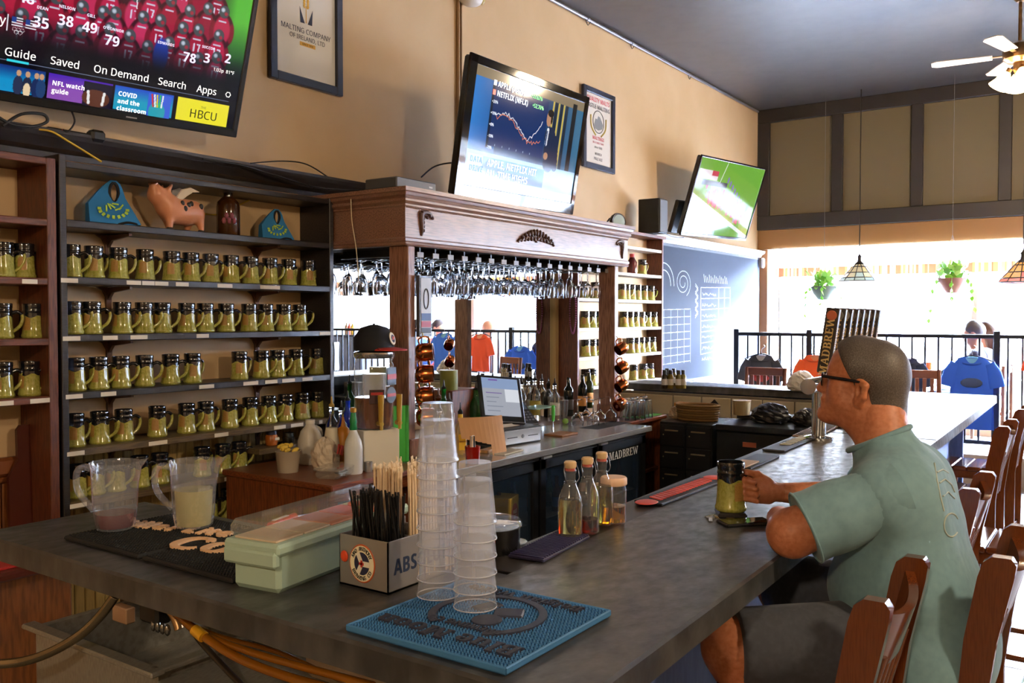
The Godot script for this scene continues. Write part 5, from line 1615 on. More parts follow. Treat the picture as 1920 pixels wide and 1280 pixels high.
func bottle(n: String, label: String, at: Vector3, h: float, r: float, body: Material, liquid: Material, lab: Color, cap: Color, pourer := true, group := "") -> Node3D:
	var t := thing(n, label, "bottle", at, rng.randf() * 3.0, group)
	part("body", lathem([V(0, 0), V(r * 0.95, 0), V(r, 0.006), V(r, h * 0.58), V(r * 0.85, h * 0.66), V(r * 0.42, h * 0.76), V(r * 0.38, h * 0.9), V(r * 0.44, h * 0.91), V(r * 0.44, h * 0.94), V(0, h * 0.94)], 20), body, t)
	if liquid:
		part("liquid", lathem([V(0, 0.006), V(r * 0.9, 0.006), V(r * 0.92, h * 0.42), V(0, h * 0.42)], 16), liquid, t)
	if lab.a > 0.0:
		part("paper_label", lathem([V(r * 1.015, h * 0.14), V(r * 1.015, h * 0.46)], 20), mat(lab, 0.6), t)
	if pourer:
		part("pour_spout", lathem([V(r * 0.4, h * 0.93), V(r * 0.46, h * 0.97), V(r * 0.2, h * 1.0), V(r * 0.1, h * 1.12), V(0, h * 1.12)], 12), mat(cap, 0.4), t)
	else:
		part("cap", lathem([V(r * 0.46, h * 0.88), V(r * 0.46, h), V(0, h)], 14), mat(cap, 0.4), t)
	return t

func jar_mat(c: Color, a: float) -> StandardMaterial3D:
	return glass(c, a, 0.03)

func build_counter_things() -> void:
	var clear := glass(Color(0.88, 0.92, 0.93), 0.06, 0.03)
	# ---- on the wooden cabinet
	var zc := -3.25
	var d := thing("drink_dispenser", "tall glass drink dispenser of infused tea on a white box", "drink dispenser", Vector3(3.36, TOP, -3.2), -0.35)
	part("plinth_box", boxm(Vector3(0.2, 0.2, 0.17), 0.004), hexm("e4dcc6", 0.5), d, Vector3(0, 0.1, 0))
	part("jar", lathem([V(0, 0.2), V(0.098, 0.2), V(0.102, 0.21), V(0.102, 0.5), V(0.098, 0.53), V(0.09, 0.545), V(0.095, 0.55), V(0.095, 0.565), V(0.09, 0.57)], 28), glass(Color(0.85, 0.9, 0.9), 0.06, 0.02), d)
	part("tea", lathem([V(0, 0.206), V(0.094, 0.206), V(0.096, 0.215), V(0.096, 0.36), V(0, 0.362)], 24), glass(Color(0.42, 0.2, 0.05), 0.88, 0.1), d)
	part("lid", lathem([V(0.1, 0.56), V(0.104, 0.57), V(0.104, 0.59), V(0.06, 0.6), V(0, 0.6)], 26), hexm("c9cdd2", 0.15, 0.9), d)
	part("ice_pillar", lathem([V(0, 0.36), V(0.06, 0.36), V(0.06, 0.48), V(0, 0.48)], 16), glass(Color(0.95, 0.97, 1.0), 0.25, 0.2), d)
	for s in [[-0.058, 0.11], [0.045, 0.11]]:
		var sp := part("spigot", MB.new().tube([Vector3(s[0] + 0.03, 0.235, 0.1), Vector3(s[0] + 0.03, 0.235, 0.14)], 0.012, 10).tube([Vector3(s[0] + 0.03, 0.245, 0.135), Vector3(s[0] + 0.03, 0.205, 0.135)], 0.009, 8).done(), hexm("c8a84c", 0.3, 0.6), d)
		part("tap_handle", MB.new().tube([Vector3(s[0] + 0.03, 0.24, 0.13), Vector3(s[0] + 0.03, 0.38, 0.13)], [0.012, 0.016], 10).done(), hexm("b08a2c", 0.35), sp)
	part("label_card", MB.new().box(Vector3(-0.035, 0.37, 0.1), Vector3(0.075, 0.07, 0.004), 0.001, Basis(Vector3.UP, -0.35)).done(), hexm("3a1c18", 0.5), d)
	part("card_stripe", MB.new().box(Vector3(-0.036, 0.385, 0.103), Vector3(0.06, 0.014, 0.002), 0.0, Basis(Vector3.UP, -0.35)).done(), hexm("b03028", 0.5), d)
	part("flag_card", MB.new().box(Vector3(0.05, 0.47, 0.095), Vector3(0.08, 0.09, 0.004), 0.001, Basis(Vector3.UP, 0.5)).done(), hexm("1d2438", 0.5), d)
	part("card_stripe", MB.new().box(Vector3(0.051, 0.468, 0.098), Vector3(0.078, 0.026, 0.002), 0.0, Basis(Vector3.UP, 0.5)).done(), hexm("b83a34", 0.5), d)
	part("round_sticker", MB.new().lathe([V(0.042, 0), V(0.04, 0.003), V(0, 0.003)], 24, Transform3D(Basis(Vector3.UP, 0.45) * Basis(Vector3.RIGHT, PI / 2), Vector3(0.047, 0.375, 0.093))).done(), hexm("4a4d52", 0.5), d)
	part("sticker_band", MB.new().box(Vector3(0.049, 0.375, 0.098), Vector3(0.07, 0.016, 0.002), 0.0, Basis(Vector3.UP, 0.45)).done(), hexm("b83a30", 0.5), d)
	# cap on the dispenser
	var cp := thing("baseball_cap", "black baseball cap with red brim and round patch on dispenser", "cap", Vector3(3.36, TOP + 0.6, -3.2), 0.35)
	part("crown", lathem([V(0.102, 0.0), V(0.105, 0.02), V(0.1, 0.07), V(0.07, 0.115), V(0.02, 0.13), V(0, 0.131)], 24), hexm("15171f", 0.85), cp)
	var br := MB.new()
	for i in 12:
		var a0 := PI / 2 - 1.15 + 2.3 * i / 12.0
		var a1 := PI / 2 - 1.15 + 2.3 * (i + 1) / 12.0
		var o0 := 0.1 + 0.075 * sin(PI * i / 12.0)
		var o1 := 0.1 + 0.075 * sin(PI * (i + 1) / 12.0)
		for yy in [0.0, 0.006]:
			br.face([Vector3(cos(a0) * 0.1, 0.01 + yy, sin(a0) * 0.1), Vector3(cos(a1) * 0.1, 0.01 + yy, sin(a1) * 0.1), Vector3(cos(a1) * o1, yy, sin(a1) * o1), Vector3(cos(a0) * o0, yy, sin(a0) * o0)], Vector3(0, yy - 0.003, 0), 1)
		br.face([Vector3(cos(a0) * o0, 0, sin(a0) * o0), Vector3(cos(a1) * o1, 0, sin(a1) * o1), Vector3(cos(a1) * o1, 0.006, sin(a1) * o1), Vector3(cos(a0) * o0, 0.006, sin(a0) * o0)], Vector3(cos(a0), 0, sin(a0)))
	part("brim", br.done(), hexm("a8281f", 0.8), cp)
	part("button", MB.new().ball(Vector3(0, 0.133, 0), Vector3(0.008, 0.005, 0.008), 10).done(), hexm("15171f", 0.8), cp)
	var pt := part("round_patch", MB.new().lathe([V(0.034, 0), V(0.032, 0.003), V(0, 0.003)], 24, Transform3D(Basis(Vector3.RIGHT, PI / 2 - 0.25), Vector3(0.0, 0.06, 0.1))).done(), hexm("d8cdb4", 0.7), cp)
	part("patch_centre", MB.new().lathe([V(0.021, 0), V(0, 0.001)], 20, Transform3D(Basis(Vector3.RIGHT, PI / 2 - 0.25), Vector3(0.0, 0.06, 0.1045))).done(), hexm("2b2540", 0.7), pt)
	part("patch_emblem", MB.new().box(Vector3(0, 0.06, 0.106), Vector3(0.03, 0.008, 0.001), 0.0, Basis(Vector3.BACK, 0.6)).box(Vector3(0, 0.06, 0.106), Vector3(0.03, 0.008, 0.001), 0.0, Basis(Vector3.BACK, -0.7)).done(), hexm("c84a2c", 0.7), pt)
	var P := func(px: float, py: float) -> Vector3: return oy(px, py, TOP)
	var fd := thing("folder", "bright green folder standing beside the white dispenser box", "folder", Vector3(3.545, TOP, -3.2), -0.5)
	part("cover", boxm(Vector3(0.075, 0.3, 0.012), 0.002), hexm("3fae34", 0.5), fd, Vector3(0, 0.15, 0))
	part("spine", boxm(Vector3(0.02, 0.3, 0.03), 0.003), hexm("349a2c", 0.5), fd, Vector3(0.046, 0.15, -0.008))
	part("tag", boxm(Vector3(0.02, 0.05, 0.002), 0.0), hexm("b8d89a", 0.6), fd, Vector3(-0.02, 0.04, 0.007))
	var sb := thing("spray_bottle", "white spray bottle with a green nozzle", "spray bottle", P.call(663, 887))
	part("body", lathem([V(0, 0), V(0.042, 0), V(0.045, 0.008), V(0.045, 0.13), V(0.04, 0.16), V(0.022, 0.2), V(0.016, 0.215), V(0.016, 0.22)], 22), hexm("d8dcdc", 0.35), sb)
	part("collar", lathem([V(0.018, 0.215), V(0.02, 0.22), V(0.016, 0.245), V(0.019, 0.255), V(0.015, 0.275), V(0.012, 0.3), V(0, 0.3)], 16), hexm("1f8a4a", 0.4), sb)
	part("nozzle", MB.new().box(Vector3(0, 0.312, 0.0), Vector3(0.022, 0.026, 0.03), 0.005).done(), hexm("c8963c", 0.3, 0.6), sb)
	one("shot_cup", "small ribbed metal cup beside the spray bottle", "cup", lathem([V(0, 0), V(0.018, 0), V(0.02, 0.01), V(0.019, 0.03), V(0.021, 0.05), V(0.019, 0.05), V(0.016, 0.01), V(0, 0.008)], 18), hexm("b8b8b4", 0.3, 0.8), P.call(691, 884))
	var jg := thing("milk_jug", "white plastic milk jug behind the plastic bag", "jug", P.call(582, 868))
	part("body", lathem([V(0, 0), V(0.06, 0), V(0.065, 0.02), V(0.065, 0.12), V(0.05, 0.17), V(0.025, 0.2), V(0.022, 0.215)], 20), hexm("cfc8ba", 0.45), jg)
	part("cap", lathem([V(0.025, 0.21), V(0.025, 0.23), V(0, 0.23)], 16), hexm("e0dccf", 0.5), jg)
	part("handle", tubem(curve([Vector3(0.035, 0.19, 0), Vector3(0.07, 0.17, 0), Vector3(0.075, 0.13, 0), Vector3(0.06, 0.1, 0)], 4), 0.01, 8), hexm("cfc8ba", 0.45), jg)
	var cs := thing("paper_cup_stack", "stack of cream paper cups upside down behind the plastic bag", "cups", P.call(622, 868))
	for i in 5:
		part("paper_cup", lathem([V(0.043, 0.0), V(0.045, 0.003), V(0.044, 0.012), V(0.03, 0.1), V(0, 0.1)], 18), hexm("ddd3ba", 0.6), cs, Vector3(0, i * 0.022, 0))
	for q in [[612, 872, "orange squeeze bottle of sauce beside the paper cups", "c8801c"], [702, 866, "yellow squeeze bottle behind the spray bottle", "cf9422"]]:
		var sq := thing("squeeze_bottle", q[2], "bottle", P.call(q[0] + 32, q[1] - 6))
		part("body", lathem([V(0, 0), V(0.038, 0), V(0.04, 0.01), V(0.04, 0.15), V(0.03, 0.18), V(0.014, 0.19)], 18), hexm(q[3], 0.4), sq)
		part("cone_tip", lathem([V(0.016, 0.188), V(0.012, 0.2), V(0.004, 0.24), V(0, 0.24)], 12), hexm(q[3], 0.4), sq)
	# plastic bag, crumpled, with red lettering
	bag("grocery_bag", "crumpled plastic bag with red print on the wooden cabinet", P.call(606, 880) + Vector3(0, 0, 0.02), Vector3(0.085, 0.085, 0.07), Color("cdbda6"), true)
	var dc := thing("deli_cup", "clear plastic tub of lemon peel on the wooden cabinet", "tub", P.call(540, 884))
	part("tub", lathem([V(0, 0), V(0.05, 0), V(0.062, 0.1), V(0.066, 0.105), V(0.063, 0.107), V(0.058, 0.1), V(0.047, 0.004), V(0, 0.004)], 22), glass(Color(0.8, 0.74, 0.65), 0.6, 0.15), dc)
	part("white_cup", lathem([V(0, 0.006), V(0.038, 0.006), V(0.048, 0.1), V(0.045, 0.1), V(0, 0.09)], 18), hexm("c9bca4", 0.6), dc)
	for i in 9:
		part("lemon_peel", MB.new().ball(Vector3(rng.randf_range(-0.03, 0.03), 0.105 + rng.randf() * 0.03, rng.randf_range(-0.03, 0.03)), Vector3(0.022, 0.008, 0.012), 8, Basis.from_euler(Vector3(rng.randf() * 2, rng.randf() * 6, rng.randf() * 2))).done(), hexm("e0bf4a", 0.5), dc)
	var tk := thing("takeout_container", "clear hinged takeout container beside the plastic bag", "container", P.call(598, 890) + Vector3(0.03, 0, 0.09), 0.3)
	part("tray", MB.new().box(Vector3(0, 0.018, 0), Vector3(0.2, 0.036, 0.13), 0.012).done(), glass(Color(0.85, 0.85, 0.82), 0.12, 0.05), tk)
	part("lid", MB.new().box(Vector3(0, 0.045, 0), Vector3(0.21, 0.016, 0.14), 0.006).done(), glass(Color(0.9, 0.9, 0.88), 0.12, 0.05), tk)
	part("food", MB.new().ball(Vector3(0.03, 0.02, 0.01), Vector3(0.05, 0.016, 0.03), 12).done(), hexm("2a221c", 0.6), tk)
	part("price_tag", boxm(Vector3(0.05, 0.035, 0.002), 0.0), hexm("c8ccd2", 0.6), tk, Vector3(0.07, 0.03, 0.066))
	# bottles behind the dispenser and along the mirror
	var gn := glass(Color(0.05, 0.35, 0.1), 0.85, 0.04)
	var br_ := glass(Color(0.3, 0.12, 0.03), 0.9, 0.04)
	var cl := crystal(Color(0.93, 0.96, 0.97))
	var gold := hexm("b8862c", 0.15)
	var amber := hexm("8a4a14", 0.15)
	var no := Color(0, 0, 0, 0)
	var spec := [
		# px, z, h, r, body, liquid, label, cap, text
		[622, -3.6, 0.3, 0.035, cl, null, Color("9aa4a8"), Color("caa850"), "clear spirits bottle with gold spout behind the paper cups"],
		[640, -3.55, 0.28, 0.036, cl, null, Color("2a2a2e"), Color("15151a"), "clear spirits bottle with black label behind the squeeze bottles"],
		[652, -3.7, 0.31, 0.036, glass(Color(0.1, 0.2, 0.7), 0.8, 0.04), null, no, Color("15151a"), "cobalt blue spirits bottle behind the drink dispenser"],
		[806, -3.55, 0.3, 0.036, gn, null, Color("c8b04c"), Color("15151a"), "green spirits bottle with yellow label beside the near post"],
		[822, -3.4, 0.31, 0.037, br_, null, Color("c8a23c"), Color("5a3a24"), "brown whiskey bottle beside the near post"],
		[832, -3.62, 0.33, 0.036, gn, null, Color("2c6a34"), Color("15151a"), "tall green liqueur bottle beside the near post"],
		[842, -3.3, 0.29, 0.04, br_, null, no, Color("3a2a20"), "reddish brown bottle with spout behind the gold tequila"],
		[824, -3.2, 0.26, 0.036, cl, gold, Color("2a2a2c"), Color("15151a"), "short golden spirits bottle in front of the brown bottles"],
		[848, -3.68, 0.28, 0.034, cl, null, no, Color("b8762c"), "slim clear bottle with amber spout at the mirror"],
		[893, -3.62, 0.3, 0.05, gn, null, no, Color("15151a"), "wide green glass bottle behind the tablet"],
		[966, -3.75, 0.3, 0.036, cl, null, Color("8a8a86"), Color("15151a"), "clear vodka bottle with black spout behind the keypad"],
		[978, -3.6, 0.31, 0.038, cl, null, no, Color("15151a"), "square shouldered clear bottle behind the keypad"],
		[991, -3.8, 0.3, 0.036, cl, null, Color("9a9a94"), Color("1a1a1c"), "clear rum bottle with grey label behind the keypad"],
		[1003, -3.65, 0.32, 0.04, cl, null, Color("a8983a"), Color("15151a"), "clear bottle with olive oval label near the mirror"],
		[1016, -3.8, 0.29, 0.036, cl, null, no, Color("15151a"), "clear gin bottle near the mirror end"],
		[1028, -3.7, 0.27, 0.036, hexm("141416", 0.2), null, no, Color("15151a"), "black cylindrical bottle near the mirror end"],
		[1040, -3.55, 0.28, 0.037, cl, amber, Color("c8c0b0"), Color("15151a"), "clear bottle of amber liqueur near the wine bottles"],
	]
	for s in spec:
		var at := oz(s[0], 800, s[1])
		at.y = TOP
		bottle("liquor_bottle", s[8], at, s[2], s[3], s[4], s[5], s[6], s[7], true, "liquor bottles on the back bar")
	for w in [[1066, -3.62, "dark wine bottle standing before the narrow rack"], [1092, -3.68, "dark wine bottle with orange label beside far post"], [1104, -3.8, "olive wine bottle behind the dark wine bottles"]]:
		var at := oz(w[0], 800, w[1])
		at.y = TOP
		var t := thing("wine_bottle", w[2], "bottle", at)
		part("body", lathem([V(0, 0), V(0.036, 0), V(0.038, 0.006), V(0.038, 0.19), V(0.034, 0.21), V(0.016, 0.235), V(0.0145, 0.3), V(0, 0.3)], 20), hexm("0e1210" if w[0] < 1100 else "2c3416", 0.08), t)
		part("paper_label", lathem([V(0.0386, 0.05), V(0.0386, 0.13)], 20), hexm("c88a3c" if w[0] > 1080 else "3a3020", 0.6), t)
	# gold tequila in front
	var tq := thing("liquor_bottle", "clear golden tequila bottle with yellow label and black spout", "bottle", oy(858, 850, TOP) + Vector3(0.0, 0, 0.02), -0.6, "liquor bottles on the back bar")
	part("body", lathem([V(0, 0), V(0.036, 0), V(0.038, 0.01), V(0.038, 0.13), V(0.03, 0.16), V(0.014, 0.185), V(0.013, 0.2)], 20), glass(Color(0.9, 0.8, 0.5), 0.4, 0.03), tq)
	part("tequila", lathem([V(0, 0.006), V(0.034, 0.006), V(0.035, 0.12), V(0, 0.12)], 16), glass(Color(0.8, 0.55, 0.1), 0.75, 0.05), tq)
	part("paper_label", MB.new().box(Vector3(0, 0.07, 0.035), Vector3(0.042, 0.09, 0.006), 0.002).done(), hexm("e8b82c", 0.6), tq)
	part("neck_wrap", lathem([V(0.0145, 0.185), V(0.0145, 0.225), V(0, 0.225)], 14), hexm("d8b02c", 0.5), tq)
	part("pour_spout", lathem([V(0.014, 0.225), V(0.016, 0.24), V(0.005, 0.255), V(0.003, 0.29), V(0, 0.29)], 10), hexm("15151a", 0.4), tq)
	words("Cuervo", 0.016, hexm("7a2c18", 0.6), tq, Vector3(0, 0.075, 0.0385), Basis.IDENTITY, "serif bold", 0.0005)
	# pen cup, papers
	var pc := thing("pen_cup", "red plastic cup of pens and papers on the counter", "cup", oy(886, 866, TOP))
	part("cup", lathem([V(0, 0), V(0.036, 0), V(0.042, 0.085), V(0.039, 0.085), V(0.034, 0.006), V(0, 0.006)], 20), glass(Color(0.6, 0.1, 0.06), 0.8, 0.2), pc)
	for i in 6:
		var p := part("pen" if i < 4 else "paper_slip", boxm(Vector3(0.008, 0.13, 0.008) if i < 4 else Vector3(0.03, 0.13, 0.002), 0.002), hexm(["d8b88a", "c8c8c8", "caa070", "2a2a2e", "e0dcd0", "e8e4d8"][i], 0.5), pc, Vector3(-0.02 + i * 0.008, 0.075, 0.01 - (i % 3) * 0.01))
		p.rotation.z = (i - 2) * 0.07
	var pb := thing("paper_bag", "curled sheet of brown kraft paper leaning on the cash drawer", "paper", oy(905, 852, TOP), -0.35)
	var km := MB.new()
	for i in 10:
		var u0 := i / 10.0
		var u1 := (i + 1) / 10.0
		var f := func(u: float, v: float) -> Vector3: return Vector3(-0.13 + u * 0.28, 0.05 + v * 0.16 - u * 0.05 * (1.0 - v) , 0.04 * sin(u * 2.6) - v * 0.05)
		var vl0 := 0.3 - u0 * 0.2 if i < 6 else 0.0
		if i >= 6 and i < 8:
			vl0 = -0.3
		for sd in [1.0, -1.0]:
			km.face([f.call(u0, vl0) + Vector3(0, 0, sd * 0.0008), f.call(u1, vl0) + Vector3(0, 0, sd * 0.0008), f.call(u1, 1.0) + Vector3(0, 0, sd * 0.0008), f.call(u0, 1.0) + Vector3(0, 0, sd * 0.0008)], Vector3(0, 0, sd))
	part("sheet", km.done(), hexm("c89a6c", 0.8), pb)
	# register
	var cd := thing("cash_drawer", "black cash drawer with a silver front panel", "cash drawer", oy(950, 836, TOP) + Vector3(0.14, 0, -0.14), -0.12)
	part("case", boxm(Vector3(0.36, 0.1, 0.34), 0.004), hexm("17181b", 0.4), cd, Vector3(0, 0.052, 0))
	part("front_panel", boxm(Vector3(0.33, 0.082, 0.008), 0.003), hexm("c4c6c8", 0.3, 0.6), cd, Vector3(0.005, 0.05, 0.173))
	part("key_lock", MB.new().lathe([V(0.012, 0), V(0.01, 0.004), V(0, 0.004)], 14, Transform3D(Basis(Vector3.RIGHT, PI / 2), Vector3(0.0, 0.05, 0.177))).done(), hexm("7a7c80", 0.3, 0.8), cd)
	for s in [-1.0, 1.0]:
		part("media_slot", boxm(Vector3(0.09, 0.005, 0.002), 0.0), hexm("101112", 0.5), cd, Vector3(s * 0.095, 0.048, 0.178))
	part("paper_stack", boxm(Vector3(0.16, 0.02, 0.12), 0.002), hexm("d0c8ba", 0.7), cd, Vector3(-0.03, 0.113, 0.05))
	var tb := thing("register_tablet", "touch screen register tablet on a stand above the cash drawer", "tablet", cd.position + Vector3(-0.03, 0.103, 0.0), -0.4)
	part("stand_arm", MB.new().tube([Vector3(0.02, 0, -0.06), Vector3(0.0, 0.13, -0.04)], 0.018, 10).done(), hexm("26272a", 0.4), tb)
	part("stand_base", lathem([V(0, 0), V(0.08, 0), V(0.08, 0.012), V(0, 0.014)], 20), hexm("26272a", 0.4), tb)
	var lean := Basis.from_scale(Vector3(1.18, 1.18, 1.0)) * Basis(Vector3.RIGHT, -0.5) * Basis(Vector3.BACK, -0.12)
	var tab := part("tablet_body", MB.new().box(Vector3.ZERO, Vector3(0.26, 0.27, 0.016), 0.006).done(), hexm("17181a", 0.3), tb)
	tab.transform = Transform3D(lean, Vector3(0, 0.16, 0.03))
	var im := Image.create(160, 170, false, Image.FORMAT_RGB8)
	im.fill(Color("8fa4c8"))
	im.fill_rect(Rect2i(0, 48, 160, 122), Color("a9adb8"))
	im.fill_rect(Rect2i(98, 48, 62, 58), Color("e0e4ec"))
	im.fill_rect(Rect2i(30, 6, 40, 6), Color("7a5aa8"))
	for i in 5:
		im.fill_rect(Rect2i(14, 66 + i * 20, 70 - (i % 3) * 14, 4), Color("7a68a0") if i == 0 else Color("888e9c"))
	var q := QuadMesh.new()
	q.size = Vector2(0.215, 0.215)
	part("display", q, screen_mat(im, SCREEN * 0.9), tab, Vector3(0, 0.012, 0.0085))
	part("edge_trim", MB.new().box(Vector3(0, -0.128, 0.004), Vector3(0.255, 0.006, 0.014), 0.002).done(), hexm("8a8c90", 0.3, 0.6), tab)
	var kp := thing("card_keypad", "black card payment keypad behind the tablet", "keypad", oy(1000, 822, TOP) + Vector3(0.22, 0.12, -0.22), -0.3)
	var kb := part("keypad_body", boxm(Vector3(0.12, 0.03, 0.22), 0.008), hexm("1a1b1e", 0.4), kp)
	kb.rotation.x = 0.7
	part("keypad_screen", boxm(Vector3(0.08, 0.003, 0.06), 0.001), hexm("4a5a68", 0.1), kb, Vector3(0, 0.016, -0.06))
	for i in 12:
		part("key", boxm(Vector3(0.02, 0.005, 0.014), 0.002), hexm("6a6c70", 0.5), kb, Vector3(-0.028 + (i % 3) * 0.028, 0.017, -0.005 + (i / 3) * 0.024))
	part("stand_post", MB.new().tube([Vector3(0, -0.12, 0), Vector3(0, 0.0, 0)], 0.02, 10).done(), hexm("1a1b1e", 0.4), kp)
	# glass shelf with tools, lime knife
	one("glass_shelf", "small pale green glass tray behind the cash drawer", "tray", boxm(Vector3(0.26, 0.008, 0.16), 0.002), hexm("7fa894", 0.2), oy(1000, 800, TOP) + Vector3(0.08, 0.13, -0.02))
	var kn := thing("peeler", "bright green handled citrus tool standing on the counter", "tool", oy(1037, 806, TOP))
	part("grip", MB.new().tube(curve([Vector3(0, 0.06, 0), Vector3(0.004, 0.11, 0), Vector3(0.0, 0.17, 0)], 4), [0.009, 0.01, 0.011, 0.012, 0.012, 0.012, 0.012, 0.011, 0.01], 10).done(), hexm("4ab43a", 0.4), kn)
	part("blade", boxm(Vector3(0.012, 0.065, 0.004), 0.001), hexm("b8bcc0", 0.2, 0.9), kn, Vector3(0, 0.032, 0))
	one("citrus", "small green lime on the counter beside the glasses", "lime", MB.new().ball(Vector3(0, 0.022, 0), Vector3(0.027, 0.022, 0.022), 14).done(), hexm("86b24a", 0.5), oy(1060, 795, TOP))
	one("garnish_board", "worn wooden board on the steel counter", "board", boxm(Vector3(0.2, 0.012, 0.14), 0.003), hexm("8a5a30", 0.6), oy(1052, 815, TOP) + Vector3(0, 0.006, 0))
	one("paper_pad", "wooden block and paper pad at the end of steel counter", "pad", boxm(Vector3(0.16, 0.018, 0.06), 0.003), hexm("b88a58", 0.6), oy(918, 846, TOP) + Vector3(0, 0.009, 0), 0.15)
	one("order_slips", "pile of pale order slips on the steel counter edge", "slips", boxm(Vector3(0.22, 0.008, 0.1), 0.002), hexm("c8c2b2", 0.6), oy(950, 848, TOP) + Vector3(0, 0.004, 0), 0.1)
	one("steel_cup", "stainless mixing cup behind the wine glasses", "cup", lathem([V(0, 0), V(0.03, 0), V(0.042, 0.14), V(0.044, 0.142), V(0.04, 0.14), V(0.028, 0.006), V(0, 0.006)], 20), hexm("b4b8bc", 0.2, 0.95), oy(1060, 787, TOP) + Vector3(0.05, 0, -0.05))
	var pit := thing("glass_jug", "clear glass jug with handle behind the citrus tool", "jug", oy(1050, 792, TOP) + Vector3(0.02, 0, -0.06), -0.4)
	part("body", lathem([V(0, 0), V(0.045, 0), V(0.05, 0.02), V(0.045, 0.14), V(0.04, 0.2), V(0.044, 0.21)], 20), clear, pit)
	part("handle", tubem(curve([Vector3(0.042, 0.18, 0), Vector3(0.08, 0.17, 0), Vector3(0.085, 0.1, 0), Vector3(0.05, 0.05, 0)], 4), 0.007, 8), clear, pit)
	# upturned stemware and pint glasses
	var stem_prof := [V(0, 0.08), V(0.013, 0.082), V(0.038, 0.058), V(0.044, 0.03), V(0.04, 0.0), V(0.042, 0.0), V(0.046, 0.03), V(0.04, 0.06), V(0.015, 0.087), V(0.004, 0.1), V(0.004, 0.17), V(0.01, 0.178), V(0.036, 0.182), V(0.036, 0.184), V(0, 0.184)]
	for p in [[1083, 797], [1100, 791], [1112, 797], [1125, 793], [1145, 790]]:
		one("wine_glass", "clear wine glass standing upside down on the steel counter", "glass", lathem(stem_prof, 20), crystal(), oy(p[0], p[1], TOP), 0, "upturned wine glasses on the counter")
	var pint := [V(0, 0.13), V(0.027, 0.13), V(0.04, 0.0), V(0.042, 0.0), V(0.036, 0.08), V(0.03, 0.14), V(0, 0.14)]
	for p in [[1172, 787], [1182, 788], [1192, 785], [1200, 786], [1208, 782], [1214, 782], [1176, 780], [1188, 778], [1198, 777], [1207, 776]]:
		one("pint_glass", "clear pint glass standing upside down beside the green mat", "glass", lathem(pint, 18), crystal(Color(0.93, 0.97, 1.0)), oy(p[0], p[1], TOP) + Vector3(0.0, 0, 0.0), 0, "pint glasses at the counter end")
	one("rubber_mat", "dark rubber mat under the upturned wine glasses", "mat", boxm(Vector3(0.5, 0.006, 0.16), 0.002), hexm("1e2024", 0.7), oy(1135, 797, TOP) + Vector3(0, -0.003, 0))
	# green olive jar pair reflected at the mirror
	one("olive_pot", "stack of olive green pots on the wooden stand before the mirror", "pots", MB.new().lathe([V(0, 0), V(0.06, 0), V(0.06, 0.13), V(0, 0.13)], 18).done(), hexm("7d8034", 0.3), Vector3(oz(846, 700, -3.7).x, TOP + 0.29, -3.72))
	one("wooden_stand", "reddish wooden riser box standing before the mirror", "riser", boxm(Vector3(0.3, 0.29, 0.2), 0.006, Vector3(0, 0.145, 0)), mats["cherry_v"], Vector3(oz(856, 700, -3.72).x, TOP, -3.74))

func bag(n: String, label: String, at: Vector3, r: Vector3, c: Color, lettered: bool) -> void:
	var t := thing(n, label, "bag", at)
	var m := MB.new()
	var fn := FastNoiseLite.new()
	fn.seed = int(at.x * 100)
	fn.frequency = 1.1
	fn.noise_type = FastNoiseLite.TYPE_CELLULAR
	var rows := 16
	var seg := 28
	var g := []
	for i in rows + 1:
		var row := []
		var v := float(i) / rows
		for j in seg:
			var a := TAU * j / seg
			var s := sin(PI * (0.18 + 0.8 * v))
			var dd := Vector3(cos(a) * s, cos(PI * (1.0 - v)) , sin(a) * s)
			var k := 1.12 + 0.55 * fn.get_noise_3dv(dd * 2.6) + 0.1 * sin(a * 3.0 + v * 4.0)
			row.append(Vector3(dd.x * r.x * k, (dd.y * 0.5 + 0.5) * r.y * 2.0 * (0.85 + 0.15 * k), dd.z * r.z * k))
		g.append(row)
	for i in rows:
		for j in seg:
			var q := (j + 1) % seg
			m.quad(g[i][j], g[i][q], g[i + 1][q], g[i + 1][j], -1)
	part("film", m.done(), mat(c, 0.35), t)
	if lettered:
		part("red_print", MB.new().box(Vector3(0.045, 0.1, 0.066), Vector3(0.03, 0.05, 0.006), 0.002, Basis(Vector3.UP, 0.3) * Basis(Vector3.BACK, -0.3)).box(Vector3(0.015, 0.11, 0.073), Vector3(0.012, 0.05, 0.006), 0.002, Basis(Vector3.BACK, -0.2)).done(), hexm("c03a30", 0.5), t)

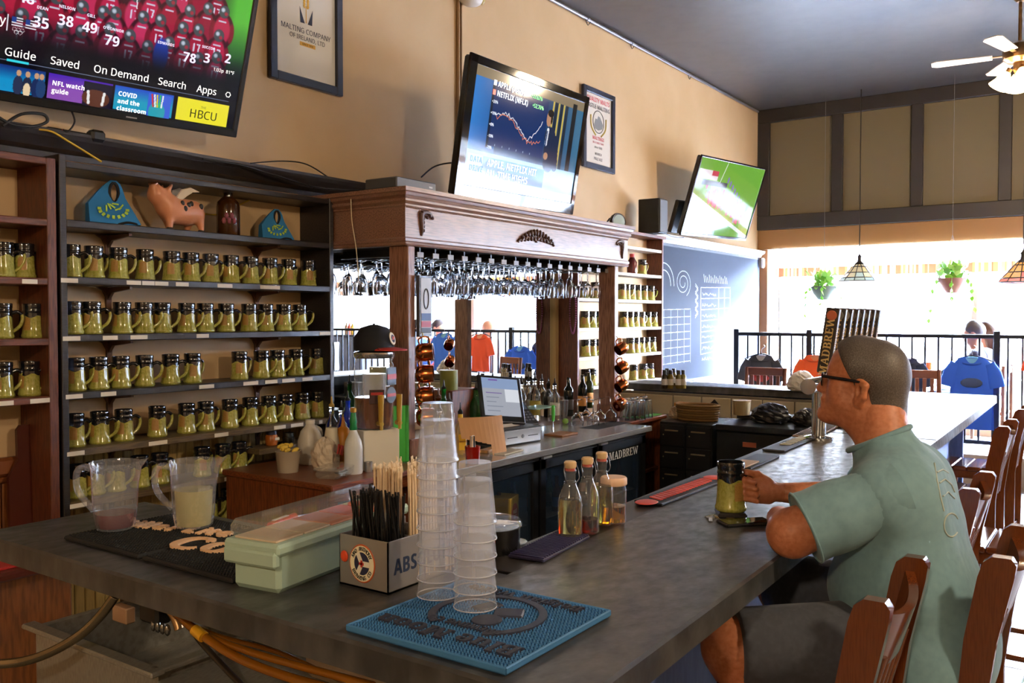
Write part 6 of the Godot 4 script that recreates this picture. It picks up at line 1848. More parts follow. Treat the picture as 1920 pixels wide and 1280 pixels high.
# ================= far corner behind the bar =================
func build_far_corner() -> void:
	var blk := hexm("121315", 0.4)
	var brass := hexm("b8aa88", 0.3, 0.7)
	var X := 6.2
	for c in [[-2.95, -2.745, "black steel drawer cabinet beside the open wooden cabinet"], [-2.74, -2.53, "black steel drawer cabinet beside the black chest cooler"]]:
		var t := thing("drawer_cabinet", c[2], "cabinet", Vector3(X, 0, c[0]))
		var w: float = c[1] - c[0]
		part("carcass", between(Vector3(0, 0, 0), Vector3(0.5, 0.88, w), 0.003), blk, t)
		for i in 5:
			var d := part("drawer", between(Vector3(-0.012, 0.04 + i * 0.166, 0.01), Vector3(0.0, 0.195 + i * 0.166, w - 0.01), 0.003), hexm("17181b", 0.4), t)
			part("handle", between(Vector3(-0.026, 0.15 + i * 0.166, 0.05), Vector3(-0.01, 0.16 + i * 0.166, w - 0.05), 0.002), brass, d)
			part("lock", MB.new().ball(Vector3(-0.014, 0.12 + i * 0.166, 0.035), Vector3(0.004, 0.006, 0.006), 8).done(), brass, d)
	var f := thing("chest_cooler", "black chest cooler with a flat lid behind the bar", "cooler", Vector3(X, 0, -2.5))
	part("body", between(Vector3(0, 0, 0), Vector3(0.62, 0.84, 0.95), 0.006), blk, f)
	part("lid", between(Vector3(-0.015, 0.845, -0.005), Vector3(0.63, 0.89, 0.955), 0.008), hexm("1d1e21", 0.3), f)
	part("rear_ledge", between(Vector3(0.4, 0.895, 0.0), Vector3(0.62, 0.93, 0.95), 0.005), hexm("4a4b4e", 0.3, 0.5), f)
	part("badge", between(Vector3(-0.004, 0.74, 0.2), Vector3(0.0, 0.775, 0.3), 0.001), hexm("a8502c", 0.5), f)
	# tiled splash under the far return
	var sp := thing("tile_splash", "cream tiled splash panel with a black diamond under far bar", "panel", Vector3(7.2, 0, 0))
	part("panel", between(Vector3(0.02, 0.0, -3.85), Vector3(0.06, 1.005, -1.4), 0.0), hexm("6e6658", 0.6), sp)
	for i in 9:
		part("tile", between(Vector3(0.0, 0.82, -3.83 + i * 0.265), Vector3(0.02, 0.985, -3.575 + i * 0.265), 0.004), hexm("b0a488", 0.35), sp)
	part("diamond", MB.new().box(Vector3(-0.004, 0.935, -2.92), Vector3(0.012, 0.055, 0.055), 0.002, Basis(Vector3.RIGHT, PI / 4)).done(), hexm("17171a", 0.3), sp)
	var bk := thing("wicker_basket", "brown wicker basket on the black drawer cabinets", "basket", Vector3(6.4, 0.88, -2.73))
	for i in 7:
		var ring := []
		for k in 20:
			var a := TAU * k / 20.0
			ring.append(Vector3(cos(a) * (0.085 + 0.003 * i) * (1.0 + 0.02 * (k % 2)), 0.012 + i * 0.018, sin(a) * (0.15 + 0.003 * i) * (1.0 + 0.02 * ((k + i) % 2))))
		part("wicker_strand", tubem(ring, 0.01, 6, true), hexm("6a4c22" if i % 2 else "7d5c2c", 0.7), bk)
	part("basket_floor", MB.new().ball(Vector3(0, 0.01, 0), Vector3(0.085, 0.008, 0.15), 14).done(), hexm("5a4020", 0.7), bk)
	bag("trash_bag", "crumpled black plastic bag on the chest cooler", Vector3(6.5, 0.89, -2.2), Vector3(0.13, 0.075, 0.16), Color("17171a"), false)
	bag("trash_bag", "small crumpled black plastic bag beside the bigger black bag", Vector3(6.46, 0.89, -1.93), Vector3(0.1, 0.065, 0.1), Color("1c1a1a"), false)
	bag("paper_bag", "crumpled tan bag on the drawer cabinet beside the basket", Vector3(6.45, 0.88, -2.93), Vector3(0.07, 0.05, 0.06), Color("a58a66"), false)
	one("storage_box", "dark cardboard box on the chest cooler beside the bags", "box", boxm(Vector3(0.14, 0.13, 0.2), 0.006, Vector3(0, 0.065, 0)), hexm("3a3228", 0.6), Vector3(6.45, 0.89, -1.68))
	one("snack_tub", "clear tub of pale snacks on the drawer cabinet", "tub", lathem([V(0, 0), V(0.06, 0), V(0.07, 0.11), V(0, 0.11)], 18), hexm("a89468", 0.4), Vector3(6.55, 0.93, -2.44))
	one("amber_box", "amber orange box at the back of the drawer cabinets", "box", boxm(Vector3(0.1, 0.11, 0.16), 0.004, Vector3(0, 0.055, 0)), hexm("b0701c", 0.4), Vector3(6.63, 0.88, -2.93))
	# small bottles on the far return
	for i in 6:
		var at := oy([1246, 1251, 1257, 1263, 1272, 1281][i], [728, 724, 728, 724, 728, 728][i], BAR)
		var t := thing("bitters_bottle", "small dark capped bitters bottle on the bar by chalkboard", "bottle", at, 0, "bitters bottles on the far bar")
		part("body", lathem([V(0, 0), V(0.024, 0), V(0.026, 0.01), V(0.026, 0.1), V(0.014, 0.125), V(0, 0.125)], 14), hexm(["2a2014", "2a2014", "6a5a24", "50401c", "5a4c20", "6a5c2c"][i], 0.15), t)
		part("cap", lathem([V(0.017, 0.12), V(0.017, 0.155), V(0, 0.155)], 12), hexm("101012", 0.4), t)
		part("tag", lathem([V(0.0265, 0.03), V(0.0265, 0.08)], 14), hexm("b8b0a0", 0.6), t)
	bag("grocery_bag", "white plastic carrier bag on the far end of the bar", oy(1503, 733, BAR), Vector3(0.16, 0.085, 0.12), Color("dcd6cc"), false)
	# dining chairs beyond
	for c in [[8.45, -3.0, "wooden slat back chair beyond the far bar near the chalkboard", 0.0], [8.9, -1.62, "dark wooden chair in front of the royal blue t-shirt", 0.3], [8.6, -0.35, "wooden slat back chair beside the railing past the bar end", -0.4]]:
		side_chair(c[2], Vector3(c[0], 0, c[1]), PI / 2 + c[3])
	# tap tower
	var tw := thing("beer_tap_tower", "chrome beer tap tower with a row of dark tap handles", "beer tap", oy(1556, 790, BAR) * Vector3(1, 0, 1) + Vector3(0, BAR, 0))
	tw.position = Vector3(4.40, BAR, -1.27)
	var chrome := hexm("c9ccd0", 0.12, 1.0)
	part("crossbar", MB.new().tube([Vector3(-0.12, 0.27, 0), Vector3(0.82, 0.27, 0)], 0.038, 16).done(), chrome, tw)
	for x in [0.06, 0.64]:
		part("column", MB.new().tube([Vector3(x, 0, 0), Vector3(x, 0.26, 0)], 0.035, 14).done(), chrome, tw)
		part("flange", lathem([V(0, 0), V(0.07, 0), V(0.07, 0.012), V(0.04, 0.02), V(0, 0.02)], 18), chrome, tw, Vector3(x, 0, 0))
	var wood := hexm("2c241f", 0.45)
	var gold := hexm("c8a868", 0.4)
	var hm := MB.new()
	hm.face([Vector3(-0.018, 0, -0.03), Vector3(0.018, 0, -0.03), Vector3(0.018, 0, 0.03), Vector3(-0.018, 0, 0.03)], Vector3.DOWN)
	hm.box(Vector3(0, 0.165, 0), Vector3(0.034, 0.31, 0.062), 0.004)
	var hmesh := hm.done()
	for i in 8:
		var x := -0.08 + i * 0.115
		var fc := part("faucet", MB.new().tube(curve([Vector3(x, 0.27, 0.03), Vector3(x, 0.28, 0.075), Vector3(x, 0.25, 0.105), Vector3(x, 0.19, 0.115)], 4), 0.012, 10).tube([Vector3(x, 0.28, 0.06), Vector3(x, 0.335, 0.06)], 0.009, 8).done(), chrome, tw)
		var h := part("tap_handle", hmesh, wood, tw)
		h.transform = Transform3D(Basis(Vector3.RIGHT, 0.14), Vector3(x, 0.325, 0.06))
		part("gold_edge", boxm(Vector3(0.003, 0.31, 0.064), 0.001), hexm("8a7448", 0.4), h, Vector3(0.0155, 0.165, 0))
		part("round_badge", MB.new().lathe([V(0.024, 0), V(0.022, 0.003), V(0, 0.003)], 20, Transform3D(Basis(Vector3.BACK, PI / 2), Vector3(-0.0172, 0.285, 0))).done(), hexm(["b05a3a", "6a6a64", "8a8478", "5a5248", "6a6a64", "8a8478", "5a5248", "6a6a64"][i], 0.5), h)
		words("MADBREW", 0.05, gold, h, Vector3(-0.0178, 0.14, 0), Basis(Vector3(0, 1, 0), Vector3(0, 0, -1), Vector3(-1, 0, 0)), "bold serif", 0.001)
		words("MADBREW", 0.03, gold, h, Vector3(0.0, 0.15, 0.0315), Basis(Vector3(0, 1, 0), Vector3(-1, 0, 0), Vector3(0, 0, 1)), "bold serif", 0.001)

func side_chair(label: String, at: Vector3, turn: float) -> void:
	var t := thing("side_chair", label, "chair", at, turn)
	var w := hexm("6e3d22", 0.35)
	part("seat", boxm(Vector3(0.42, 0.035, 0.42), 0.01), w, t, Vector3(0, 0.6, 0))
	for s in [-1.0, 1.0]:
		part("leg", boxm(Vector3(0.04, 0.58, 0.04), 0.006), w, t, Vector3(s * 0.18, 0.29, -0.18))
		part("back_post", MB.new().tube([Vector3(s * 0.19, 0, 0.19), Vector3(s * 0.19, 0.6, 0.2), Vector3(s * 0.19, 1.17, 0.26)], 0.022, 8).done(), w, t)
	part("top_rail", boxm(Vector3(0.42, 0.08, 0.025), 0.008), w, t, Vector3(0, 1.13, 0.255))
	for i in 5:
		part("slat", boxm(Vector3(0.035, 0.45, 0.014), 0.004), w, t, Vector3(-0.13 + i * 0.065, 0.87, 0.228))

# ================= the bar =================
func slab(poly: Array, y0: float, y1: float, bev: float) -> ArrayMesh:
	var m := MB.new()
	var n := poly.size()
	var area := 0.0
	for i in n:
		area += poly[i].cross(poly[(i + 1) % n])
	var inn := []
	for i in n:
		var e0: Vector2 = (poly[i] - poly[(i - 1 + n) % n]).normalized()
		var e1: Vector2 = (poly[(i + 1) % n] - poly[i]).normalized()
		var s := 1.0 if area > 0 else -1.0
		var n0 := V(-e0.y, e0.x) * s
		var n1 := V(-e1.y, e1.x) * s
		var b := (n0 + n1) / maxf(0.3, 1.0 + n0.dot(n1))
		inn.append(poly[i] + b * bev)
	var top := []
	var bot := []
	for i in n:
		var j := (i + 1) % n
		var o := Vector3(poly[j].y - poly[i].y, 0, poly[i].x - poly[j].x) * (1.0 if area > 0 else -1.0)
		var A := Vector3(poly[i].x, y0, poly[i].y)
		var B := Vector3(poly[j].x, y0, poly[j].y)
		m.face([A, B, Vector3(B.x, y1 - bev, B.z), Vector3(A.x, y1 - bev, A.z)], o)
		m.face([Vector3(A.x, y1 - bev, A.z), Vector3(B.x, y1 - bev, B.z), Vector3(inn[j].x, y1, inn[j].y), Vector3(inn[i].x, y1, inn[i].y)], o.normalized() + Vector3.UP)
		top.append(Vector3(inn[i].x, y1, inn[i].y))
		bot.append(A)
	var idx := Geometry2D.triangulate_polygon(PackedVector2Array(poly))
	for i in range(0, idx.size(), 3):
		m.face([top[idx[i]], top[idx[i + 1]], top[idx[i + 2]]], Vector3.UP)
		m.face([bot[idx[i]], bot[idx[i + 1]], bot[idx[i + 2]]], Vector3.DOWN)
	return m.done()

func build_bar() -> void:
	var st := StandardMaterial3D.new()
	st.albedo_texture = noise_tex(91, 0.008, [Color("323233"), Color("404040"), Color("4f4e4d")], [0.2, 0.5, 0.85], 512, 5, 20.0)
	st.roughness_texture = noise_tex(92, 0.02, [Color(0.36, 0.36, 0.36), Color(0.5, 0.5, 0.5)], [0.2, 0.8], 512, 5)
	st.roughness = 0.85
	var hn := FastNoiseLite.new()
	hn.seed = 93
	hn.frequency = 0.012
	hn.fractal_octaves = 4
	var ht := NoiseTexture2D.new()
	ht.width = 512
	ht.height = 512
	ht.seamless = true
	ht.as_normal_map = true
	ht.bump_strength = 2.5
	ht.noise = hn
	st.normal_enabled = true
	st.normal_texture = ht
	st.normal_scale = 0.35
	st.uv1_triplanar = true
	st.uv1_world_triplanar = true
	st.uv1_scale = Vector3(1.2, 1.2, 2.4)
	var b := thing("bar_counter", "long dark slate topped bar with two returns and blue panelled front", "bar")
	var zf := func(x: float) -> float: return lerpf(-0.70, -0.865, (x - 1.18) / 6.56)
	var zb := func(x: float) -> float: return lerpf(-1.2, -1.385, (x - 1.7) / 5.6)
	var th := 0.058
	part("top_slab", slab([V(1.18, -2.64), V(1.18, zf.call(1.18)), V(4.76, zf.call(4.76)), V(4.76, zb.call(4.76)), V(1.7, zb.call(1.7)), V(1.7, -2.64)], BAR - th, BAR, 0.006), st, b)
	part("top_slab", slab([V(4.765, zf.call(4.76)), V(7.74, zf.call(7.74)), V(7.74, -3.83), V(7.3, -3.83), V(7.3, zb.call(7.3)), V(4.765, zb.call(4.76))], BAR - th, BAR, 0.006), st, b)
	var blue := grain("bar_front", Color("485a8a"), Color("546899"), Vector3(4, 0.6, 4), 0.5, 0.02, 95)
	var x := 1.95
	while x < 7.3:
		var z: float = zf.call(x + 0.3) - 0.28
		part("front_panel", between(Vector3(x, 0.1, z - 0.02), Vector3(minf(x + 0.64, 7.42), 1.01, z), 0.006), blue, b)
		x += 0.645
	part("kick_board", between(Vector3(1.95, 0.0, -1.12), Vector3(7.42, 0.1, -1.1), 0.0), hexm("22242a", 0.5), b)
	part("end_panel", between(Vector3(7.42, 0.0, -3.8), Vector3(7.46, 1.01, -1.05), 0.005), blue, b)
	part("near_support", between(Vector3(1.95, 0.0, -1.3), Vector3(1.98, 1.01, -0.99), 0.004), blue, b)
	part("corner_support", between(Vector3(1.6, 0.0, -2.63), Vector3(1.68, 1.01, -2.55), 0.004), hexm("241a14", 0.5), b)
	# lower rail ledge on the service side, working shelf below
	part("rail_ledge", slab([V(1.72, zb.call(1.7) + 0.01), V(1.72, zb.call(1.7) - 0.12), V(7.28, zb.call(7.28) - 0.12), V(7.28, zb.call(7.28) + 0.01)], 0.985, BAR - 0.001, 0.002), hexm("2a2524", 0.45), b)
	part("work_shelf", between(Vector3(1.75, 0.84, -1.62), Vector3(7.2, 0.86, -1.1), 0.003), hexm("5a5c60", 0.3, 0.6), b)
	part("inner_panel", between(Vector3(2.0, 0.05, -1.18), Vector3(7.2, 0.985, -1.15), 0.0), hexm("17181a", 0.6), b)

func rail_mat(label: String, px0: Vector2, px1: Vector2, w: float, base: Color) -> Node3D:
	var a := oy(px0.x, px0.y, BAR)
	var b := oy(px1.x, px1.y, BAR)
	var t := thing("rail_mat", label, "bar mat", Vector3((a.x + b.x) / 2, BAR - 0.001, (a.z + b.z) / 2), -atan2(b.z - a.z, b.x - a.x))
	part("rubber", boxm(Vector3(a.distance_to(b), 0.008, w), 0.002), mat(base, 0.6), t, Vector3(0, 0.005, 0))
	return t

func build_bar_things() -> void:
	var clear := glass(Color(0.85, 0.88, 0.94), 0.06, 0.03)
	# pitchers
	pitcher(oy(237, 1001), "clear ribbed pitcher with dark red dregs on the black mat", hexm("5c130c", 0.12), 0.045, Vector3(-0.02, 0, -0.02), -0.96)
	pitcher(oy(330, 998), "clear ribbed pitcher half full of pale lemonade", glass(Color(0.74, 0.7, 0.46), 0.7, 0.05), 0.105, Vector3(0.03, 0, 0.04), -0.9)
	# black mats with pale lettering
	var rub := hexm("15171a", 0.7)
	var pale := hexm("e2b78c", 0.6)
	for k in 2:
		var z0 := -2.36 + k * 0.36
		var t := thing("bar_mat", ["black rubber bar mat with pale lettering under the pitchers", "black rubber bar mat with pale script beside the garnish tray"][k], "bar mat", Vector3(1.455, BAR, z0 + 0.175))
		part("rubber", boxm(Vector3(0.36, 0.012, 0.345), 0.004), rub, t, Vector3(0, 0.0065, 0))
		var nub := MultiMesh.new()
		nub.transform_format = MultiMesh.TRANSFORM_3D
		nub.mesh = boxm(Vector3(0.005, 0.004, 0.005), 0.001)
		nub.instance_count = 34 * 32
		for i in 34:
			for j in 32:
				nub.set_instance_transform(i * 32 + j, Transform3D(Basis.IDENTITY, Vector3(-0.168 + i * 0.0102, 0.014, -0.16 + j * 0.0103)))
		var mi := MultiMeshInstance3D.new()
		mi.name = "nubs"
		mi.multimesh = nub
		mi.material_override = rub
		mi.set_meta("kind", "stuff")
		t.add_child(mi)
		var flat := Basis(Vector3(0.25, 0, 1).normalized(), Vector3(1, 0, -0.25).normalized(), Vector3.UP)
		if k == 1:
			words("Coors", 0.16, pale, t, Vector3(0.0, 0.0165, 0.0), flat, "bold serif", 0.006)
		else:
			words("Miller Lite", 0.085, pale, t, Vector3(0.03, 0.0165, 0.0), flat, "bold", 0.006)
	# garnish tray
	var g := thing("garnish_tray", "mint green garnish tray with a clear hinged lid", "garnish tray", Vector3(1.51, BAR, -1.605), 0.13)
	var mint := hexm("a6bfae", 0.45)
	var tr := MB.new()
	tr.box(Vector3(0, 0.04, 0), Vector3(0.47, 0.08, 0.135), 0.01)
	part("body", tr.done(), mint, g)
	part("rim", MB.new().box(Vector3(0, 0.083, 0), Vector3(0.5, 0.022, 0.16), 0.006).done(), mint, g)
	part("end_grip", MB.new().box(Vector3(-0.246, 0.066, 0), Vector3(0.02, 0.03, 0.15), 0.005).done(), mint, g)
	part("lid", MB.new().box(Vector3(0.0, 0.112, -0.005), Vector3(0.49, 0.036, 0.14), 0.014).done(), glass(Color(0.9, 0.9, 0.86), 0.1, 0.05), g)
	for i in 5:
		part("insert", boxm(Vector3(0.088, 0.004, 0.12), 0.001), hexm(["c8b49a", "c9b69c", "c98a6a", "c86a50", "b8c08a"][i], 0.6), g, Vector3(-0.19 + i * 0.095, 0.096, 0))
	for i in 14:
		part("lime_slice", MB.new().ball(Vector3(0.12 + rng.randf() * 0.09, 0.1, rng.randf_range(-0.04, 0.04)), Vector3(0.018, 0.007, 0.018), 10).done(), hexm("b6b65a" if i % 2 else "c86a4a", 0.5), g)
	g.scale = Vector3(1.0, 1.18, 1.0)
	part("printed_mark", boxm(Vector3(0.03, 0.03, 0.001), 0.0), hexm("1c2a34", 0.6), g, Vector3(0.09, 0.045, 0.0682))
	words("CO", 0.022, hexm("d8d8d0", 0.6), g, Vector3(0.09, 0.046, 0.069), Basis.IDENTITY, "bold", 0.0005)
	# napkin and straw caddy
	var c := thing("straw_caddy", "grey steel caddy with round brewery logo holding straws", "caddy", Vector3(1.42, BAR, -1.314))
	var steel := hexm("a09c98", 0.35, 0.55)
	var cm := MB.new()
	cm.box(Vector3(0.002, 0.052, -0.074), Vector3(0.004, 0.104, 0.148), 0.001)
	cm.box(Vector3(0.218, 0.045, -0.074), Vector3(0.004, 0.09, 0.148), 0.001)
	cm.box(Vector3(0.11, 0.052, -0.002), Vector3(0.22, 0.104, 0.004), 0.001)
	cm.box(Vector3(0.11, 0.052, -0.146), Vector3(0.22, 0.104, 0.004), 0.001)
	cm.box(Vector3(0.11, 0.003, -0.074), Vector3(0.22, 0.006, 0.148), 0.001)
	part("box", cm.done(), steel, c)
	part("divider", between(Vector3(0.085, 0.004, -0.144), Vector3(0.088, 0.1, -0.004), 0.0), steel, c)
	c.scale = Vector3(1, 1.1, 1)
	words("ABSOLUT", 0.042, hexm("20304e", 0.5), c, Vector3(0.11, 0.05, 0.0005), Basis.IDENTITY, "bold", 0.001)
	var face := Transform3D(Basis(Vector3.BACK, PI / 2), Vector3(-0.0005, 0.052, -0.076))
	var lg := part("logo_disc", MB.new().lathe([V(0.039, 0), V(0.038, 0.001), V(0, 0.001)], 32, face).done(), hexm("c05a2c", 0.5), c)
	part("logo_ring", MB.new().lathe([V(0.036, 0.0012), V(0, 0.0014)], 32, face).done(), hexm("ece2c0", 0.5), lg)
	part("logo_centre", MB.new().lathe([V(0.023, 0.0016), V(0, 0.0018)], 28, face).done(), hexm("2a2c4a", 0.5), lg)
	var arms := MB.new()
	for i in 3:
		arms.box(Vector3(-0.0026, 0.052, -0.076) + Basis(Vector3.RIGHT, PI / 2 + TAU * i / 3.0) * Vector3(0, 0.012, 0), Vector3(0.001, 0.024, 0.011), 0.0, Basis(Vector3.RIGHT, PI / 2 + TAU * i / 3.0))
	part("logo_arms", arms.done(), hexm("e8e0cc", 0.5), lg)
	part("logo_star", MB.new().box(Vector3(-0.0034, 0.052, -0.076), Vector3(0.001, 0.014, 0.005), 0.0).box(Vector3(-0.0034, 0.052, -0.076), Vector3(0.001, 0.005, 0.014), 0.0).done(), hexm("c0342c", 0.5), lg)
	ring_text("MAD ANTHONY", 0.0295, 0.0115, face, lg, PI / 2, -0.21)
	ring_text("BREWING CO", 0.0295, 0.0115, face, lg, -PI / 2, 0.22)
	part("red_sticker", MB.new().ball(Vector3(-0.002, 0.06, -0.13), Vector3(0.003, 0.012, 0.012), 10).done(), hexm("d8481c", 0.5), c)
	var sm := boxm(Vector3(0.004, 0.17, 0.004), 0.001)
	for i in 70:
		var o := part("stirrer", sm, hexm("121214", 0.4), c, Vector3(rng.randf_range(0.012, 0.076), 0.1 + rng.randf() * 0.012, rng.randf_range(-0.13, -0.015)))
		o.rotation = Vector3(rng.randf_range(-0.12, 0.12), 0, rng.randf_range(-0.08, 0.2))
	var sw := boxm(Vector3(0.0055, 0.215, 0.0055), 0.002)
	var tip := MB.new().box(Vector3(0.001, 0.108, 0), Vector3(0.009, 0.014, 0.002), 0.0, Basis(Vector3.BACK, 0.3)).done()
	for i in 84:
		var o := part("straw", sw, hexm("e6cfae", 0.7) if i % 3 else hexm("dcc19c", 0.7), c, Vector3(0.098 + (i % 12) * 0.0098, 0.115 + rng.randf() * 0.012, -0.13 + (i / 10) * 0.018))
		o.rotation = Vector3(rng.randf_range(-0.03, 0.03), rng.randf(), rng.randf_range(-0.03, 0.03))
		part("paper_tip", tip, hexm("ecd9bd", 0.8), o)
	# plastic cups, nested upside down
	var cup := lathem([V(0.043, 0.0), V(0.0445, 0.002), V(0.0435, 0.006), V(0.0425, 0.01), V(0.036, 0.075), V(0.0335, 0.1), V(0.033, 0.12), V(0.031, 0.122), V(0, 0.122)], 28)
	var lipm := []
	for i in 28:
		lipm.append(Vector3(cos(TAU * i / 28.0) * 0.0437, 0.002, sin(TAU * i / 28.0) * 0.0437))
	var lip := tubem(lipm, 0.0014, 5, true)
	var frost := glass(Color(0.86, 0.9, 0.98), 0.14, 0.16)
	for s in [[821, 1150, 9, 0.0355, "taller"], [891, 1172, 6, 0.0345, "shorter"]]:
		var at := oy(s[0], s[1] - 34, BAR + 0.014)
		for i in s[2]:
			var t := thing("plastic_cup", "%s frosted plastic cup from the bottom of the %s stack" % [NTH[i], s[4]], "cup", at + Vector3(0, i * s[3] + 0.001, 0), rng.randf() * 6.0, "plastic cups in the %s stack" % ("taller" if s[2] == 9 else "shorter"))
			part("cup_wall", cup, frost, t)
			part("cup_lip", lip, glass(Color(0.88, 0.88, 0.92), 0.4, 0.1), t)
			part("mould_seam", between(Vector3(-0.0005, 0.03, 0.0335), Vector3(0.0005, 0.1, 0.0365), 0.0), glass(Color(0.7, 0.7, 0.76), 0.5, 0.2), t)
	# blue spill mat
	var bm := thing("spill_mat", "square blue rubber spill mat with raised dark emblem under cups", "bar mat", Vector3(1.39, BAR, -1.04))
	var blue := hexm("3f78ac", 0.5)
	part("rubber", boxm(Vector3(0.365, 0.008, 0.375), 0.003), hexm("356a9c", 0.55), bm, Vector3(0, 0.0045, 0))
	part("edge_rim", MB.new().box(Vector3(-0.18, 0.009, 0), Vector3(0.006, 0.012, 0.375), 0.002).box(Vector3(0.18, 0.009, 0), Vector3(0.006, 0.012, 0.375), 0.002).box(Vector3(0, 0.009, -0.185), Vector3(0.365, 0.012, 0.006), 0.002).box(Vector3(0, 0.009, 0.185), Vector3(0.365, 0.012, 0.006), 0.002).done(), blue, bm)
	var nb := MultiMesh.new()
	nb.transform_format = MultiMesh.TRANSFORM_3D
	nb.mesh = MB.new().tube([Vector3(0, 0, 0), Vector3(0, 0.006, 0)], [0.0026, 0.0021], 6).done()
	nb.instance_count = 46 * 48
	for i in 46:
		for j in 48:
			nb.set_instance_transform(i * 48 + j, Transform3D(Basis.IDENTITY, Vector3(-0.173 + i * 0.0077, 0.008, -0.179 + j * 0.00762 + (i % 2) * 0.002)))
	var nm := MultiMeshInstance3D.new()
	nm.name = "nubs"
	nm.multimesh = nb
	nm.material_override = blue
	nm.set_meta("kind", "stuff")
	bm.add_child(nm)
	var dk := hexm("2b2f42", 0.55)
	var arc := MB.new()
	for i in 30:
		var a0 := -2.6 + 5.2 * i / 30.0
		var a1 := -2.6 + 5.2 * (i + 1) / 30.0
		var c0 := Vector3(cos(a0), 0, sin(a0))
		var c1 := Vector3(cos(a1), 0, sin(a1))
		arc.face([c0 * 0.118 + Vector3.UP * 0.0165, c1 * 0.118 + Vector3.UP * 0.0165, c1 * 0.102 + Vector3.UP * 0.0165, c0 * 0.102 + Vector3.UP * 0.0165], Vector3.UP)
		arc.face([c0 * 0.118 + Vector3.UP * 0.0165, c1 * 0.118 + Vector3.UP * 0.0165, c1 * 0.118 + Vector3.UP * 0.008, c0 * 0.118 + Vector3.UP * 0.008], c0)
		arc.face([c0 * 0.102 + Vector3.UP * 0.0165, c1 * 0.102 + Vector3.UP * 0.0165, c1 * 0.102 + Vector3.UP * 0.008, c0 * 0.102 + Vector3.UP * 0.008], -c0)
	part("emblem_ring", arc.done(), dk, bm, Vector3(0.02, 0, 0))
	part("emblem_moon", MB.new().box(Vector3(0.05, 0.012, 0.03), Vector3(0.05, 0.009, 0.06), 0.003, Basis(Vector3.UP, 0.5)).box(Vector3(0.06, 0.012, -0.03), Vector3(0.06, 0.009, 0.035), 0.003, Basis(Vector3.UP, -0.3)).lathe([V(0.03, 0.008), V(0.03, 0.0165), V(0, 0.0165)], 20, Transform3D(Basis.IDENTITY, Vector3(-0.01, 0, 0.02))).done(), dk, bm)
	var fl := Basis(Vector3(0, 0, -1), Vector3(-1, 0, 0), Vector3.UP)
	words("Blue Moon", 0.062, dk, bm, Vector3(-0.115, 0.0125, 0.0), fl, "bold serif", 0.009)
	words("BREWING CO", 0.028, dk, bm, Vector3(-0.055, 0.0125, 0.0), fl, "bold", 0.009)
	words("Belgian White", 0.04, dk, bm, Vector3(0.145, 0.0125, 0.0), fl, "bold serif", 0.009)
	# swing-top bottles and jar
	var sws := [[1069, 1014, "swing top bottle two thirds full of pale yellow juice", Color(0.93, 0.86, 0.5), 0.75, 0.125], [1101, 1003, "swing top bottle with a little dark red syrup", Color(0.6, 0.1, 0.03), 0.9, 0.045], [1128, 988, "swing top bottle nearly full of olive green syrup", Color(0.72, 0.64, 0.22), 0.8, 0.135]]
	for s in sws:
		var at := oy(s[0], s[1] - 5, BAR) + Vector3(0, 0.001, 0)
		var t := thing("swing_top_bottle", s[2], "bottle", at, -0.4)
		part("glass_body", lathem([V(0, 0), V(0.03, 0), V(0.034, 0.005), V(0.034, 0.115), V(0.03, 0.135), V(0.019, 0.165), V(0.0145, 0.185), V(0.0145, 0.205), V(0.017, 0.208), V(0.017, 0.216), V(0.0135, 0.22)], 26), clear, t)
		part("syrup", lathem([V(0, 0.005), V(0.03, 0.005), V(0.0315, 0.01), V(0.0315, minf(s[5], 0.114)), V(0.029, s[5]), V(0, s[5])], 22), crystal(s[3]), t)
		part("stopper", lathem([V(0, 0.222), V(0.015, 0.222), V(0.017, 0.226), V(0.0175, 0.24), V(0.014, 0.244), V(0, 0.244)], 18), hexm("d2b184", 0.5), t)
		part("gasket", lathem([V(0.012, 0.212), V(0.0145, 0.214), V(0.0145, 0.223), V(0, 0.224)], 16), hexm("b0442c", 0.5), t)
		for sd in [-1.0, 1.0]:
			part("wire_bail", tubem(curve([Vector3(sd * 0.018, 0.236, 0), Vector3(sd * 0.024, 0.215, 0.004), Vector3(sd * 0.023, 0.19, 0.01), Vector3(sd * 0.016, 0.176, 0.008)], 4), 0.0014, 5), hexm("6a6a6c", 0.3, 0.9), t)
		var ring := []
		for i in 16:
			ring.append(Vector3(cos(TAU * i / 16.0) * 0.0165, 0.178, sin(TAU * i / 16.0) * 0.0165))
		part("wire_collar", tubem(ring, 0.0014, 5, true), hexm("6a6a6c", 0.3, 0.9), t)
		t.scale = Vector3(0.98, 0.86, 0.98)
	var jr := thing("mason_jar", "textured glass jar of amber syrup with cream lid", "jar", oy(1153, 981, BAR) + Vector3(0.01, 0.001, -0.01))
	part("glass_body", lathem([V(0, 0), V(0.03, 0), V(0.033, 0.006), V(0.033, 0.1), V(0.03, 0.112), V(0.03, 0.12)], 22), clear, jr)
	part("syrup", lathem([V(0, 0.004), V(0.031, 0.004), V(0.031, 0.05), V(0, 0.05)], 20), crystal(Color(0.95, 0.6, 0.1)), jr)
	part("lid", lathem([V(0.033, 0.112), V(0.035, 0.115), V(0.035, 0.132), V(0.032, 0.136), V(0, 0.137)], 22), hexm("e0b896", 0.5), jr)
	jr.scale = Vector3(1.12, 0.98, 1.12)
	# round appliance on the work shelf
	var ap := thing("rimmer_caddy", "black round caddy with a clear domed lid behind bar", "caddy", Vector3(1.86, 0.86, -1.36))
	part("body", lathem([V(0, 0), V(0.075, 0), V(0.078, 0.01), V(0.074, 0.272), V(0, 0.272)], 26), hexm("131315", 0.25), ap)
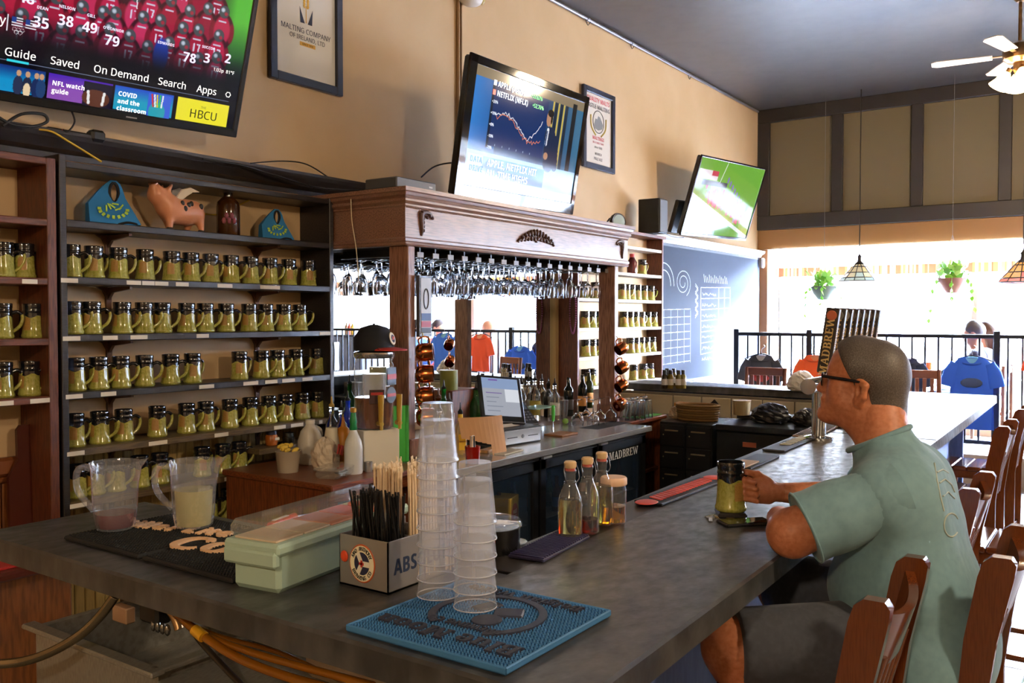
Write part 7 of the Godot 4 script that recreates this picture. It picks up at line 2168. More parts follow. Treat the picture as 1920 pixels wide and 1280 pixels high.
	part("lid", lathem([V(0.077, 0.27), V(0.08, 0.272), V(0.08, 0.28), V(0.076, 0.287), V(0.02, 0.29), V(0, 0.29)], 26), glass(Color(0.8, 0.86, 0.9), 0.1, 0.03), ap)
	part("side_tab", MB.new().ball(Vector3(0.085, 0.215, 0.02), Vector3(0.03, 0.008, 0.03), 12).done(), glass(Color(0.8, 0.85, 0.9), 0.5, 0.05), ap)
	# rail mats
	var m1 := rail_mat("dark violet ribbed rail mat below the swing top bottles", V(985, 1050), V(1075, 1005), 0.1, Color("2a2748"))
	for i in 22:
		part("rib", boxm(Vector3(0.004, 0.005, 0.095), 0.001), hexm("35305c", 0.5), m1, Vector3(-0.13 + i * 0.0125, 0.0105, 0))
	var m2 := rail_mat("black rail mat with raised orange red lettering", V(1215, 945), V(1335, 900), 0.1, Color("141416"))
	for i in 17:
		part("letter_bar", MB.new().box(Vector3(-0.2 + i * 0.025, 0.011, 0), Vector3(0.014, 0.005, 0.055), 0.001, Basis(Vector3.UP, -0.45)).done(), hexm("d8523c", 0.55), m2)
	for s in [-1.0, 1.0]:
		part("oval_mark", MB.new().ball(Vector3(s * 0.27, 0.01, 0), Vector3(0.045, 0.004, 0.036), 16).done(), hexm("d8523c", 0.55), m2)
	var m3 := rail_mat("black rail mat with a folded tan paper behind the mug", V(1385, 878), V(1440, 855), 0.1, Color("1a1b1e"))
	part("paper", boxm(Vector3(0.16, 0.006, 0.07), 0.001), hexm("c8a98a", 0.7), m3, Vector3(-0.12, 0.012, 0))
	var m4 := rail_mat("grey rail mat with pale lettering further along bar", V(1450, 846), V(1505, 823), 0.1, Color("3a3a3c"))
	for i in 9:
		part("letter_bar", boxm(Vector3(0.03, 0.003, 0.05), 0.001), hexm("c8bc98", 0.6), m4, Vector3(-0.05 + i * 0.05, 0.0105, 0))
	var m5 := rail_mat("brown slotted drip tray on the rail by tap tower", V(1508, 820), V(1560, 795), 0.12, Color("8a6a44"))
	for i in 16:
		part("slot", boxm(Vector3(0.008, 0.003, 0.1), 0.0), hexm("5a4630", 0.5), m5, Vector3(-0.28 + i * 0.037, 0.0105, 0))
	# what the guest has in front of him
	var ms := thing("beer_mug", "green stoneware mug with black rim held by the seated guest", "mug", oy(1370, 966) + Vector3(0, 0.017, 0), -0.96)
	for ch in mug0.get_children():
		ms.add_child(ch.duplicate(), true)
	for ch in ms.get_children():
		if String(ch.name).begins_with("clay_badge"):
			ch.rotation.y = 1.2
	one("wallet", "folded dark leather wallet under the held mug", "wallet", MB.new().box(Vector3(0, 0.008, 0), Vector3(0.1, 0.016, 0.085), 0.005).done(), hexm("1c1512", 0.5), oy(1370, 966), 0.5)
	var ph := thing("smartphone", "black smartphone lying on the bar beside the mug", "phone", oy(1398, 982) + Vector3(0, 0.0, 0), -0.75)
	part("body", boxm(Vector3(0.15, 0.009, 0.075), 0.003), hexm("0e0e10", 0.3), ph, Vector3(0, 0.005, 0))
	part("screen", boxm(Vector3(0.14, 0.001, 0.066), 0.0), hexm("0a0a0c", 0.04), ph, Vector3(0, 0.0098, 0))
	var ky := thing("key_ring", "steel keys on rings lying beside the mug", "keys", oy(1330, 970))
	for i in 2:
		var ring := []
		for k in 16:
			ring.append(Vector3(cos(TAU * k / 16.0) * 0.013 + i * 0.012, 0.005 + 0.004 * sin(TAU * k / 16.0), sin(TAU * k / 16.0) * 0.013))
		part("split_ring", tubem(ring, 0.0014, 5, true), hexm("b8b8b8", 0.25, 0.9), ky)
	for i in 2:
		var kk := part("key", MB.new().box(Vector3(-0.03, 0.003, 0), Vector3(0.04, 0.003, 0.011), 0.001).lathe([V(0.013, 0.001), V(0.013, 0.005), V(0, 0.005)], 14).done(), hexm("b09a68" if i else "c0c0c0", 0.3, 0.9), ky, Vector3(-0.01 + i * 0.03, 0, 0.008 + i * 0.012))
		kk.rotation.y = 0.4 + i * 1.1
	# red handled tools beyond the mats
	var co := thing("corkscrew", "red handled corkscrew with white lettering behind the garnish tray", "corkscrew", oy(530, 985), 0.25)
	part("handle", MB.new().tube([Vector3(-0.06, 0.012, 0), Vector3(0.06, 0.012, 0)], [0.011, 0.013], 12).done(), hexm("c8301f", 0.4), co)
	part("white_mark", boxm(Vector3(0.07, 0.002, 0.01), 0.0), hexm("e8e0d4", 0.5), co, Vector3(-0.01, 0.0245, 0))
	part("worm", MB.new().tube([Vector3(0.06, 0.012, 0), Vector3(0.11, 0.01, 0.01)], [0.006, 0.002], 8).done(), hexm("b8b8b8", 0.3, 0.9), co)
	part("lever", boxm(Vector3(0.1, 0.008, 0.016), 0.002), hexm("b8b8b8", 0.3, 0.9), co, Vector3(0.0, 0.006, 0.022))

func ring_text(s: String, r: float, em: float, face: Transform3D, parent: Node, mid: float, step: float) -> void:
	for i in s.length():
		if s[i] == " ":
			continue
		var a := mid + (i - (s.length() - 1) / 2.0) * step * (1.0 if step < 0 else 1.0)
		# disc faces -x: seen from there z runs to the right
		var up := Vector3(0, sin(a), cos(a)) * (1.0 if step < 0 else -1.0)
		var right := Vector3(-1, 0, 0)
		var b := Basis(up.cross(right), up, right)
		words(s[i], em, hexm("1c1c24", 0.5), parent, Vector3(-0.0022, face.origin.y + sin(a) * r, face.origin.z + cos(a) * r), b, "bold", 0.0004)

func pitcher(at: Vector3, label: String, liquid: Material, level: float, nudge: Vector3, turn: float) -> void:
	var t := thing("pitcher", label, "pitcher", at + nudge + Vector3(0, 0.017, 0), turn)
	var m := MB.new()
	var prof := [V(0.044, 0.0), V(0.05, 0.004), V(0.056, 0.04), V(0.06, 0.11), V(0.062, 0.17), V(0.065, 0.185)]
	var seg := 48
	for i in prof.size() - 1:
		for j in seg:
			var rr := func(k: int, ii: int) -> Vector3:
				var rad: float = prof[ii].x - (0.003 if k % 2 == 0 and ii > 0 and ii < 5 else 0.0)
				var a := TAU * k / seg
				var spout := maxf(0.0, cos(a)) ** 14 * (0.03 if ii == 5 else 0.012 if ii == 4 else 0.0)
				return Vector3(cos(a) * (rad + spout), prof[ii].y + (0.012 * maxf(0.0, cos(a)) ** 14 if ii == 5 else 0.0), sin(a) * rad)
			m.quad(rr.call(j, i), rr.call((j + 1) % seg, i), rr.call((j + 1) % seg, i + 1), rr.call(j, i + 1), 1)
	part("ribbed_wall", m.done(), glass(Color(0.84, 0.88, 0.96), 0.13, 0.03), t)
	part("base", lathem([V(0, 0), V(0.044, 0), V(0.044, 0.006), V(0, 0.006)], 28), glass(Color(0.85, 0.88, 0.95), 0.1, 0.05), t)
	part("handle", tubem(curve([Vector3(-0.06, 0.165, 0), Vector3(-0.088, 0.17, 0), Vector3(-0.105, 0.15, 0), Vector3(-0.1, 0.1, 0), Vector3(-0.058, 0.05, 0)], 5), 0.009, 10), glass(Color(0.82, 0.85, 0.95), 0.12, 0.04), t)
	part("drink", lathem([V(0, 0.007), V(0.046, 0.007), V(0.0495, level * 0.5), V(0.0515, level), V(0, level)], 28), liquid, t)

func build_under_bar() -> void:
	var steel := grain("sink_steel", Color("8a8880"), Color("a09d96"), Vector3(3, 3, 20), 0.3, 0.02, 97)
	steel.metallic = 0.5
	var s := thing("bar_sink", "stainless steel sink and drainboard under the near bar", "sink", Vector3.ZERO)
	part("drainboard", between(Vector3(1.28, 0.76, -1.95), Vector3(1.9, 0.78, -1.3), 0.004), steel, s)
	var bs := MB.new()
	bs.box(Vector3(1.3, 0.7, -2.25), Vector3(0.02, 0.2, 0.56), 0.003)
	bs.box(Vector3(1.86, 0.7, -2.25), Vector3(0.02, 0.2, 0.56), 0.003)
	bs.box(Vector3(1.58, 0.7, -1.97), Vector3(0.58, 0.2, 0.02), 0.003)
	bs.box(Vector3(1.58, 0.7, -2.53), Vector3(0.58, 0.2, 0.02), 0.003)
	bs.box(Vector3(1.58, 0.62, -2.25), Vector3(0.58, 0.02, 0.58), 0.003)
	part("basin", bs.done(), steel, s)
	part("splash_back", between(Vector3(1.92, 0.5, -2.6), Vector3(1.95, 0.92, -1.3), 0.004), steel, s)
	part("basin_rim", MB.new().box(Vector3(1.28, 0.8, -2.25), Vector3(0.04, 0.014, 0.62), 0.004).box(Vector3(1.58, 0.8, -1.965), Vector3(0.6, 0.014, 0.04), 0.004).done(), steel, s)
	part("drain", lathem([V(0.04, 0.632), V(0.03, 0.636), V(0, 0.633)], 18), hexm("6a6458", 0.3, 0.9), s, Vector3(1.58, 0, -2.25))
	part("leg", between(Vector3(1.3, 0, -2.5), Vector3(1.34, 0.62, -2.46), 0.003), steel, s)
	part("leg", between(Vector3(1.3, 0, -1.36), Vector3(1.34, 0.76, -1.32), 0.003), steel, s)
	# flexible hose
	var pts := curve([ox(216, 1116, 1.25), ox(190, 1152, 1.24), ox(150, 1190, 1.22), ox(95, 1222, 1.19), ox(40, 1240, 1.16), ox(-30, 1246, 1.12)], 12)
	var h := thing("spray_hose", "flexible coiled steel hose hanging under the bar", "hose")
	var rad := []
	var fine := []
	for i in pts.size() - 1:
		for k in 4:
			fine.append((pts[i] as Vector3).lerp(pts[i + 1], k / 4.0))
			rad.append(0.0125 if k % 2 else 0.0105)
	part("coil", tubem(fine, rad, 10), hexm("a8997c", 0.25, 0.9), h)
	# amber beverage lines
	var lines := [[[330, 1148], [372, 1185], [450, 1235], [560, 1275], [700, 1310]], [[335, 1152], [385, 1190], [470, 1222], [560, 1248], [700, 1285]], [[350, 1160], [375, 1200], [420, 1250], [470, 1300], [520, 1340]], [[360, 1172], [420, 1195], [520, 1222], [610, 1262], [700, 1300]]]
	for k in 4:
		var p := []
		for q in lines[k]:
			p.append(ox(q[0], q[1], 1.34 + 0.015 * k))
		var t := thing("beverage_line", ["thick amber drink tube under the near bar", "amber drink tube curving below the bar edge", "dark drink tube dropping below the bar", "thin amber tube along the bar underside"][k], "tube")
		part("tubing", tubem(curve(p, 8), [0.011, 0.009, 0.008, 0.006][k], 10), glass(Color(0.55, 0.33, 0.05) if k != 2 else Color(0.16, 0.13, 0.1), 0.9, 0.15), t)
		if k == 0:
			part("yellow_clip", MB.new().tube([ox(365, 1180, 1.335), ox(382, 1194, 1.335)], 0.014, 10).done(), hexm("d8a01c", 0.4), t)
	var sg := thing("soda_gun", "black soda gun holster with brass fittings under the bar", "soda gun", ox(318, 1152, 1.37))
	part("holster", boxm(Vector3(0.05, 0.06, 0.08), 0.008), hexm("141414", 0.4), sg, Vector3(0, 0.0, -0.06))
	part("elbow", tubem(curve([Vector3(0, 0.02, -0.09), Vector3(0, 0.03, -0.03), Vector3(0, 0.0, 0.02), Vector3(0, -0.03, 0.04)], 4), 0.012, 8), hexm("a8865c", 0.35, 0.7), sg)
	for i in 4:
		part("nozzle_button", MB.new().ball(Vector3(-0.02, -0.03, -0.04 + i * 0.02), Vector3(0.008, 0.016, 0.008), 8).done(), hexm("8a8a88", 0.2, 0.9), sg)
	one("wood_block", "pale wooden block fixed under the bar top", "block", boxm(Vector3(0.03, 0.045, 0.07), 0.003), hexm("b08a68", 0.6), ox(232, 1150, 1.45))
	one("ice_bin_liner", "pale plastic ice bin under the bar behind the drink tubes", "ice bin", MB.new().box(Vector3(0, 0, 0), Vector3(0.34, 0.2, 0.3), 0.02).done(), hexm("b8a48c", 0.4), Vector3(1.66, 0.885, -1.52))
	# small wooden stand with red lettered mat
	var w := thing("wooden_stand", "brown wooden stand with red lettered mat beside the sink", "stand", Vector3(1.5, 0, -3.02))
	part("panel", between(Vector3(-0.14, 0.0, -0.16), Vector3(0.14, 0.83, 0.04), 0.006), mats["wainscot_brown"], w)
	part("top", between(Vector3(-0.17, 0.83, -0.2), Vector3(0.2, 0.86, 0.1), 0.008), hexm("5a2412", 0.35), w)
	part("red_mat", between(Vector3(-0.16, 0.86, -0.19), Vector3(0.1, 0.868, 0.06), 0.002), hexm("b8281c", 0.5), w)
	for i in 6:
		part("letter_bar", MB.new().box(Vector3(-0.02, 0.872, -0.15 + i * 0.035), Vector3(0.05, 0.006, 0.012), 0.001, Basis(Vector3.UP, 0.3)).done(), hexm("e8dcc0", 0.6), w)

# ================= bar stools =================
func make_stool(label: String, at: Vector3, turn := 0.0) -> Node3D:
	# origin on the floor under the back; the seat lies towards -z
	var t := thing("bar_stool", label, "bar stool", at, turn, "bar stools along the bar")
	var wood := grain("stool_wood", Color("5c2c14"), Color("663417"), Vector3(20, 1.2, 20), 0.14, 0.02, 101)
	wood.clearcoat_enabled = true
	wood.clearcoat = 0.5
	wood.clearcoat_roughness = 0.08
	var sx := 0.19
	for s in [-1.0, 1.0]:
		var m := MB.new()
		var path := [Vector2(-0.06, 0.0), Vector2(-0.045, 0.4), Vector2(-0.05, 0.74), Vector2(-0.03, 0.92), Vector2(0.0, 1.07), Vector2(0.008, 1.105), Vector2(0.012, 1.12)]
		var half := [0.022, 0.024, 0.03, 0.034, 0.037, 0.034, 0.02]
		for i in path.size() - 1:
			var a: Vector2 = path[i]
			var b: Vector2 = path[i + 1]
			for sd in 4:
				var cs := [Vector2(-1, -1), Vector2(1, -1), Vector2(1, 1), Vector2(-1, 1)]
				var c0: Vector2 = cs[sd]
				var c1: Vector2 = cs[(sd + 1) % 4]
				var f := func(p: Vector2, c: Vector2, h: float) -> Vector3: return Vector3(s * sx + c.x * 0.017, p.y, p.x + c.y * h)
				var mid := (c0 + c1) * 0.5
				m.face([f.call(a, c0, half[i]), f.call(a, c1, half[i]), f.call(b, c1, half[i + 1]), f.call(b, c0, half[i + 1])], Vector3(mid.x, 0, mid.y), 40 + sd)
		var e: Vector2 = path[-1]
		m.face([Vector3(s * sx - 0.017, e.y, e.x - 0.02), Vector3(s * sx + 0.017, e.y, e.x - 0.02), Vector3(s * sx + 0.017, e.y, e.x + 0.02), Vector3(s * sx - 0.017, e.y, e.x + 0.02)], Vector3.UP)
		part("back_post", m.done(), wood, t)
		part("front_leg", MB.new().tube([Vector3(s * 0.17, 0, -0.42), Vector3(s * 0.17, 0.72, -0.4)], [0.017, 0.022], 8).done(), wood, t)
		part("side_stretcher", MB.new().tube([Vector3(s * 0.175, 0.32, -0.41), Vector3(s * 0.185, 0.32, -0.05)], 0.012, 8).done(), wood, t)
	# curved crest rail dipping in the middle
	var r := MB.new()
	for i in 12:
		var rows := []
		for q in [i, i + 1]:
			var u: float = -1.0 + 2.0 * q / 12.0
			var x: float = u * (sx - 0.012)
			var z := 0.0 + 0.035 * (1.0 - u * u)
			var yt := 1.09 - 0.03 * (1.0 - u * u)
			var yb := 0.935 + 0.02 * (1.0 - u * u)
			rows.append([Vector3(x, yb, z - 0.045), Vector3(x, yt, z - 0.008), Vector3(x, yt, z + 0.012), Vector3(x, yb, z - 0.02)])
		for k in 4:
			var l := (k + 1) % 4
			var out: Vector3 = [Vector3(0, 0.2, -1), Vector3(0, 1, 0), Vector3(0, -0.2, 1), Vector3(0, -1, 0)][k]
			r.face([rows[0][k], rows[0][l], rows[1][l], rows[1][k]], out, 50 + k)
	part("crest_rail", r.done(), wood, t)
	for i in 4:
		var x := -0.105 + i * 0.07
		part("back_slat", MB.new().tube([Vector3(x, 0.74, -0.045), Vector3(x, 0.86, -0.028), Vector3(x, 0.98, -0.005 + 0.01)], 0.013, 6).done(), wood, t)
	part("lower_rail", boxm(Vector3(0.36, 0.04, 0.022), 0.005), wood, t, Vector3(0, 0.775, -0.048))
	for i in 5:
		part("seat_plank", boxm(Vector3(0.4, 0.026, 0.076), 0.006), wood, t, Vector3(0, 0.737, -0.4 + i * 0.079))
	part("seat_frame", boxm(Vector3(0.37, 0.05, 0.37), 0.006), wood, t, Vector3(0, 0.7, -0.235))
	part("front_stretcher", MB.new().tube([Vector3(-0.17, 0.25, -0.41), Vector3(0.17, 0.25, -0.41)], 0.013, 8).done(), wood, t)
	part("rear_stretcher", MB.new().tube([Vector3(-0.185, 0.38, -0.045), Vector3(0.185, 0.38, -0.045)], 0.012, 8).done(), wood, t)
	return t

func build_chairs() -> void:
	var p := make_stool("glossy brown wooden bar stool standing empty beside the seated guest", Vector3(2.02, 0, -0.42))
	var rows := [[2.51, -0.255, "glossy brown wooden bar stool with the guest sitting on it"], [3.38, -0.44, "glossy brown wooden bar stool pushed in just past the guest"], [4.2, -0.12, "glossy brown wooden bar stool pulled out second past the guest"], [5.3, -0.55, "glossy brown wooden bar stool third past the guest"], [6.3, -0.56, "glossy brown wooden bar stool fourth past the guest near bar end"]]
	for r in rows:
		dup(p, Vector3(r[0], 0, r[1]), 0.0, r[2])

# ================= people =================
func cloth(c: Color, name_: String, scale := 2.0, depth := 1.2) -> StandardMaterial3D:
	if mats.has(name_):
		return mats[name_]
	var m := StandardMaterial3D.new()
	m.albedo_texture = noise_tex(113, 0.05, [c.darkened(0.05), c, c.lightened(0.04)], [0.2, 0.5, 0.8])
	m.roughness = 0.9
	var hn := FastNoiseLite.new()
	hn.seed = 117
	hn.frequency = 0.006
	hn.fractal_octaves = 3
	var ht := NoiseTexture2D.new()
	ht.width = 512
	ht.height = 512
	ht.seamless = true
	ht.as_normal_map = true
	ht.bump_strength = 8.0
	ht.noise = hn
	m.normal_enabled = true
	m.normal_texture = ht
	m.normal_scale = depth
	m.uv1_triplanar = true
	m.uv1_scale = Vector3(scale, scale * 0.8, scale)
	m.rim_enabled = true
	m.rim = 0.2
	mats[name_] = m
	return m

func build_people() -> void:
	guest()
	patron("person in dark top with pale hair seated by the window behind the taps", Vector3(10.75, 0.3, -2.52), PI, Color("4a4a52"), Color("b8a890"), Color("c89878"))
	patron("person in knitted grey hat seated behind the royal blue t-shirt", Vector3(10.45, 0.3, -1.39), 0.1, Color("2c2c34"), Color("4a4642"), Color("a87858"))
	patron("person with long brown hair seated by the window past grey hat", Vector3(10.98, 0.3, -1.34), -0.1, Color("3a3a44"), Color("4a3424"), Color("a87858"), true)
	patron("person in blue shirt with dark hair seated at far window table", Vector3(10.45, 0.3, 0.97), 0.0, Color("3f5f9a"), Color("2c221c"), Color("c8906c"))
	patron("bald person in white shirt seated at far window table", Vector3(10.75, 0.3, -0.17), PI, Color("dcdcdc"), Color("c8906c"), Color("c8906c"))
	patron("person in red shirt seated in the window corner", Vector3(10.99, 0.3, 1.0), 0.0, Color("b8443a"), Color("3a2a20"), Color("c8906c"))

func patron(label: String, at: Vector3, turn: float, shirt: Color, hair: Color, skin: Color, long_hair := false) -> void:
	# faces -z; sits 0.46 m above its floor
	var t := thing("person", label, "person", at, turn)
	var S := func(b: Array, k: float) -> Array:
		var o := []
		for q in b:
			o.append([q[0], q[1], q[2] + k, q[3] + k])
		return o
	var torso := [[Vector3(-0.08, 0.55, 0), Vector3(0.08, 0.55, 0), 0.13, 0.13], [Vector3(-0.08, 0.75, 0.01), Vector3(0.08, 0.75, 0.01), 0.12, 0.12], [Vector3(-0.13, 0.94, 0.02), Vector3(0.13, 0.94, 0.02), 0.085, 0.085]]
	var arms := []
	var legs := []
	for s in [-1.0, 1.0]:
		arms.append([Vector3(s * 0.19, 0.94, 0.02), Vector3(s * 0.24, 0.7, -0.04), 0.058, 0.048])
		arms.append([Vector3(s * 0.24, 0.7, -0.04), Vector3(s * 0.12, 0.78, -0.26), 0.046, 0.034])
		arms.append([Vector3(s * 0.12, 0.78, -0.26), Vector3(s * 0.07, 0.79, -0.33), 0.036, 0.026])
		legs.append([Vector3(s * 0.09, 0.5, 0), Vector3(s * 0.11, 0.5, -0.4), 0.085, 0.06])
		legs.append([Vector3(s * 0.11, 0.5, -0.4), Vector3(s * 0.11, 0.08, -0.42), 0.058, 0.04])
		legs.append([Vector3(s * 0.11, 0.045, -0.4), Vector3(s * 0.12, 0.035, -0.58), 0.042, 0.032])
	var head := [[Vector3(0, 0.96, 0.02), Vector3(0, 1.12, 0.0), 0.055, 0.052], [Vector3(0, 1.21, 0.01), Vector3(0, 1.23, -0.01), 0.09, 0.088], [Vector3(0, 1.14, -0.05), Vector3(0, 1.2, -0.05), 0.05, 0.06], [Vector3(0, 1.19, -0.1), Vector3(0, 1.165, -0.115), 0.012, 0.014], [Vector3(-0.09, 1.2, 0.0), Vector3(-0.09, 1.17, 0.005), 0.014, 0.012], [Vector3(0.09, 1.2, 0.0), Vector3(0.09, 1.17, 0.005), 0.014, 0.012]]
	part("body", nets(torso + arms + legs + head, 0.018, 0.03), mat(skin, 0.55), t)
	part("shirt", nets(S.call(torso, 0.014) + S.call(arms.filter(func(a): return a[2] > 0.04), 0.014), 0.018, 0.04, [[Vector3(0, 0.5, 0), Vector3(0, -1, 0)]]), mat(shirt, 0.9), t)
	part("trousers", nets(S.call(legs.filter(func(a): return a[2] > 0.05), 0.014) + [[Vector3(-0.07, 0.54, 0), Vector3(0.07, 0.54, 0), 0.14, 0.14]], 0.018, 0.03), hexm("2c3140", 0.85), t)
	var hb := [[Vector3(0, 1.225, 0.015), Vector3(0, 1.245, -0.005), 0.1, 0.096]]
	var cuts := [[Vector3(0, 1.25, -0.1), Vector3(0, -0.5, -0.866)]]
	if long_hair:
		hb.append([Vector3(0, 1.2, 0.05), Vector3(0, 1.0, 0.06), 0.085, 0.06])
	else:
		cuts.append([Vector3(0, 1.15, 0), Vector3(0, -1, 0)])
	if hair != skin:
		part("hair", nets(hb, 0.014, 0.03, cuts), mat(hair, 0.8), t)
	for s in [-1.0, 1.0]:
		part("shoe", MB.new().ball(Vector3(s * 0.115, 0.04, -0.5), Vector3(0.05, 0.04, 0.12), 12).done(), hexm("1d1b1a", 0.5), t)
	chair_under(at, turn, label)

func chair_under(at: Vector3, turn: float, label: String) -> void:
	var words_ := label.split(" seated")[0].trim_prefix("person ").trim_prefix("bald person ")
	var c := thing("dining_chair", "dark wooden dining chair under the person " + words_, "chair", at, turn)
	var w := hexm("5a3a22", 0.4)
	for s in [-1.0, 1.0]:
		part("leg", boxm(Vector3(0.035, 0.33, 0.035), 0.004), w, c, Vector3(s * 0.18, 0.165, -0.17))
		part("back_post", boxm(Vector3(0.035, 0.85, 0.035), 0.004), w, c, Vector3(s * 0.19, 0.425, 0.215))
	part("top_rail", boxm(Vector3(0.4, 0.07, 0.02), 0.006), w, c, Vector3(0, 0.8, 0.215))
	part("seat", boxm(Vector3(0.42, 0.04, 0.42), 0.008), w, c, Vector3(0, 0.34, 0))

func guest() -> void:
	var t := thing("person", "man in faded teal t-shirt and glasses sitting at bar holding mug", "person", Vector3(2.51, 0, -0.45))
	var O := Vector3(2.51, 0, -0.45)
	var L := func(x: float, y: float, z: float) -> Vector3: return Vector3(x, y, z) - O
	var skin := StandardMaterial3D.new()
	skin.albedo_texture = noise_tex(121, 0.03, [Color("a5623f"), Color("b4704b"), Color("bd7c58")], [0.2, 0.5, 0.8])
	skin.uv1_triplanar = true
	skin.uv1_scale = Vector3(4, 4, 4)
	skin.roughness = 0.5
	skin.subsurf_scatter_enabled = true
	skin.subsurf_scatter_strength = 0.08
	# --- skeleton
	var hipl := L.call(2.42, 0.84, -0.44) as Vector3
	var hipr := L.call(2.61, 0.84, -0.44) as Vector3
	var kneel := L.call(2.17, 0.83, -0.83) as Vector3
	var kneer := L.call(2.66, 0.86, -0.86) as Vector3
	var shl := L.call(2.345, 1.215, -0.52) as Vector3
	var shr := L.call(2.72, 1.215, -0.54) as Vector3
	var ell := L.call(2.235, 1.128, -0.70) as Vector3
	var elr := L.call(2.8, 1.13, -0.66) as Vector3
	var wl := L.call(2.44, 1.115, -0.80) as Vector3
	var hand := oz(1412, 918, -0.94) - O
	var wr: Vector3 = oz(1466, 923, -0.875) - O
	var hc := oz(1627, 716, -0.60) - O
	var torso := [
		[hipl + Vector3(0.03, 0, 0), hipr - Vector3(0.03, 0, 0), 0.14, 0.14],
		[L.call(2.43, 0.97, -0.475), L.call(2.57, 0.97, -0.475), 0.145, 0.145],
		[L.call(2.5, 0.95, -0.54), L.call(2.53, 0.95, -0.545), 0.125, 0.125],
		[L.call(2.44, 1.11, -0.495), L.call(2.6, 1.11, -0.495), 0.122, 0.122],
		[L.call(2.42, 1.2, -0.5), L.call(2.65, 1.2, -0.51), 0.095, 0.095],
	]
	var neck := [[L.call(2.515, 1.25, -0.535), hc + Vector3(0, -0.05, 0.03), 0.075, 0.062]]
	var arml := [[shl, ell, 0.062, 0.057], [ell, wl, 0.053, 0.034]]
	var armr := [[shr, elr, 0.06, 0.052], [elr, wr, 0.05, 0.03]]
	var legs := [[hipl, kneel, 0.1, 0.075], [hipr, kneer, 0.1, 0.075], [kneel, kneel + Vector3(0.05, -0.4, 0.1), 0.062, 0.042], [kneer, kneer + Vector3(0.0, -0.4, 0.1), 0.062, 0.042], [kneel + Vector3(0.05, -0.4, 0.1), kneel + Vector3(0.02, -0.45, -0.1), 0.045, 0.035], [kneer + Vector3(0.0, -0.4, 0.1), kneer + Vector3(0.0, -0.45, -0.1), 0.045, 0.035]]
	# hand: palm faces the camera side, fingers close round the mug handle
	var u := (wr - hand).normalized()                      # towards the wrist
	var up := Vector3.UP
	var near := u.cross(up).normalized() * -1.0
	if near.dot(Vector3(-1, 0, 0)) < 0.0:
		near = -near
	var palm := [[wr, hand + u * 0.015, 0.029, 0.03], [hand + up * 0.022 + u * 0.01, hand + up * 0.018 + u * 0.05, 0.016, 0.022], [hand - up * 0.025 + u * 0.01, hand - up * 0.018 + u * 0.05, 0.015, 0.022]]
	var fingers := []
	for i in 4:
		var y: float = [0.03, 0.011, -0.008, -0.026][i]
		var r: float = [0.0095, 0.0098, 0.0094, 0.0082][i]
		var k0: Vector3 = hand + up * y + u * 0.004 - near * 0.018
		var k1: Vector3 = hand + up * (y + 0.003) - u * 0.03 - near * 0.016
		var k2: Vector3 = hand + up * (y - 0.001) - u * 0.036 + near * 0.012
		var k3: Vector3 = hand + up * (y - 0.004) - u * (0.01 - 0.004 * i) + near * 0.026
		fingers.append([k0, k1, r * 1.1, r])
		fingers.append([k1, k2, r, r * 0.95])
		fingers.append([k2, k3, r * 0.95, r * 0.85])
	fingers.append([hand + up * 0.03 + u * 0.045, hand + up * 0.047 + u * 0.015, 0.015, 0.0115])
	fingers.append([hand + up * 0.047 + u * 0.015, hand + up * 0.052 - u * 0.022, 0.0115, 0.0095])
	# head, in its own axes: face towards -z, tipped up a little
	var hb := Basis(Vector3.UP, 0.08) * Basis(Vector3.RIGHT, 0.06)
	var H := func(b: Array) -> Array:
		var o := []
		for q in b:
			var e := [hc + hb * (q[0] as Vector3), hc + hb * (q[1] as Vector3), q[2], q[3]]
			if q.size() > 4:
				e.append(q[4])
			o.append(e)
		return o
	var skull := [
		[Vector3(0, 0.03, 0.018), Vector3(0, 0.035, -0.022), 0.08, 0.08],
		[Vector3(0, 0.0, 0.03), Vector3(0, -0.02, 0.022), 0.066, 0.06],
		[Vector3(0, -0.01, -0.046), Vector3(0, -0.055, -0.058), 0.058, 0.052],
		[Vector3(-0.03, -0.07, -0.035), Vector3(-0.012, -0.096, -0.092), 0.036, 0.026],
		[Vector3(0.03, -0.07, -0.035), Vector3(0.012, -0.096, -0.092), 0.036, 0.026],
		[Vector3(-0.032, 0.024, -0.08), Vector3(0.032, 0.024, -0.08), 0.018, 0.018],
		[Vector3(0, 0.015, -0.098), Vector3(0, -0.028, -0.121), 0.0085, 0.0135, 0.012],
		[Vector3(-0.012, -0.032, -0.107), Vector3(0.012, -0.032, -0.107), 0.0105, 0.0105, 0.01],
		[Vector3(-0.016, -0.056, -0.106), Vector3(0.016, -0.056, -0.106), 0.0115, 0.0115, 0.005],
		[Vector3(-0.014, -0.0735, -0.106), Vector3(0.014, -0.0735, -0.106), 0.011, 0.011, 0.005],
		[Vector3(0, -0.1, -0.108), Vector3(0, -0.098, -0.09), 0.0185, 0.024, 0.014],
		[Vector3(-0.046, -0.022, -0.065), Vector3(-0.044, -0.05, -0.055), 0.028, 0.03],
		[Vector3(0.046, -0.022, -0.065), Vector3(0.044, -0.05, -0.055), 0.028, 0.03],
		[Vector3(0, -0.1, -0.04), Vector3(0, -0.12, 0.005), 0.038, 0.048],
	]
	for s in [-1.0, 1.0]:
		skull.append([Vector3(s * 0.077, 0.006, -0.006), Vector3(s * 0.09, -0.004, 0.008), 0.009, 0.009, 0.008])
		skull.append([Vector3(s * 0.09, -0.004, 0.008), Vector3(s * 0.087, -0.034, 0.004), 0.009, 0.008, 0.008])
		skull.append([Vector3(s * 0.087, -0.034, 0.004), Vector3(s * 0.076, -0.053, -0.012), 0.008, 0.009, 0.008])
		skull.append([Vector3(s * 0.077, 0.006, -0.012), Vector3(s * 0.076, -0.045, -0.014), 0.006, 0.007, 0.006])
	var eyes := []
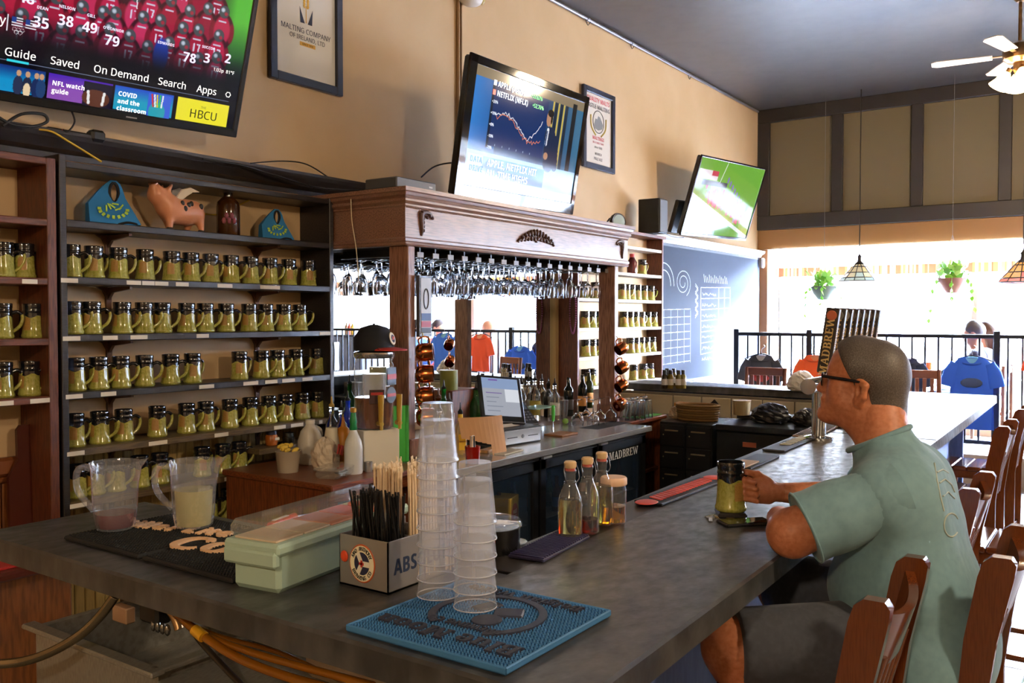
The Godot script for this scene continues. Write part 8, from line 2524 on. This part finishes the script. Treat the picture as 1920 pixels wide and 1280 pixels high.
	for s in [-1.0, 1.0]:
		eyes.append([hc + hb * Vector3(s * 0.033, 0.004, -0.108), hc + hb * Vector3(s * 0.033, 0.003, -0.106), 0.013, 0.013])
	part("body", nets(torso + neck + arml + armr + legs, 0.011, 0.035), skin, t)
	part("head", nets(H.call(skull) + [[L.call(2.515, 1.27, -0.54), hc + Vector3(0, -0.06, 0.02), 0.068, 0.058, 0.04]], 0.005, 0.022, [], eyes), skin, t)
	part("hand", nets(palm + fingers, 0.0032, 0.006), skin, t)
	for s in [-1.0, 1.0]:
		part("eye", MB.new().ball(hc + hb * Vector3(s * 0.033, 0.005, -0.088), Vector3.ONE * 0.0125, 14).done(), hexm("d8d2c8", 0.2), t)
		part("eyebrow", tubem([hc + hb * Vector3(s * 0.015, 0.026, -0.1), hc + hb * Vector3(s * 0.035, 0.031, -0.096), hc + hb * Vector3(s * 0.052, 0.024, -0.084)], 0.005, 6), hexm("4a3c34", 0.9), t)
	# hair
	var hairm := StandardMaterial3D.new()
	hairm.albedo_texture = noise_tex(123, 0.09, [Color("3c3530"), Color("524a45"), Color("7a726c")], [0.2, 0.55, 0.9])
	hairm.uv1_triplanar = true
	hairm.uv1_scale = Vector3(10, 4, 5)
	hairm.roughness = 0.55
	var hair := [
		[Vector3(0, 0.034, 0.02), Vector3(0, 0.042, -0.024), 0.0855, 0.085],
		[Vector3(0, 0.0, 0.032), Vector3(0, -0.085, 0.038), 0.071, 0.068],
	]
	var eh := []
	for s in [-1.0, 1.0]:
		eh.append([hc + hb * Vector3(s * 0.1, -0.022, -0.008), hc + hb * Vector3(s * 0.08, -0.045, -0.012), 0.034, 0.032])
	part("hair", nets(H.call(hair), 0.005, 0.03, [[hc + hb * Vector3(0, 0.088, -0.078), hb * Vector3(0, -0.5, -0.866)], [hc + hb * Vector3(0, -0.115, 0.05), hb * Vector3(0, -0.93, -0.36).normalized()]], eh), hairm, t)
	# spectacles
	var gl := Node3D.new()
	var black := hexm("14141a", 0.25)
	for s in [-1.0, 1.0]:
		var ring := []
		for i in 16:
			var a := TAU * i / 16.0
			ring.append(hc + hb * Vector3(s * 0.034 + cos(a) * 0.026, 0.0 + sin(a) * 0.018, -0.117 + absf(s * 0.034 + cos(a) * 0.026) * 0.12))
		var rim := part("spectacle_rim", tubem(ring, 0.0022, 6, true), black, t)
		part("spectacle_lens", MB.new().ball(hc + hb * Vector3(s * 0.034, 0.0, -0.112), Vector3(0.025, 0.017, 0.001), 12, hb).done(), glass(Color(0.9, 0.95, 1), 0.12, 0.0), rim)
		part("spectacle_temple", MB.new().tube([hc + hb * Vector3(s * 0.062, 0.01, -0.108), hc + hb * Vector3(s * 0.08, 0.008, -0.05), hc + hb * Vector3(s * 0.085, 0.004, -0.004)], [0.0042, 0.0045, 0.0035], 6).done(), black, t)
	part("spectacle_bridge", tubem([hc + hb * Vector3(-0.009, 0.006, -0.118), hc + hb * Vector3(0.009, 0.006, -0.118)], 0.0022, 6), black, t)
	gl.free()
	# shirt
	var teal := cloth(Color("6f929c"), "guest_shirt", 1.6, 0.9)
	var fat := []
	for q in torso:
		fat.append([q[0], q[1], q[2] + 0.016, q[3] + 0.016])
	fat.append([L.call(2.42, 0.78, -0.43), L.call(2.6, 0.78, -0.43), 0.155, 0.155])
	fat.append([L.call(2.49, 0.86, -0.43), L.call(2.53, 0.86, -0.43), 0.155, 0.155])
	fat.append([L.call(2.52, 1.25, -0.515), L.call(2.51, 1.34, -0.55), 0.1, 0.08])
	fat.append([L.call(2.42, 1.235, -0.495), L.call(2.65, 1.235, -0.505), 0.09, 0.09])
	fat.append([shl, L.call(2.42, 1.2, -0.5), 0.085, 0.1])
	fat.append([shr, L.call(2.65, 1.2, -0.51), 0.085, 0.1])
	part("shirt", nets(fat, 0.011, 0.045, [[L.call(0, 0.715, 0), Vector3.DOWN], [L.call(2.51, 1.352, -0.56), Vector3(0, 0.9, -0.43).normalized()]]), teal, t)
	# the faded print across the shoulder blades
	var marks := [[[1752, 868], [1757, 900], [1763, 930], [1770, 958]], [[1762, 905], [1772, 898], [1784, 908], [1790, 922]], [[1757, 885], [1768, 880], [1778, 886]], [[1768, 930], [1778, 922], [1790, 934]]]
	var cring := []
	for i in 15:
		cring.append([1784 + 14 * cos(0.7 + 5.0 * i / 14.0), 984 + 22 * sin(0.7 + 5.0 * i / 14.0)])
	marks.append(cring)
	for mk in marks:
		var path := []
		for q in mk:
			var dir := ray(q[0], q[1]).normalized()
			var p := EYE + dir * 1.7 - O
			for step in 60:
				var d := blob(p, fat, 0.045)
				if d < 0.0008:
					break
				p += dir * maxf(d * 0.7, 0.0005)
			if p.length() < 1.6:
				path.append(p)
		if path.size() > 2:
			part("shirt_print", tubem(path, 0.0022, 6), hexm("a3ada2", 0.9), t)
	var col := []
	for i in 24:
		var a := TAU * i / 24.0
		col.append(L.call(2.51, 1.346, -0.557) + Vector3(cos(a) * 0.072, 0.037 * sin(a), sin(a) * 0.076))
	part("collar", tubem(col, 0.0075, 8, true), teal, t)
	for a in [[shl, ell, 0.84], [shr, elr, 0.75]]:
		var m := MB.new()
		var s0: Vector3 = a[0]
		var e0: Vector3 = a[1]
		var dn := (e0 - s0)
		var pts := []
		var rad := []
		for i in 9:
			var v := i / 8.0
			pts.append(s0 - dn * 0.25 + dn * (0.25 + a[2]) * v)
			rad.append(lerpf(0.08, 0.092, v) + 0.003 * sin(v * 12.0))
		m.tube(pts, rad, 24)
		part("sleeve", m.done(), teal, t)
		var hem := []
		var ax := dn.normalized()
		var sd := ax.cross(Vector3.UP).normalized()
		var s2 := ax.cross(sd)
		for i in 24:
			hem.append((pts[8] as Vector3) + (sd * cos(TAU * i / 24.0) + s2 * sin(TAU * i / 24.0)) * 0.0905)
		part("sleeve_hem", tubem(hem, 0.0035, 6, true), teal, t)
	# shorts
	var dark := cloth(Color("3c3f48"), "guest_shorts", 2.0, 0.8)
	var sh := [[hipl + Vector3(0.03, 0, 0), hipr - Vector3(0.03, 0, 0), 0.16, 0.16], [hipl, hipl.lerp(kneel, 0.93), 0.122, 0.1], [hipr, hipr.lerp(kneer, 0.9), 0.122, 0.105]]
	part("shorts", nets(sh, 0.012, 0.04, [[hipl.lerp(kneel, 0.97), (kneel - hipl).normalized()]]), dark, t)
	for k in [kneel + Vector3(0.03, -0.45, 0.0), kneer + Vector3(0, -0.45, 0.0)]:
		part("shoe", MB.new().ball(k, Vector3(0.052, 0.05, 0.14), 14).done(), hexm("2a2a2c", 0.6), t)

func blob(p: Vector3, bones: Array, k: float) -> float:
	var f := 10.0
	for b in bones:
		var ab: Vector3 = b[1] - b[0]
		var t := clampf((p - b[0]).dot(ab) / maxf(ab.length_squared(), 1e-9), 0.0, 1.0)
		var d: float = p.distance_to(b[0] + ab * t) - lerpf(b[2], b[3], t)
		var h := maxf(k - absf(d - f), 0.0)
		f = minf(d, f) - h * h / (4.0 * k)
	return f
